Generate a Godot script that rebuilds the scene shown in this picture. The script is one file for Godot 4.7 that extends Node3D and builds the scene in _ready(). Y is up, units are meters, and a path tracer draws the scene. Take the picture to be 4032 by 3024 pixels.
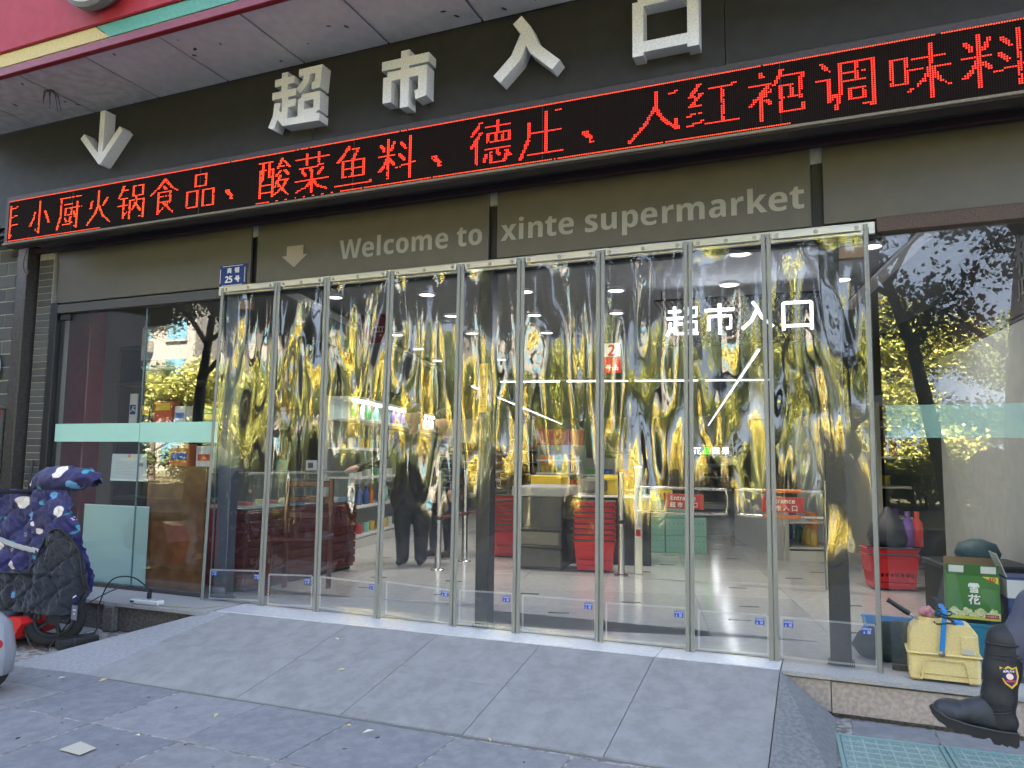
extends Node3D

const CY := 1.159
const GROUND := -0.225
const STORE_TURN := 0.227
var R := RandomNumberGenerator.new()
var taken := {}
var mats := {}
var texs := {}

func _ready() -> void:
	R.seed = 77
	set_camera()
	set_light()
	build_ground()
	build_ramp_and_steps()
	build_facade()
	build_led_sign()
	build_glazing()
	build_shop_shell()
	build_street()
	build_curtain()
	build_outside_things()
	build_scooter()
	build_seated_person()
	build_shop_things()
	build_goods()
	build_shoppers()
	build_litter()

func set_camera() -> void:
	var cam := Camera3D.new()
	cam.name = "camera"
	cam.fov = 53.96
	cam.near = 0.05
	cam.far = 400.0
	add_child(cam)
	cam.transform = Transform3D(Basis(Vector3(0.92275, 0.01127, -0.38523), Vector3(0.02804, 0.99496, 0.09625), Vector3(0.38438, -0.09962, 0.91779)), Vector3(0, CY, 4.9))
	cam.current = true

func set_light() -> void:
	var sky_mat := ProceduralSkyMaterial.new()
	sky_mat.sky_top_color = Color(0.53, 0.60, 0.735)
	sky_mat.sky_horizon_color = Color(0.80, 0.87, 0.95)
	sky_mat.sky_curve = 0.18
	sky_mat.ground_bottom_color = Color(0.25, 0.24, 0.22)
	sky_mat.ground_horizon_color = Color(0.6, 0.62, 0.64)
	sky_mat.sky_energy_multiplier = 0.47
	sky_mat.ground_energy_multiplier = 0.2
	sky_mat.sun_angle_max = 4.0
	var sky := Sky.new()
	sky.sky_material = sky_mat
	var e := Environment.new()
	e.background_mode = Environment.BG_SKY
	e.sky = sky
	e.tonemap_mode = Environment.TONE_MAPPER_LINEAR
	e.tonemap_exposure = 36.0
	e.sdfgi_enabled = true
	e.ssao_enabled = true
	e.ssil_enabled = true
	var w := WorldEnvironment.new()
	w.name = "world_environment"
	w.environment = e
	add_child(w)
	var sun := DirectionalLight3D.new()
	sun.name = "sun"
	sun.light_color = Color(1.0, 0.95, 0.86)
	sun.light_energy = 1.6
	sun.light_angular_distance = 0.5
	sun.shadow_enabled = true
	add_child(sun)
	sun.look_at_from_position(Vector3.ZERO, Vector3(-0.28, -0.72, 0.80), Vector3.UP)

# ---------------------------------------------------------------- naming
func numbered(called: String) -> String:
	var n: int = taken.get(called, 0)
	taken[called] = n + 1
	return called if n == 0 else "%s_%03d" % [called, n]

func tag(o: Node, label: String, category: String, group := "") -> Node:
	o.set_meta("label", label)
	o.set_meta("category", category)
	if group != "":
		o.set_meta("group", group)
	return o

func thing(called: String, label: String, category: String, at := Vector3.ZERO, turn := 0.0, group := "") -> Node3D:
	var o := Node3D.new()
	o.name = numbered(called)
	add_child(o)
	o.position = at
	o.rotation.y = turn
	tag(o, label, category, group)
	return o

func put(called: String, mesh: Mesh, m: Material, parent: Node, at := Vector3.ZERO, b := Basis()) -> MeshInstance3D:
	var o := MeshInstance3D.new()
	o.name = numbered(called) if parent == self else called
	o.mesh = mesh
	o.material_override = m
	parent.add_child(o, true)
	o.transform = Transform3D(b, at)
	return o

func structure(called: String, mesh: Mesh, m: Material, at := Vector3.ZERO) -> MeshInstance3D:
	var o := put(called, mesh, m, self, at)
	o.set_meta("kind", "structure")
	return o

func single(called: String, mesh: Mesh, m: Material, label: String, category: String, at := Vector3.ZERO, b := Basis(), group := "") -> MeshInstance3D:
	var o := put(called, mesh, m, self, at, b)
	tag(o, label, category, group)
	return o

func copy_of(src: Node3D, base_name: String, at: Vector3, turn: float, label := "") -> Node3D:
	var o: Node3D = src.duplicate()
	o.name = numbered(base_name)
	add_child(o)
	o.position = at
	o.rotation.y = turn
	if label != "":
		o.set_meta("label", label)
	return o

# ---------------------------------------------------------------- materials (linear base colours)
func lin(r: float, g: float, b: float) -> Color:
	return Color(r, g, b).linear_to_srgb()

func mat(key: String, c := Color(0.5, 0.5, 0.5), rough := 0.6, metal := 0.0) -> StandardMaterial3D:
	if mats.has(key):
		return mats[key]
	var m := StandardMaterial3D.new()
	m.resource_name = key
	m.albedo_color = c
	m.roughness = rough
	m.metallic = metal
	mats[key] = m
	return m

func noise_tex(key: String, freq: float, c1: Color, c2: Color, octaves := 4, seed_ := 1, lo := 0.25, hi := 0.75, size := 512) -> NoiseTexture2D:
	if texs.has(key):
		return texs[key]
	var n := FastNoiseLite.new()
	n.noise_type = FastNoiseLite.TYPE_SIMPLEX_SMOOTH
	n.seed = seed_
	n.frequency = freq
	n.fractal_octaves = octaves
	if octaves >= 8:
		n.fractal_gain = 0.72
	var g := Gradient.new()
	g.offsets = PackedFloat32Array([lo, hi])
	g.colors = PackedColorArray([c1, c2])
	var t := NoiseTexture2D.new()
	t.width = size
	t.height = size
	t.seamless = true
	t.noise = n
	t.color_ramp = g
	texs[key] = t
	return t

func bump_tex(key: String, freq: float, strength: float, octaves := 4, seed_ := 5, size := 512) -> NoiseTexture2D:
	if texs.has(key):
		return texs[key]
	var n := FastNoiseLite.new()
	n.noise_type = FastNoiseLite.TYPE_SIMPLEX_SMOOTH
	n.seed = seed_
	n.frequency = freq
	n.fractal_octaves = octaves
	var t := NoiseTexture2D.new()
	t.width = size
	t.height = size
	t.seamless = true
	t.noise = n
	t.as_normal_map = true
	t.bump_strength = strength
	texs[key] = t
	return t

func grainy(key: String, c1: Color, c2: Color, rough: float, scale: float, freq := 0.02, seed_ := 1, bump := 0.0, metal := 0.0, octaves := 5, contrast := 0.5) -> StandardMaterial3D:
	if mats.has(key):
		return mats[key]
	var m := mat(key, Color.WHITE, rough, metal)
	var mid := c1.lerp(c2, 0.5)
	m.albedo_texture = noise_tex("tex_" + key, freq, mid.lerp(c1, contrast), mid.lerp(c2, contrast), octaves, seed_)
	m.uv1_triplanar = true
	m.uv1_world_triplanar = true
	m.uv1_scale = Vector3.ONE * scale
	if bump > 0.0:
		m.normal_enabled = true
		m.normal_texture = bump_tex("bump_%s" % str(freq), maxf(freq * 4.0, 0.05), 6.0)
		m.normal_scale = bump
	return m

func glow(key: String, c: Color, energy: float) -> StandardMaterial3D:
	if mats.has(key):
		return mats[key]
	var m := mat(key, c, 0.5)
	m.emission_enabled = true
	m.emission = c
	m.emission_energy_multiplier = energy
	return m

func pane(key: String, c: Color, alpha: float, rough := 0.0) -> StandardMaterial3D:
	if mats.has(key):
		return mats[key]
	var m := mat(key, Color(c.r, c.g, c.b, alpha), rough)
	m.transparency = BaseMaterial3D.TRANSPARENCY_ALPHA
	m.cull_mode = BaseMaterial3D.CULL_DISABLED
	return m

func picture_mat(key: String, im: Image, rough := 0.6) -> StandardMaterial3D:
	if mats.has(key):
		return mats[key]
	var m := mat(key, Color.WHITE, rough)
	m.albedo_texture = ImageTexture.create_from_image(im)
	return m

# ---------------------------------------------------------------- mesh helpers
func start() -> SurfaceTool:
	var st := SurfaceTool.new()
	st.begin(Mesh.PRIMITIVE_TRIANGLES)
	st.set_smooth_group(-1)
	return st

func done(st: SurfaceTool) -> ArrayMesh:
	st.generate_normals()
	return st.commit()

func face(st: SurfaceTool, pts: Array, cen: Vector3) -> void:
	var mid := Vector3.ZERO
	for p: Vector3 in pts:
		mid += p
	mid /= pts.size()
	var n: Vector3 = (pts[1] - pts[0]).cross(pts[2] - pts[0])
	var o := pts.duplicate()
	if n.dot(mid - cen) > 0.0:
		o.reverse()
	for i in range(1, o.size() - 1):
		st.add_vertex(o[0])
		st.add_vertex(o[i])
		st.add_vertex(o[i + 1])

func box(st: SurfaceTool, c: Vector3, s: Vector3, bev := 0.0, b := Basis()) -> void:
	st.set_smooth_group(-1)
	var h := s * 0.5
	bev = minf(bev, minf(h.x, minf(h.y, h.z)) * 0.9)
	if bev <= 0.0:
		var v := []
		for i in 8:
			v.append(c + b * Vector3(h.x if i & 1 else -h.x, h.y if i & 2 else -h.y, h.z if i & 4 else -h.z))
		for f: Array in [[0, 1, 3, 2], [4, 5, 7, 6], [0, 1, 5, 4], [2, 3, 7, 6], [0, 2, 6, 4], [1, 3, 7, 5]]:
			face(st, [v[f[0]], v[f[1]], v[f[2]], v[f[3]]], c)
		return
	var p := []
	for i in 8:
		var sg := Vector3(1 if i & 1 else -1, 1 if i & 2 else -1, 1 if i & 4 else -1)
		p.append([c + b * (sg * Vector3(h.x, h.y - bev, h.z - bev)), c + b * (sg * Vector3(h.x - bev, h.y, h.z - bev)), c + b * (sg * Vector3(h.x - bev, h.y - bev, h.z))])
	for a in 3:
		var bits := [1, 2, 4]
		var u: int = bits[(a + 1) % 3]
		var w: int = bits[(a + 2) % 3]
		var base: int = bits[a]
		for s2 in 2:
			var k := base * s2
			face(st, [p[k][a], p[k | u][a], p[k | u | w][a], p[k | w][a]], c)
		for s3 in 4:
			var k2 := (u if s3 & 1 else 0) | (w if s3 & 2 else 0)
			var a1 := (a + 1) % 3
			var a2 := (a + 2) % 3
			face(st, [p[k2][a1], p[k2 | base][a1], p[k2 | base][a2], p[k2][a2]], c)
	for i in 8:
		face(st, [p[i][0], p[i][1], p[i][2]], c)

func box_mesh(s: Vector3, bev := 0.0, c := Vector3.ZERO) -> ArrayMesh:
	var st := start()
	box(st, c, s, bev)
	return done(st)

func ring_frames(pts: Array) -> Array:
	var out := []
	var up := Vector3.UP
	var prev_n := Vector3.ZERO
	for i in pts.size():
		var t: Vector3
		if i == 0:
			t = pts[1] - pts[0]
		elif i == pts.size() - 1:
			t = pts[i] - pts[i - 1]
		else:
			t = (pts[i + 1] - pts[i]).normalized() + (pts[i] - pts[i - 1]).normalized()
		t = t.normalized()
		if t.length() < 0.5:
			t = up
		var n: Vector3
		if prev_n == Vector3.ZERO:
			n = t.cross(Vector3.RIGHT if absf(t.x) < 0.8 else Vector3.UP).normalized()
		else:
			n = (prev_n - t * prev_n.dot(t)).normalized()
		prev_n = n
		out.append([n, t.cross(n).normalized()])
	return out

func tube(st: SurfaceTool, pts: Array, r, sides := 8, caps := true) -> void:
	var fr := ring_frames(pts)
	var rings := []
	for i in pts.size():
		var rad: float = r[i] if r is Array else r
		var ring := []
		for k in sides:
			var a := TAU * k / sides
			ring.append(pts[i] + (fr[i][0] * cos(a) + fr[i][1] * sin(a)) * rad)
		rings.append(ring)
	st.set_smooth_group(0)
	for i in pts.size() - 1:
		var cen: Vector3 = (pts[i] + pts[i + 1]) * 0.5
		for k in sides:
			var k2 := (k + 1) % sides
			face(st, [rings[i][k], rings[i][k2], rings[i + 1][k2], rings[i + 1][k]], cen)
	if caps:
		st.set_smooth_group(-1)
		var mid0: Vector3 = pts[0] + (pts[1] - pts[0]) * 0.5
		face(st, rings[0], mid0)
		var l := pts.size() - 1
		face(st, rings[l], pts[l - 1] + (pts[l] - pts[l - 1]) * 0.5)

func lathe(st: SurfaceTool, prof: Array, seg := 16, c := Vector3.ZERO, b := Basis(), soft := false) -> void:
	for i in prof.size() - 1:
		st.set_smooth_group(0 if soft else i + 1)
		var p0: Vector2 = prof[i]
		var p1: Vector2 = prof[i + 1]
		for k in seg:
			var a0 := TAU * k / seg
			var a1 := TAU * (k + 1) / seg
			var q := [Vector3(p0.x * cos(a0), p0.y, p0.x * sin(a0)), Vector3(p0.x * cos(a1), p0.y, p0.x * sin(a1)), Vector3(p1.x * cos(a1), p1.y, p1.x * sin(a1)), Vector3(p1.x * cos(a0), p1.y, p1.x * sin(a0))]
			var pts := []
			for v: Vector3 in q:
				var w: Vector3 = c + b * v
				if pts.is_empty() or (pts[-1] - w).length() > 1e-6 and (pts[0] - w).length() > 1e-6:
					pts.append(w)
			if pts.size() >= 3:
				# winding by profile direction: profile runs bottom to top with outside to the right
				for j in range(1, pts.size() - 1):
					st.add_vertex(pts[0])
					st.add_vertex(pts[j])
					st.add_vertex(pts[j + 1])

func prism(st: SurfaceTool, poly: PackedVector2Array, z0: float, z1: float, xf := Transform3D()) -> void:
	st.set_smooth_group(-1)
	var tri := Geometry2D.triangulate_polygon(poly)
	for z: float in [z0, z1]:
		var inside := xf * Vector3(0, 0, (z0 + z1) * 0.5)
		for i in range(0, tri.size(), 3):
			var t := [xf * Vector3(poly[tri[i]].x, poly[tri[i]].y, z), xf * Vector3(poly[tri[i + 1]].x, poly[tri[i + 1]].y, z), xf * Vector3(poly[tri[i + 2]].x, poly[tri[i + 2]].y, z)]
			var cen: Vector3 = (t[0] + t[1] + t[2]) / 3.0 + xf.basis * Vector3(0, 0, (z0 + z1) * 0.5 - z)
			face(st, t, cen)
	var cw := Geometry2D.is_polygon_clockwise(poly)
	for i in poly.size():
		var a := poly[i]
		var b := poly[(i + 1) % poly.size()]
		var d := (b - a).normalized()
		var nrm := Vector2(d.y, -d.x) if not cw else Vector2(-d.y, d.x)
		var mid := (a + b) * 0.5
		var cen2 := xf * Vector3(mid.x - nrm.x * 0.01, mid.y - nrm.y * 0.01, (z0 + z1) * 0.5)
		face(st, [xf * Vector3(a.x, a.y, z0), xf * Vector3(b.x, b.y, z0), xf * Vector3(b.x, b.y, z1), xf * Vector3(a.x, a.y, z1)], cen2)

func quad_sheet(a: Vector3, b: Vector3, c: Vector3, d: Vector3) -> ArrayMesh:
	# a b c d run clockwise seen from the front, starting top left
	var st := start()
	st.set_uv(Vector2(0, 0)); st.add_vertex(a)
	st.set_uv(Vector2(1, 0)); st.add_vertex(b)
	st.set_uv(Vector2(1, 1)); st.add_vertex(c)
	st.set_uv(Vector2(0, 0)); st.add_vertex(a)
	st.set_uv(Vector2(1, 1)); st.add_vertex(c)
	st.set_uv(Vector2(0, 1)); st.add_vertex(d)
	return done(st)

func slab(st: SurfaceTool, top: Array, thick: float, lift := 0.0) -> void:
	# a plate under a polygon of points (any height), with vertical sides
	st.set_smooth_group(-1)
	var mid := Vector3.ZERO
	for p: Vector3 in top:
		mid += p
	mid = mid / top.size() - Vector3(0, thick * 0.5, 0)
	var low := []
	var hi := []
	for p: Vector3 in top:
		hi.append(p + Vector3(0, lift, 0))
		low.append(p - Vector3(0, thick, 0))
	face(st, hi, mid)
	face(st, low, mid)
	for i in top.size():
		var k := (i + 1) % top.size()
		face(st, [hi[i], hi[k], low[k], low[i]], mid)

# ---------------------------------------------------------------- writing
const GLYPHS := {
	"xiao": "12,1 12,22 9,20;7,8 6,12 3,17;17,8 19,12 21,16",
	"chu": "3,2 22,2;4,2 4,12 1,22;7,6 14,6;8,9 13,9 13,13 8,13 8,9;8,15 9,18;13,15 12,18;6,20 15,19;15,9 23,9;19,5 19,22 17,21;16,12 17,15",
	"huo": "11,1 11,10 8,16 2,22;11,10 15,17 22,22;5,7 4,12;19,6 15,11",
	"guo": "5,1 3,5 1,8;4,4 9,4;3,9 9,9;1,13 9,13;5,9 5,21 9,18;13,2 21,2 21,8 13,8 13,2;11,11 11,22;11,11 22,11 22,22 20,21;16,8 16,12 13,17;16,13 20,18",
	"shi": "12,1 7,6 1,10;12,1 17,6 23,9;11,5 13,7;7,9 17,9 17,15 7,15;7,12 17,12;7,9 7,22 12,19;18,15 13,18;11,15 15,19 20,22",
	"pin": "8,2 16,2 16,9 8,9 8,2;2,12 10,12 10,21 2,21 2,12;14,12 22,12 22,21 14,21 14,12",
	"dun": "9,14 12,17 13,20;10,14 13,18;9,15 11,17",
	"suan": "1,2 11,2;4,2 4,6;8,2 8,6;2,6 11,6 11,22;2,6 2,22;4,6 4,11 2,13;8,6 8,11 11,11;2,15 11,15;2,20 11,20;17,1 14,6 21,5;19,3 22,6;16,8 13,11;19,8 22,11;16,11 12,17;15,13 21,13 18,18 12,22;14,15 18,19 22,22",
	"cai": "1,4 23,4;8,1 8,7;16,1 16,7;20,8 12,9 4,9;5,10 7,13;11,10 12,13;19,10 16,13;1,16 23,16;12,13 12,23;12,16 8,20 2,22;12,16 16,20 22,22",
	"yu": "9,1 6,5 2,9;8,3 15,3 12,8;5,9 19,9 19,18 5,18 5,9;5,13 19,13;12,9 12,18;1,22 23,22 23,21",
	"liao": "6,1 6,22;2,4 4,7;10,3 8,7;1,10 11,10;6,11 4,15 1,18;7,12 10,15;14,4 17,7;13,10 16,13;12,17 23,15;20,1 20,23",
	"de": "6,1 1,7;6,6 1,13;4,10 4,22;9,4 22,4;15,1 15,7;10,7 21,7 21,12 10,12 10,7;14,7 14,12;18,7 18,12;9,15 22,15;9,18 8,21;12,17 12,22 19,22 20,19;15,16 16,19;20,17 22,20",
	"zhuang": "5,5 5,14 1,23;14,1 14,21;7,11 22,11;5,21 23,21;20,1 22,1",
	"da": "13,1 13,8 8,16 1,23;13,9 17,15 23,20;22,15 23,20;20,3 23,2",
	"hong": "6,1 2,6 6,7;7,5 2,11 7,11;1,15 7,14;1,20 8,18;11,4 22,3;16,4 16,20;9,20 23,20",
	"pao": "5,1 6,3;1,6 9,6 6,10 1,15;5,10 5,22;9,9 6,12;7,13 9,15;14,1 11,7;13,4 22,4 21,14 19,13;13,8 18,8 18,13 13,13;13,8 13,20 22,20 22,17",
	"diao": "3,2 5,5;1,9 5,9 5,19 8,16;10,3 10,14 8,22;10,3 22,3 22,22 19,21;12,7 20,7;16,4 16,11;12,11 20,11;13,14 19,14 19,19 13,19 13,14",
	"wei": "2,5 7,5 7,16 2,16 2,5;10,6 21,6;9,11 23,11;16,1 16,23;16,11 13,16 8,20;16,11 19,16 23,19",
	"shou": "1,1 1,23;1,3 8,2;1,9 8,8;1,15 9,14;1,23 4,21",
	"shang": "12,1 12,4;2,4 22,4;7,5 9,8;17,5 15,8;3,9 21,9 21,22 19,21;3,9 3,22;9,10 7,13;14,10 17,13;8,14 16,14 16,19 8,19 8,14",
	"pu": "5,1 1,7;3,5 9,5;2,9 9,9;1,13 9,13;5,9 5,21 9,18;11,4 23,4;17,1 17,22;12,8 22,8 22,22;12,8 12,22;12,12 22,12;12,17 22,17;20,1 22,3",
	"hao": "6,2 18,2 18,8 6,8 6,2;1,11 23,11;8,11 7,15 18,15 17,22 14,21",
	"chao": "2,5 11,5;6.5,1.5 6.5,10;1,10 12,10;7,10 7,20;7,14 12,14;3.5,13 3,18 1,22.5;3.6,17 7,21 23,21.5;13,3 22,3 21.5,9 19,9;17,3 16,7 13,10;14.5,13 21.5,13 21.5,19 14.5,19 14.5,13",
	"shi4": "12,1 12,5;2,5.5 22,5.5;4.5,10 4.5,20;4.5,10 19.5,10 19.5,18.5 16.5,19;12,6 12,23",
	"ru": "8.5,1 11.5,5 14.5,12 22,19;11.5,6.5 8,14 1.5,20",
	"kou": "3,3 21,3;3,3 3,22;21,3 21,22;3,19 21,19",
	"jing": "6,1 6,22;2,4 4,7;10,3 8,7;1,10 11,10;6,11 2,17;6,11 10,16;12,4 23,4;13,7 22,7;12,10 23,10;17,1 17,10;13,13 21,13 21,22 19,21;13,13 13,22;13,16 21,16;13,19 21,19",
	"xue": "4,2 20,2;2,5 2,9;2,5 22,5 22,9;12,2 12,12;6,7 9,7;6,10 9,10;15,7 18,7;15,10 18,10;5,14 19,14 19,22 5,22;6,18 19,18",
	"hua": "1,4 23,4;8,1 8,7;16,1 16,7;7,9 2,15;5,13 5,22;20,10 13,15;13,9 13,21 22,21 22,18",
	"shu": "1,4 23,4;8,1 8,7;16,1 16,7;2,9 10,9;6,9 6,20;9,13 6,13;3,13 3,20;1,21 10,19;12,10 23,10;17,7 14,13 21,13;13,16 12,22;17,16 17,22;21,16 21,21 23,21",
	"guo3": "5,2 19,2 19,11 5,11 5,2;5,6.5 19,6.5;12,2 12,23;1,14 23,14;12,14 3,21;12,14 21,21",
	"le": "19,1 6,4 5,11 20,11;12,6 12,22 10,21;7,14 3,19;17,14 21,19",
}

func strokes(key: String) -> Array:
	var out := []
	for s: String in GLYPHS[key].split(";"):
		var l := PackedVector2Array()
		for p: String in s.split(" "):
			var xy := p.split(",")
			l.append(Vector2(xy[0].to_float(), xy[1].to_float()))
		out.append(l)
	return out

func ink(im: Image, key: String, x: float, y: float, size: float, width: float, c: Color) -> void:
	for l: PackedVector2Array in strokes(key):
		for i in l.size() - 1:
			var a := l[i] * size / 24.0 + Vector2(x, y)
			var b := l[i + 1] * size / 24.0 + Vector2(x, y)
			var n := int(a.distance_to(b)) + 1
			for k in n + 1:
				var p := a.lerp(b, float(k) / n)
				im.fill_rect(Rect2i(int(p.x - width / 2), int(p.y - width / 2), maxi(1, int(width)), maxi(1, int(width))), c)

func disc(im: Image, cx: float, cy: float, r: float, c: Color) -> void:
	for y in range(int(cy - r), int(cy + r) + 1):
		for x in range(int(cx - r), int(cx + r) + 1):
			if x >= 0 and y >= 0 and x < im.get_width() and y < im.get_height() and Vector2(x - cx, y - cy).length() <= r:
				im.set_pixel(x, y, c)

func blank(w: int, h: int, c: Color) -> Image:
	var im := Image.create_empty(w, h, false, Image.FORMAT_RGBA8)
	im.fill(c)
	return im

func csg_letter(called: String, keys: Array, size: float, width: float, depth: float, m: Material, parent: Node, at: Vector3) -> CSGCombiner3D:
	# keys: polylines on a 24 grid, y down; the letter stands on at (its bottom centre), its face looks along +z
	var c := CSGCombiner3D.new()
	c.name = numbered(called) if parent == self else called
	for l: PackedVector2Array in keys:
		var p := PackedVector2Array()
		for v in l:
			p.append(Vector2((v.x - 12.0) / 24.0 * size, (24.0 - v.y) / 24.0 * size))
		var n := 0
		for poly in Geometry2D.offset_polyline(p, width * 0.5, Geometry2D.JOIN_MITER, Geometry2D.END_BUTT):
			var g := CSGPolygon3D.new()
			g.name = "stroke"
			g.polygon = poly
			g.depth = depth
			g.material = m
			c.add_child(g, true)
			n += 1
	parent.add_child(c, true)
	c.position = at
	return c

func open_strokes(key: String) -> Array:
	# closed loops are cut in two so that every stroke is a plain band
	var out := []
	for l: PackedVector2Array in strokes(key):
		if l.size() > 3 and l[0].is_equal_approx(l[l.size() - 1]):
			var h := l.size() / 2
			out.append(l.slice(0, h + 1))
			out.append(l.slice(h, l.size()))
		else:
			out.append(l)
	return out

func words(called: String, text: String, height: float, m: Material, parent: Node, at: Vector3, b := Basis(), bold := true, depth := 0.003, width := 0.0) -> MeshInstance3D:
	var f := SystemFont.new()
	f.font_names = PackedStringArray(["Droid Sans"])
	f.font_weight = 700 if bold else 400
	var t := TextMesh.new()
	t.text = text
	t.font = f
	t.font_size = 64
	t.pixel_size = height / 46.0
	t.depth = depth
	t.horizontal_alignment = HORIZONTAL_ALIGNMENT_LEFT
	t.vertical_alignment = VERTICAL_ALIGNMENT_BOTTOM
	t.curve_step = 2.0
	var bb := t.get_aabb()
	var bs := b
	if width > 0.0 and bb.size.x > 0.0:
		bs = b * Basis.from_scale(Vector3(width / bb.size.x, 1, 1))
	var o := put(called, t, m, parent)
	o.transform = Transform3D(bs, at - bs * Vector3(bb.position.x, bb.position.y, 0))
	return o

# ---------------------------------------------------------------- ground
func build_ground() -> void:
	var st := start()
	face(st, [Vector3(-90, GROUND - 0.03, -1.0), Vector3(60, GROUND - 0.03, -1.0), Vector3(60, GROUND - 0.03, 120), Vector3(-90, GROUND - 0.03, 120)], Vector3(0, -50, 0))
	structure("ground", done(st), grainy("asphalt", lin(0.05, 0.05, 0.052), lin(0.085, 0.083, 0.08), 0.9, 0.6, 0.05, 3))
	# pavement: a mortar bed with separate tiles on it
	var bed := start()
	box(bed, Vector3(-3.5, GROUND - 0.0195, 3.3), Vector3(13.5, 0.034, 6.2))
	var pave := structure("pavement", done(bed), grainy("mortar", lin(0.14, 0.125, 0.11), lin(0.40, 0.37, 0.33), 0.95, 1.6, 0.02, 9, 0.5, 0.0, 5, 1.0))
	var tones := []
	var cols := [[0.225, 0.226, 0.23], [0.255, 0.253, 0.255], [0.205, 0.209, 0.218], [0.24, 0.238, 0.236]]
	for i in 4:
		var c: Array = cols[i]
		tones.append(grainy("paving_%d" % i, lin(c[0] * 0.66, c[1] * 0.66, c[2] * 0.7), lin(c[0] * 1.2, c[1] * 1.18, c[2] * 1.14), 0.85, 1.1, 0.012, 21 + i, 0.12, 0.0, 8, 0.42))
	var shapes := []
	for i in 3:
		shapes.append(box_mesh(Vector3(0.592 - 0.005 * i, 0.04, 0.592 - 0.004 * i), 0.003))
	var half := box_mesh(Vector3(0.594, 0.04, 0.293), 0.003)
	var n := 0
	for ix in range(-8, 10):
		for iz in range(0, 9):
			var x := -2.66 + 0.605 * ix
			var z := 1.68 + 0.605 * iz
			if x > 3.3 or x < -8.6:
				continue
			if z > 5.2:
				continue
			tile(pave, shapes, half, tones, x, z, n, ix == -3 and iz < 2)
			n += 1
	var gum := start()
	lathe(gum, [Vector2(0.011, 0.0), Vector2(0.009, 0.0012), Vector2(0.0, 0.0014)], 8, Vector3.ZERO, Basis.from_scale(Vector3(1.3, 1, 0.8)))
	var gum_mesh := done(gum)
	for k in 60:
		var gs := put("gum_spot", gum_mesh, mat("dirt_dark", lin(0.05, 0.047, 0.045), 0.9), pave, Vector3(R.randf_range(-4.6, 0.0), GROUND + 0.004, R.randf_range(1.45, 2.9)))
		gs.rotation.y = R.randf() * 3.0
		gs.scale = Vector3.ONE * R.randf_range(0.3, 1.1)
	# tiles beside the ramp, left and right
	for ix in range(-9, -3):
		for iz in [-1, -2]:
			var x2 := -2.66 + 0.605 * ix
			if x2 > -5.3 and iz == -1 or x2 > -5.1:
				continue
			tile(pave, shapes, half, tones, x2 - 0.04, 1.68 + 0.605 * iz - 0.03, n, false)
			n += 1
	for ix in range(0, 6):
		var o := put("paving_tile", box_mesh(Vector3(0.39, 0.04, 0.235), 0.003), tones[(ix * 3) % 4], pave, Vector3(0.27 + ix * 0.4, GROUND - 0.017, 0.385))
		o.rotation.y = 0.02

func tile(pave: Node, shapes: Array, half: Mesh, tones: Array, x: float, z: float, n: int, split: bool) -> void:
	var h := GROUND - 0.018 + R.randf_range(-0.003, 0.002)
	if split:
		for k in 2:
			var o2 := put("paving_tile", half, tones[(n + k) % 4], pave, Vector3(x, h, z - 0.151 + 0.302 * k))
			o2.rotation = Vector3(R.randf_range(-0.004, 0.004), R.randf_range(-0.006, 0.006), 0)
		return
	var o := put("paving_tile", shapes[n % 3], tones[R.randi() % 4], pave, Vector3(x + R.randf_range(-0.003, 0.003), h, z))
	o.rotation = Vector3(R.randf_range(-0.004, 0.004), R.randf_range(-0.006, 0.006), R.randf_range(-0.004, 0.004))

func sill_z(x: float) -> float:
	return 0.27 - 0.028 * (x + 0.28) if x < -0.28 else 0.27

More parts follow.
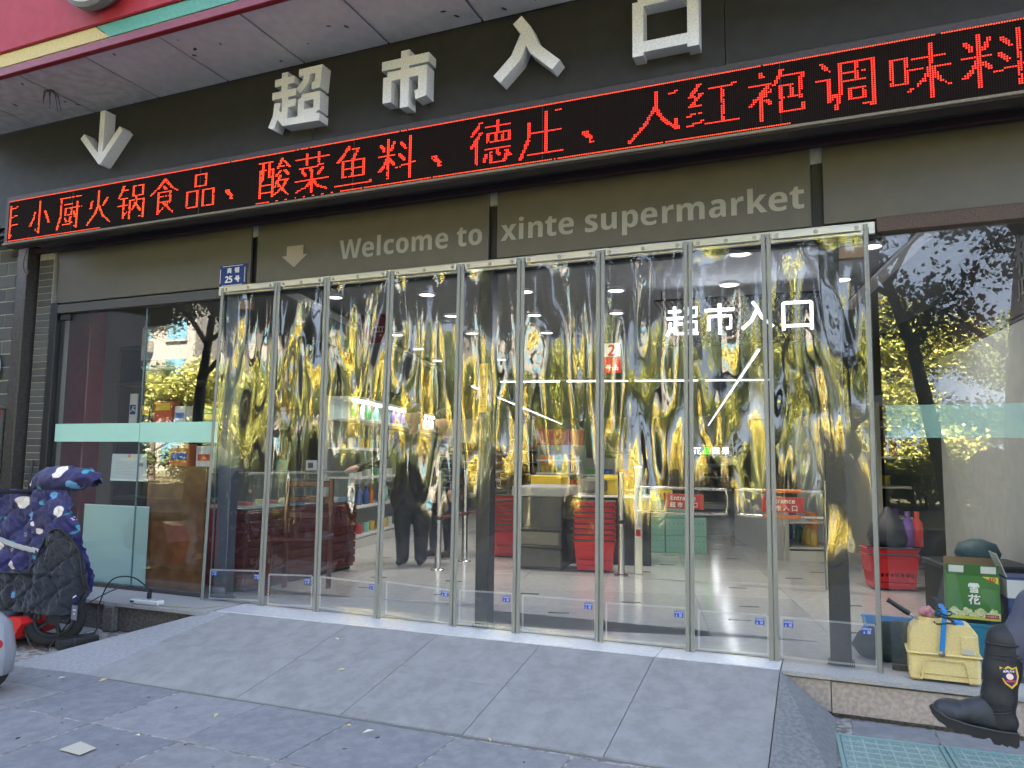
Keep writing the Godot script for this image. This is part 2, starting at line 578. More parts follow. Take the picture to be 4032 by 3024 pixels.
func build_ramp_and_steps() -> void:
	var zb := 1.375
	var stone := []
	for i in 3:
		var k: float = [1.0, 0.985, 1.015][i]
		stone.append(grainy("ramp_stone_%d" % i, lin(0.165 * k, 0.162 * k, 0.156 * k), lin(0.325 * k, 0.318 * k, 0.308 * k), 0.88, 0.9, 0.010, 41 + i, 0.12, 0.0, 8, 0.36))
	var bed := start()
	var yb := GROUND + 0.008
	slab(bed, [Vector3(-4.3, -0.012, sill_z(-4.3)), Vector3(-0.29, -0.012, 0.28), Vector3(-0.29, yb - 0.01, 1.33), Vector3(-4.93, yb - 0.01, 1.45)], 0.05)
	var ramp := structure("ramp", done(bed), mat("grout", lin(0.13, 0.127, 0.12), 0.95))
	var xs := [-4.28, -3.12, -2.42, -1.71, -0.99, -0.285]
	var xb := [-4.9, -3.165, -2.46, -1.735, -1.01, -0.285]
	for i in 5:
		for k in 2:
			var f0 := 0.0 if k == 0 else 0.5185
			var f1 := 0.5172 if k == 0 else 1.0
			var quad := []
			for c: Array in [[0, f0], [1, f0], [1, f1], [0, f1]]:
				var xt: float = xs[i + c[0]]
				var xu: float = xb[i + c[0]]
				var g := 0.0022 if c[0] == 0 else -0.0022
				if i == 0 and c[0] == 0:
					xt += 0.12
					xu += 0.52
				var t: float = c[1]
				quad.append(Vector3(lerpf(xt, xu, t) + g, lerpf(-0.002, yb, t), lerpf(sill_z(xt), zb - 0.02 * (xu + 3.0), t)))
			var st := start()
			slab(st, quad, 0.03)
			var sl := put("ramp_slab", done(st), stone[(i + k * 2) % 3], ramp)
			sl.set_meta("label", "grey granite ramp slab")
	# smoothed mortar along the ramp's far side and concrete skirt on its near side
	var m1 := start()
	slab(m1, [Vector3(-4.33, -0.004, sill_z(-4.3)), Vector3(-4.155, -0.004, sill_z(-4.2)), Vector3(-4.36, GROUND + 0.01, 1.40), Vector3(-5.03, GROUND + 0.004, 1.45), Vector3(-4.72, GROUND * 0.55, 0.9)], 0.06)
	put("mortar_edge", done(m1), grainy("mortar_pale", lin(0.22, 0.22, 0.225), lin(0.36, 0.355, 0.35), 0.9, 2.0, 0.03, 51, 0.5), ramp)
	var sk := start()
	var a := Vector3(-0.282, -0.004, 0.28)
	var b := Vector3(-0.282, yb, 1.36)
	var c2 := Vector3(0.0, GROUND + 0.004, 0.285)
	var d := Vector3(0.0, GROUND + 0.004, 1.3)
	face(sk, [a, c2, d, b], Vector3(-0.3, -1, 0.7))
	put("concrete_skirt", done(sk), grainy("skirt_concrete", lin(0.09, 0.095, 0.10), lin(0.27, 0.27, 0.26), 0.9, 1.6, 0.035, 57, 0.15, 0.0, 7, 0.4), ramp)

	# the shop's plinth: white threshold stone, grey lip, tan stone face on the near side, dark concrete on the far side
	var plinth := thing("entrance_step", "long stone step under the shop front", "step", Vector3(-3, 0, 0.2))
	plinth.position = Vector3.ZERO
	var ws := grainy("threshold_stone", lin(0.50, 0.50, 0.51), lin(0.62, 0.62, 0.62), 0.16, 1.5, 0.03, 61)
	var cuts := [-4.28, -3.4, -2.2, -0.98, -0.28]
	for i in 4:
		var x0: float = cuts[i]
		var x1: float = cuts[i + 1] - 0.004
		var st2 := start()
		slab(st2, [Vector3(x0, 0.004, 0.06), Vector3(x1, 0.004, 0.06), Vector3(x1, 0.004, sill_z(x1)), Vector3(x0, 0.004, sill_z(x0))], 0.05)
		put("threshold_slab", done(st2), ws, plinth)
	var grey := grainy("lip_stone", lin(0.26, 0.255, 0.24), lin(0.40, 0.39, 0.375), 0.55, 2.0, 0.05, 63, 0.3)
	for k in 3:
		var x2 := -0.278 + 1.12 * k
		var st3 := start()
		slab(st3, [Vector3(x2, 0.002, -0.02), Vector3(x2 + 1.115, 0.002, -0.02), Vector3(x2 + 1.115, 0.0, 0.275), Vector3(x2, 0.0, 0.275)], 0.024)
		put("lip_slab", done(st3), grey, plinth)
	var tan := grainy("tan_stone", lin(0.26, 0.205, 0.165), lin(0.46, 0.39, 0.335), 0.6, 1.8, 0.035, 65, 0.2)
	for k in 4:
		var x3 := -0.30 + 0.86 * k
		if k > 0:
			x3 = -0.02 + 0.86 * (k - 1)
		var wdt := 0.276 if k == 0 else 0.855
		put("face_slab", box_mesh(Vector3(wdt, 0.165, 0.03), 0.002), tan, plinth, Vector3(x3 + wdt / 2, -0.115 - 0.004 * (k % 2), 0.243))
	put("core", box_mesh(Vector3(3.3, 0.2, 0.24)), grainy("old_concrete", lin(0.06, 0.055, 0.048), lin(0.17, 0.16, 0.145), 0.95, 1.8, 0.03, 67, 0.7), plinth, Vector3(1.35, -0.13, 0.108))
	var old := grainy("old_concrete", lin(0.045, 0.04, 0.035), lin(0.15, 0.14, 0.125), 0.95, 1.8, 0.03, 67, 0.7)
	var pl := grainy("sill_dusty", lin(0.24, 0.23, 0.215), lin(0.36, 0.35, 0.33), 0.6, 2.0, 0.04, 69)
	for k in 2:
		var xa: float = [-7.4, -5.33][k]
		var xz: float = [-5.335, -4.32][k]
		var st4 := start()
		slab(st4, [Vector3(xa, 0.0, -0.02), Vector3(xz, 0.0, -0.02), Vector3(xz, 0.0, 0.47), Vector3(xa, 0.0, 0.49)], 0.025)
		put("sill_slab", done(st4), pl, plinth)
		put("step_face", box_mesh(Vector3(xz - xa - 0.02, 0.2, 0.44), 0.01), old, plinth, Vector3((xa + xz) / 2, -0.128, 0.22))
	put("stub_pillar", box_mesh(Vector3(0.12, 0.2, 0.06), 0.012), old, plinth, Vector3(-5.27, -0.125, 0.475))

# ---------------------------------------------------------------- facade
func build_facade() -> void:
	var brick_mats := []
	for i in 5:
		var k := 0.85 + 0.13 * i
		brick_mats.append(grainy("brick_%d" % i, lin(0.040 * k, 0.041 * k, 0.038 * k), lin(0.088 * k, 0.088 * k, 0.078 * k), 0.8, 6.0, 0.03, 71 + i, 0.4))
	var mortar := grainy("brick_mortar", lin(0.24, 0.225, 0.18), lin(0.4, 0.38, 0.31), 0.95, 3.0, 0.05, 77)
	# dark brick wall, outer corner of the shop front
	var wall := thing("brick_wall", "dark grey brick wall with pale joints beside the scooter", "wall", Vector3(-8.4, GROUND, 0))
	put("joint_bed", box_mesh(Vector3(2.4, 7.2, 0.4)), mortar, wall, Vector3(0.0, 3.6, -0.145))
	var full := box_mesh(Vector3(0.262, 0.119, 0.03), 0.003)
	for row in 36:
		for col in 5:
			var x := 1.2 - 0.136 - 0.274 * col - (0.137 if row % 2 else 0.0)
			if x < 1.2 - 0.274 * 4.6 or x > 1.07:
				continue
			put("brick", full, brick_mats[R.randi() % 5], wall, Vector3(x, 0.065 + 0.131 * row, 0.046 + R.randf_range(-0.002, 0.002)))
	# narrow brick pier between the steel channel and the door frame
	var pier := thing("brick_pier", "narrow brick pier one brick wide next to the glass front", "pier", Vector3(-6.93, GROUND, 0))
	put("joint_bed", box_mesh(Vector3(0.205, 3.35, 0.2)), mortar, pier, Vector3(0, 1.675, -0.06))
	var nb := box_mesh(Vector3(0.188, 0.060, 0.02), 0.003)
	for row in 49:
		put("brick", nb, brick_mats[R.randi() % 5], pier, Vector3(0.0, 0.035 + 0.0665 * row, 0.036 + R.randf_range(-0.001, 0.001)))
	# steel channel
	var steel := grainy("brown_steel", lin(0.05, 0.043, 0.038), lin(0.10, 0.09, 0.082), 0.45, 2.0, 0.02, 81, 0.0, 0.4)
	var ch := thing("steel_channel", "tall grey brown steel channel at the end of the brick wall", "column", Vector3(-7.15, GROUND, 0.08))
	put("web", box_mesh(Vector3(0.125, 3.4, 0.012), 0.002), steel, ch, Vector3(0, 1.7, 0.05))
	for s: float in [-1.0, 1.0]:
		put("flange", box_mesh(Vector3(0.012, 3.4, 0.13), 0.002), steel, ch, Vector3(0.0685 * s, 1.7, -0.01))
	# canopy with soffit panels
	var can := thing("canopy", "pale panelled canopy soffit with dirty stains above the entrance", "canopy", Vector3(-3, 4.25, 0.7))
	var sof := grainy("soffit_white", lin(0.46, 0.46, 0.465), lin(0.57, 0.57, 0.575), 0.55, 0.8, 0.02, 83, 0.0, 0.0, 6)
	var sofs := grainy("soffit_stained", lin(0.34, 0.335, 0.33), lin(0.57, 0.57, 0.575), 0.6, 0.9, 0.016, 85, 0.0, 0.0, 6)
	for k in 12:
		var x0 := -6.83 - 0.775 + 0.775 * k
		put("soffit_panel", box_mesh(Vector3(0.758, 0.02, 0.745), 0.003), sofs if k < 3 else sof, can, Vector3(x0 + 0.3875 + 3, 0.012, -0.02))
	put("deck", box_mesh(Vector3(11.5, 0.05, 0.78)), mats["soffit_white"], can, Vector3(0.7, 0.085, -0.02))
	var spot := start()
	lathe(spot, [Vector2(0.012, 0.0), Vector2(0.0, -0.003)], 7, Vector3.ZERO, Basis.from_scale(Vector3(1.6, 1, 0.8)))
	var spot_mesh := done(spot)
	for k in 26:
		var ds := put("dirt_spot", spot_mesh, mat("dirt_dark", lin(0.03, 0.027, 0.024), 1.0), can, Vector3(R.randf_range(-3.7, 1.4), 0.0015, R.randf_range(-0.36, 0.3)))
		ds.rotation.y = R.randf() * 3.0
		ds.scale = Vector3.ONE * R.randf_range(0.4, 1.5)
	# fascia behind the raised characters
	var fa := thing("fascia", "dark charcoal metal fascia carrying raised white characters", "fascia", Vector3(-3, 3.3, 0.15))
	var fm := grainy("fascia_paint", lin(0.031, 0.0305, 0.029), lin(0.041, 0.040, 0.038), 0.42, 0.6, 0.02, 87, 0.0, 0.15)
	fm.metallic_specular = 0.25
	var fx := [-7.6, -3.63, -0.52, 3.2]
	for k in 3:
		var w: float = fx[k + 1] - fx[k] - 0.004
		put("fascia_panel", box_mesh(Vector3(w, 0.94, 0.05), 0.002), fm, fa, Vector3((fx[k] + fx[k + 1]) / 2 + 3, 0.475, 0.125))
	put("fascia_core", box_mesh(Vector3(10.9, 1.2, 0.1)), fm, fa, Vector3(0.75, 0.5, 0.04))
	# raised characters
	var lm := grainy("letter_white", lin(0.58, 0.58, 0.585), lin(0.76, 0.76, 0.765), 0.45, 3.0, 0.04, 89, 0.0, 0.0, 5, 0.9)
	lm.metallic = 0.1
	var dep := 0.115
	var ar := [PackedVector2Array([Vector2(12, 0), Vector2(12, 21)]), PackedVector2Array([Vector2(0.5, 9.5), Vector2(12.6, 22.6)]), PackedVector2Array([Vector2(23.5, 9.5), Vector2(11.4, 22.6)])]
	tag(csg_letter("raised_arrow", ar, 0.50, 0.058, dep, lm, self, Vector3(-5.83, 3.685, 0.292 + dep)), "white raised arrow pointing down on the dark fascia", "arrow sign", "raised white shapes on the fascia")
	tag(csg_letter("raised_character", open_strokes("chao"), 0.50, 0.058, dep, lm, self, Vector3(-3.72, 3.68, 0.292 + dep)), "white raised character with many strokes, first of the four on the fascia", "character", "raised white shapes on the fascia")
	tag(csg_letter("raised_character", open_strokes("shi4"), 0.47, 0.07, dep, lm, self, Vector3(-2.75, 3.655, 0.292 + dep)), "white raised character with a long middle stem on the fascia", "character", "raised white shapes on the fascia")
	tag(csg_letter("raised_character", open_strokes("ru"), 0.50, 0.078, dep, lm, self, Vector3(-1.80, 3.66, 0.292 + dep)), "white raised character of two splayed strokes on the fascia", "character", "raised white shapes on the fascia")
	tag(csg_letter("raised_character", open_strokes("kou"), 0.46, 0.07, dep, lm, self, Vector3(-0.87, 3.67, 0.292 + dep)), "white raised square character like an open box on the fascia", "character", "raised white shapes on the fascia")
	tag(csg_letter("raised_arrow", ar, 0.50, 0.058, dep, lm, self, Vector3(1.22, 3.685, 0.292 + dep)), "white raised arrow at the far end of the fascia", "arrow sign", "raised white shapes on the fascia")
	# shop signboard above the canopy: red face, yellow and green band, dark red trim
	var sb := thing("signboard", "red shop signboard with a yellow and green band along its foot", "signboard", Vector3(-3, 4.25, 1.05))
	put("trim", box_mesh(Vector3(12, 0.07, 0.05), 0.006), grainy("trim_red", lin(0.16, 0.004, 0.012), lin(0.24, 0.010, 0.018), 0.4, 1.0, 0.03, 91), sb, Vector3(0.7, 0.028, 0.0))
	var yel := grainy("band_yellow", lin(0.46, 0.33, 0.08), lin(0.60, 0.44, 0.12), 0.5, 2.0, 0.03, 93)
	var grn := grainy("band_green", lin(0.055, 0.24, 0.15), lin(0.085, 0.31, 0.20), 0.5, 1.5, 0.03, 95)
	var yp := start()
	prism(yp, PackedVector2Array([Vector2(-5.0, 0.066), Vector2(1.05, 0.066), Vector2(0.90, 0.178), Vector2(-5.0, 0.178)]), -0.02, 0.02)
	put("yellow_band", done(yp), yel, sb, Vector3(-3.0, 0, 0.01))
	var gp := start()
	prism(gp, PackedVector2Array([Vector2(-1.94, 0.066), Vector2(6.7, 0.066), Vector2(6.7, 0.178), Vector2(-2.09, 0.178)]), -0.02, 0.02)
	put("green_band", done(gp), grn, sb, Vector3(0, 0, 0.01))
	put("face", box_mesh(Vector3(12, 1.9, 0.1), 0.01), grainy("sign_red", lin(0.33, 0.010, 0.018), lin(0.39, 0.022, 0.035), 0.65, 0.7, 0.015, 97), sb, Vector3(0.7, 1.13, 0.0))
	var dish := thing("round_emblem", "round white emblem with a grimy rim on the red signboard", "emblem", Vector3(-5.0, 4.87, 1.10))
	var dm := start()
	lathe(dm, [Vector2(0.0, 0.0), Vector2(0.33, 0.0), Vector2(0.37, 0.05), Vector2(0.37, 0.11), Vector2(0.34, 0.13)], 40, Vector3.ZERO, Basis(Vector3.RIGHT, PI / 2))
	put("rim", done(dm), grainy("emblem_rim", lin(0.10, 0.085, 0.08), lin(0.32, 0.30, 0.29), 0.6, 3.0, 0.05, 99), dish)
	var dm2 := start()
	lathe(dm2, [Vector2(0.34, 0.128), Vector2(0.3, 0.15), Vector2(0.0, 0.155)], 40, Vector3.ZERO, Basis(Vector3.RIGHT, PI / 2), true)
	put("face", done(dm2), mat("emblem_white", lin(0.62, 0.61, 0.6), 0.3), dish)
	# upper storeys, which shade the pavement
	var up := thing("upper_building", "plain upper storeys of the building above the signboard", "building", Vector3(-4, 4.3, -4))
	put("wall", box_mesh(Vector3(72, 14.6, 9.0)), grainy("render_grey", lin(0.36, 0.34, 0.31), lin(0.44, 0.42, 0.39), 0.9, 0.4, 0.02, 101), up, Vector3(-10, 7.32, -0.3))
	var wf := mat("window_dark", lin(0.02, 0.025, 0.03), 0.08)
	for r in 3:
		for k in 12:
			put("window", box_mesh(Vector3(1.6, 1.4, 0.06), 0.01), wf, up, Vector3(-30 + 4 * k, 4.0 + 2.9 * r, 4.22))
	for s: float in [-1.0, 1.0]:
		put("side_wall", box_mesh(Vector3(12.6 if s < 0 else 18.0, 4.6, 8.4)), mats["render_grey"], up, Vector3(-11.2 - 0.65 if s < 0 else 17.2, -2.31, -0.6))

	# lower brown panels over the doors
	var lp := thing("header_panels", "olive brown header panels printed with a welcome line over the doors", "panel", Vector3(-3, 2.58, 0))
	var bm := grainy("panel_brown", lin(0.066, 0.058, 0.042), lin(0.08, 0.07, 0.052), 0.35, 0.5, 0.02, 103)
	var px := [-6.79, -4.445, -2.245, -0.055, 2.6]
	for k in 4:
		var xa: float = px[k] + (0.0 if k == 0 else 0.07)
		put("panel", box_mesh(Vector3(px[k + 1] - xa, 0.50, 0.03), 0.003), bm, lp, Vector3((xa + px[k + 1]) / 2 + 3, 0.265 + 0.006 * k, 0.005))
	put("backing", box_mesh(Vector3(9.6, 0.56, 0.05)), mat("black_steel", lin(0.012, 0.012, 0.012), 0.5, 0.3), lp, Vector3(0.9, 0.262, -0.045))
	var tm := mat("panel_print", lin(0.245, 0.23, 0.19), 0.5)
	words("lettering", "Welcome to", 0.152, tm, lp, Vector3(-3.545 + 3, 0.142, 0.021), Basis(), true, 0.002, 1.25)
	words("lettering", "xinte supermarket", 0.152, tm, lp, Vector3(-2.145 + 3, 0.098, 0.021), Basis(), true, 0.002, 2.05)
	var ap := start()
	prism(ap, PackedVector2Array([Vector2(-0.08, 0.08), Vector2(0.085, 0.08), Vector2(0.085, 0.0), Vector2(0.13, 0.0), Vector2(0.0, -0.1), Vector2(-0.13, 0.0), Vector2(-0.08, 0.0)]), 0.0, 0.003)
	put("printed_arrow", done(ap), mat("panel_arrow", lin(0.26, 0.215, 0.16), 0.5), lp, Vector3(-3.985 + 3, 0.222, 0.0205))
	# beam behind and under the led sign
	var beam := thing("sign_bracket", "dark steel beam hidden behind the lit message sign", "beam", Vector3(-2.2, 3.1, 0.2))
	put("under_plate", box_mesh(Vector3(10.4, 0.02, 0.28)), mat("black_steel"), beam, Vector3(0, 0.14, -0.04))
	put("angle_bar", box_mesh(Vector3(10.4, 0.05, 0.05), 0.004), mat("rust_red", lin(0.03, 0.012, 0.012), 0.8), beam, Vector3(0, 0.02, -0.14))
	# address plate
	var pl := thing("address_plate", "small blue and white address plate at the end of the brown panel", "address plate", Vector3(-4.62, 2.59, 0.028))
	put("plate", box_mesh(Vector3(0.285, 0.19, 0.008), 0.003), mat("plate_blue", lin(0.008, 0.03, 0.16), 0.25), pl, Vector3(0, 0.095, 0.0))
	var wh := mat("plate_white", lin(0.7, 0.7, 0.68), 0.4)
	for b: Array in [[0.0, 0.178, 0.22, 0.004], [0.0, 0.012, 0.22, 0.004], [-0.132, 0.095, 0.004, 0.125], [0.132, 0.095, 0.004, 0.125]]:
		put("border_line", box_mesh(Vector3(b[2], b[3], 0.002)), wh, pl, Vector3(b[0], b[1], 0.0045))
	tag_glyph("shang", pl, Vector3(-0.035, 0.115, 0.0045), 0.048, 0.006, wh)
	tag_glyph("pu", pl, Vector3(0.048, 0.115, 0.0045), 0.048, 0.006, wh)
	words("lettering", "25", 0.056, wh, pl, Vector3(-0.078, 0.035, 0.0045), Basis(), true, 0.002)
	tag_glyph("hao", pl, Vector3(0.055, 0.035, 0.0045), 0.055, 0.008, wh)

func tag_glyph(key: String, parent: Node, at: Vector3, size: float, width: float, m: Material, depth := 0.002, b := Basis()) -> void:
	# a character as flat joined strips; at is its bottom centre
	var st := start()
	var k := 0
	for l: PackedVector2Array in strokes(key):
		for i in l.size() - 1:
			var p := Vector3((l[i].x - 12) / 24 * size, (24 - l[i].y) / 24 * size, 0)
			var q := Vector3((l[i + 1].x - 12) / 24 * size, (24 - l[i + 1].y) / 24 * size, 0)
			var d := q - p
			var len := d.length() + width
			var ang := atan2(d.y, d.x)
			k += 1
			box(st, (p + q) / 2, Vector3(len, width, depth + 0.00012 * k), 0.0, Basis(Vector3.BACK, ang))
	put("character", done(st), m, parent, at, b)

# ---------------------------------------------------------------- message sign
func led_disc(st: SurfaceTool, c: Vector3, r: float) -> void:
	for k in 6:
		var a0 := TAU * k / 6
		var a1 := TAU * (k + 1) / 6
		st.add_vertex(c + Vector3(0, 0, 0.002))
		st.add_vertex(c + Vector3(cos(a1), sin(a1), 0) * r)
		st.add_vertex(c + Vector3(cos(a0), sin(a0), 0) * r)

func build_led_sign() -> void:
	var z := 0.42
	var s := thing("led_sign", "long red scrolling message sign over the header panels", "led sign", Vector3(-2.7, 3.07, z))
	var fr := grainy("led_frame", lin(0.018, 0.012, 0.011), lin(0.04, 0.03, 0.027), 0.5, 2.0, 0.03, 111)
	var x0 := -7.02 + 2.7
	var x1 := 1.7 + 2.7
	var cx := (x0 + x1) / 2
	put("cabinet", box_mesh(Vector3(x1 - x0, 0.475, 0.11), 0.004), fr, s, Vector3(cx, 0.2375, -0.062))
	put("lower_lip", box_mesh(Vector3(x1 - x0, 0.018, 0.014), 0.002), grainy("lip_tan", lin(0.12, 0.095, 0.06), lin(0.2, 0.165, 0.11), 0.6, 2.0, 0.05, 113), s, Vector3(cx, 0.020, 0.002))
	# unlit diode field
	var im := blank(32, 32, lin(0.007, 0.0045, 0.004))
	disc(im, 15.5, 15.5, 8, lin(0.03, 0.02, 0.016))
	var fm := mat("diode_field", Color.WHITE, 0.8)
	fm.metallic_specular = 0.15
	fm.albedo_texture = ImageTexture.create_from_image(im)
	var pitch := 0.0121
	fm.uv1_scale = Vector3(roundf((x1 - x0 - 0.06) / pitch), 32, 1)
	var q := quad_sheet(Vector3(x0 + 0.05, 0.425, 0), Vector3(x1 - 0.01, 0.425, 0), Vector3(x1 - 0.01, 0.033, 0), Vector3(x0 + 0.05, 0.033, 0))
	put("diode_field", q, fm, s, Vector3(0, 0, -0.004))
	for k in 6:
		put("module_seam", box_mesh(Vector3(0.003, 0.39, 0.003)), fr, s, Vector3(x0 + 0.9 + 1.48 * k, 0.23, -0.0035))
	var text := [["shou", -6.79], ["xiao", -6.54], ["chu", -6.15], ["huo", -5.78], ["guo", -5.40], ["shi", -5.025], ["pin", -4.635], ["dun", -4.32], ["suan", -3.885], ["cai", -3.53], ["yu", -3.165], ["liao", -2.79], ["dun", -2.46], ["de", -2.05], ["zhuang", -1.69], ["dun", -1.36], ["da", -0.95], ["hong", -0.587], ["pao", -0.222], ["diao", 0.146], ["wei", 0.515], ["liao", 0.872]]
	for t: Array in text:
		var on := {}
		for l: PackedVector2Array in strokes(t[0]):
			for i in l.size() - 1:
				var steps := int(l[i].distance_to(l[i + 1]) * 2.6) + 1
				var upright := absf(l[i + 1].y - l[i].y) > absf(l[i + 1].x - l[i].x) * 0.8
				for k in steps + 1:
					var p: Vector2 = l[i].lerp(l[i + 1], float(k) / steps) * 1.12
					on[Vector2i(roundi(p.x), roundi(p.y))] = true
					if upright:
						on[Vector2i(roundi(p.x) + 1, roundi(p.y))] = true
		var st := start()
		for d: Vector2i in on:
			if R.randf() < 0.03:
				continue
			led_disc(st, Vector3((d.x - 13.5) * pitch, 0.392 - (d.y + 0.5) * pitch, 0), 0.0042)
		var u: float = clampf((float(t[1]) + 7.0) / 6.5, 0.0, 1.0)
		var w := int(u * 3.99)
		put("lit_character", done(st), glow("led_%d" % w, Color(1.0, [0.30, 0.26, 0.22, 0.18][w], 0.12), 0.10), s, Vector3(float(t[1]) + 2.7, 0, 0.0005))
	for row in 2:
		var st2 := start()
		var y := 0.421 if row == 0 else 0.043
		var x := x0 + 0.055
		var kk := 0
		while x < x1 - 0.02:
			var wx := x - 2.7
			var dark := row == 1 and (wx > -5.75 and wx < -4.05 or wx > -0.15 or wx > -3.95 and wx < -3.25 and kk % 7 < 5)
			if not dark and R.randf() > 0.02:
				led_disc(st2, Vector3(x, y, 0), 0.0037)
			x += pitch
			kk += 1
		put("border_row", done(st2), glow("led_1", Color.RED, 0.09), s, Vector3(0, 0, 0.0005))
	var al := AreaLight3D.new()
	al.name = "led_glow"
	al.area_size = Vector2(8.4, 0.36)
	al.light_color = Color(1.0, 0.16, 0.06)
	al.light_energy = 0.012
	al.shadow_enabled = true
	add_child(al)
	al.position = Vector3(-2.7, 3.30, 0.428)
	al.rotation.y = PI

# ---------------------------------------------------------------- glass front
func build_glazing() -> void:
	var black := grainy("frame_black", lin(0.012, 0.013, 0.014), lin(0.028, 0.028, 0.03), 0.35, 2.0, 0.03, 121, 0.0, 0.3)
	var glass := pane("shop_glass", Color(0.9, 1.0, 0.97), 0.004)
	var dust := grainy("frame_dusty", lin(0.03, 0.028, 0.025), lin(0.075, 0.07, 0.062), 0.6, 3.0, 0.03, 123)
	var lf := thing("window_frame", "black steel frame round the glass beside the brick pier", "window frame", Vector3(-6.75, 0, 0))
	put("jamb", box_mesh(Vector3(0.09, 2.6, 0.1), 0.004), black, lf, Vector3(-0.03, 1.3, 0))
	put("head_bar", box_mesh(Vector3(2.06, 0.085, 0.1), 0.004), dust, lf, Vector3(1.05, 2.533, 0.0))
	put("corner_clamp", box_mesh(Vector3(0.13, 0.055, 0.03), 0.004), black, lf, Vector3(0.10, 2.455, 0.012))
	put("bottom_bar", box_mesh(Vector3(2.06, 0.035, 0.05), 0.003), dust, lf, Vector3(1.05, 0.018, 0.0))
	var xs := [-6.72, -5.615, -4.72]
	for k in 2:
		var w: float = xs[k + 1] - xs[k] - 0.006
		var t := thing("glass_pane", ["clear glass pane with mint film band next to the brick pier", "clear glass pane with mint film band between brick pier pane and curtain"][k], "glass pane", Vector3((xs[k] + xs[k + 1]) / 2, 0.036, 0))
		put("sheet", box_mesh(Vector3(w, 2.45, 0.01)), glass, t, Vector3(0, 1.225, 0))
		var film := pane("mint_film", lin(0.36, 0.62, 0.52), 0.93, 0.5)
		put("film_band", box_mesh(Vector3(w - (0.02 if k == 0 else 0.0), 0.165 + 0.01 * k, 0.0012), 0.0), film, t, Vector3(0.01 if k == 0 else 0.0, 1.325, 0.0062))
		put("edge_strip", box_mesh(Vector3(0.006, 2.44, 0.014)), mat("glass_edge", lin(0.10, 0.16, 0.14), 0.2), t, Vector3(w / 2 + 0.003, 1.222, 0))
	# posts behind the curtain
	var posts := [[-4.59, 0.13, "blue grey steel door post behind the first curtain strips", 0.0], [-2.245, 0.105, "dark steel door post with a yellow paper strip", 0.0], [0.035, 0.115, "dark steel door post behind the last curtain strip", 0.0]]
	for k in 3:
		var p: Array = posts[k]
		var t2 := thing("door_post", p[2], "post", Vector3(p[0], 0.0, -0.005), 0.0, "door posts behind the curtain")
		put("tube", box_mesh(Vector3(p[1], 2.58, 0.10), 0.006), black if k != 0 else grainy("post_bluegrey", lin(0.04, 0.05, 0.065), lin(0.065, 0.078, 0.095), 0.4, 2.0, 0.02, 125), t2, Vector3(0, 1.29, 0))
		put("base_plate", box_mesh(Vector3(p[1] + 0.03, 0.012, 0.12), 0.002), dust, t2, Vector3(0, 0.012, 0))
		if k == 1:
			var im := blank(64, 384, lin(0.62, 0.36, 0.03))
			for i in 5:
				ink(im, ["huo", "xiao", "da", "pin", "kou"][i], 12, 14 + 74 * i, 40, 3, lin(0.12, 0.07, 0.02))
			put("paper_strip", quad_sheet(Vector3(-0.035, 1.84, 0), Vector3(0.03, 1.84, 0), Vector3(0.03, 1.49, 0), Vector3(-0.04, 1.49, 0)), picture_mat("yellow_strip", im, 0.7), t2, Vector3(-0.005, 0, 0.0525))
	for k in 2:
		var br := thing("door_closer", ["rusty tan door closer box above the first curtain strip", "rusty tan door closer box above the last curtain strip"][k], "door closer", Vector3([-4.52, 0.14][k], 2.38, 0.01))
		put("body", box_mesh(Vector3(0.2, 0.075, 0.06), 0.006), grainy("rust_tan", lin(0.16, 0.10, 0.05), lin(0.30, 0.2, 0.11), 0.7, 6.0, 0.04, 127), br, Vector3(0, 0.04, 0))
		put("arm", box_mesh(Vector3(0.02, 0.12, 0.02), 0.002), black, br, Vector3(0.05, 0.13, 0))
	var hb := thing("doorway_beam", "dark steel head bar across the doorway behind the curtain rail", "beam", Vector3(-2.2, 2.5, -0.03))
	put("bar", box_mesh(Vector3(5.1, 0.1, 0.06), 0.004), black, hb, Vector3(-0.02, 0.05, 0))
	# near side pane
	var rf := thing("window_frame", "rusty dark frame over the pane beside the sprayer", "window frame", Vector3(1.6, 0, 0))
	put("head_bar", box_mesh(Vector3(2.7, 0.09, 0.1), 0.004), grainy("head_rust", lin(0.03, 0.02, 0.015), lin(0.10, 0.05, 0.03), 0.6, 3.0, 0.04, 129), rf, Vector3(0.05, 2.57, 0))
	put("bottom_bar", box_mesh(Vector3(2.7, 0.03, 0.04), 0.003), dust, rf, Vector3(0.05, 0.017, -0.01))
	put("jamb", box_mesh(Vector3(0.08, 2.6, 0.1), 0.004), black, rf, Vector3(1.4, 1.3, 0))
	var rt := thing("glass_pane", "clear glass pane behind the cream sprayer reflecting the street trees", "glass pane", Vector3(1.62, 0.03, -0.01))
	put("sheet", box_mesh(Vector3(2.64, 2.49, 0.01)), glass, rt, Vector3(0.0, 1.245, 0))
	var film2 := pane("mint_film_thin", lin(0.36, 0.62, 0.52), 0.3, 0.5)
	put("film_band", box_mesh(Vector3(2.6, 0.19, 0.0012)), film2, rt, Vector3(0.0, 1.375, -0.0062))

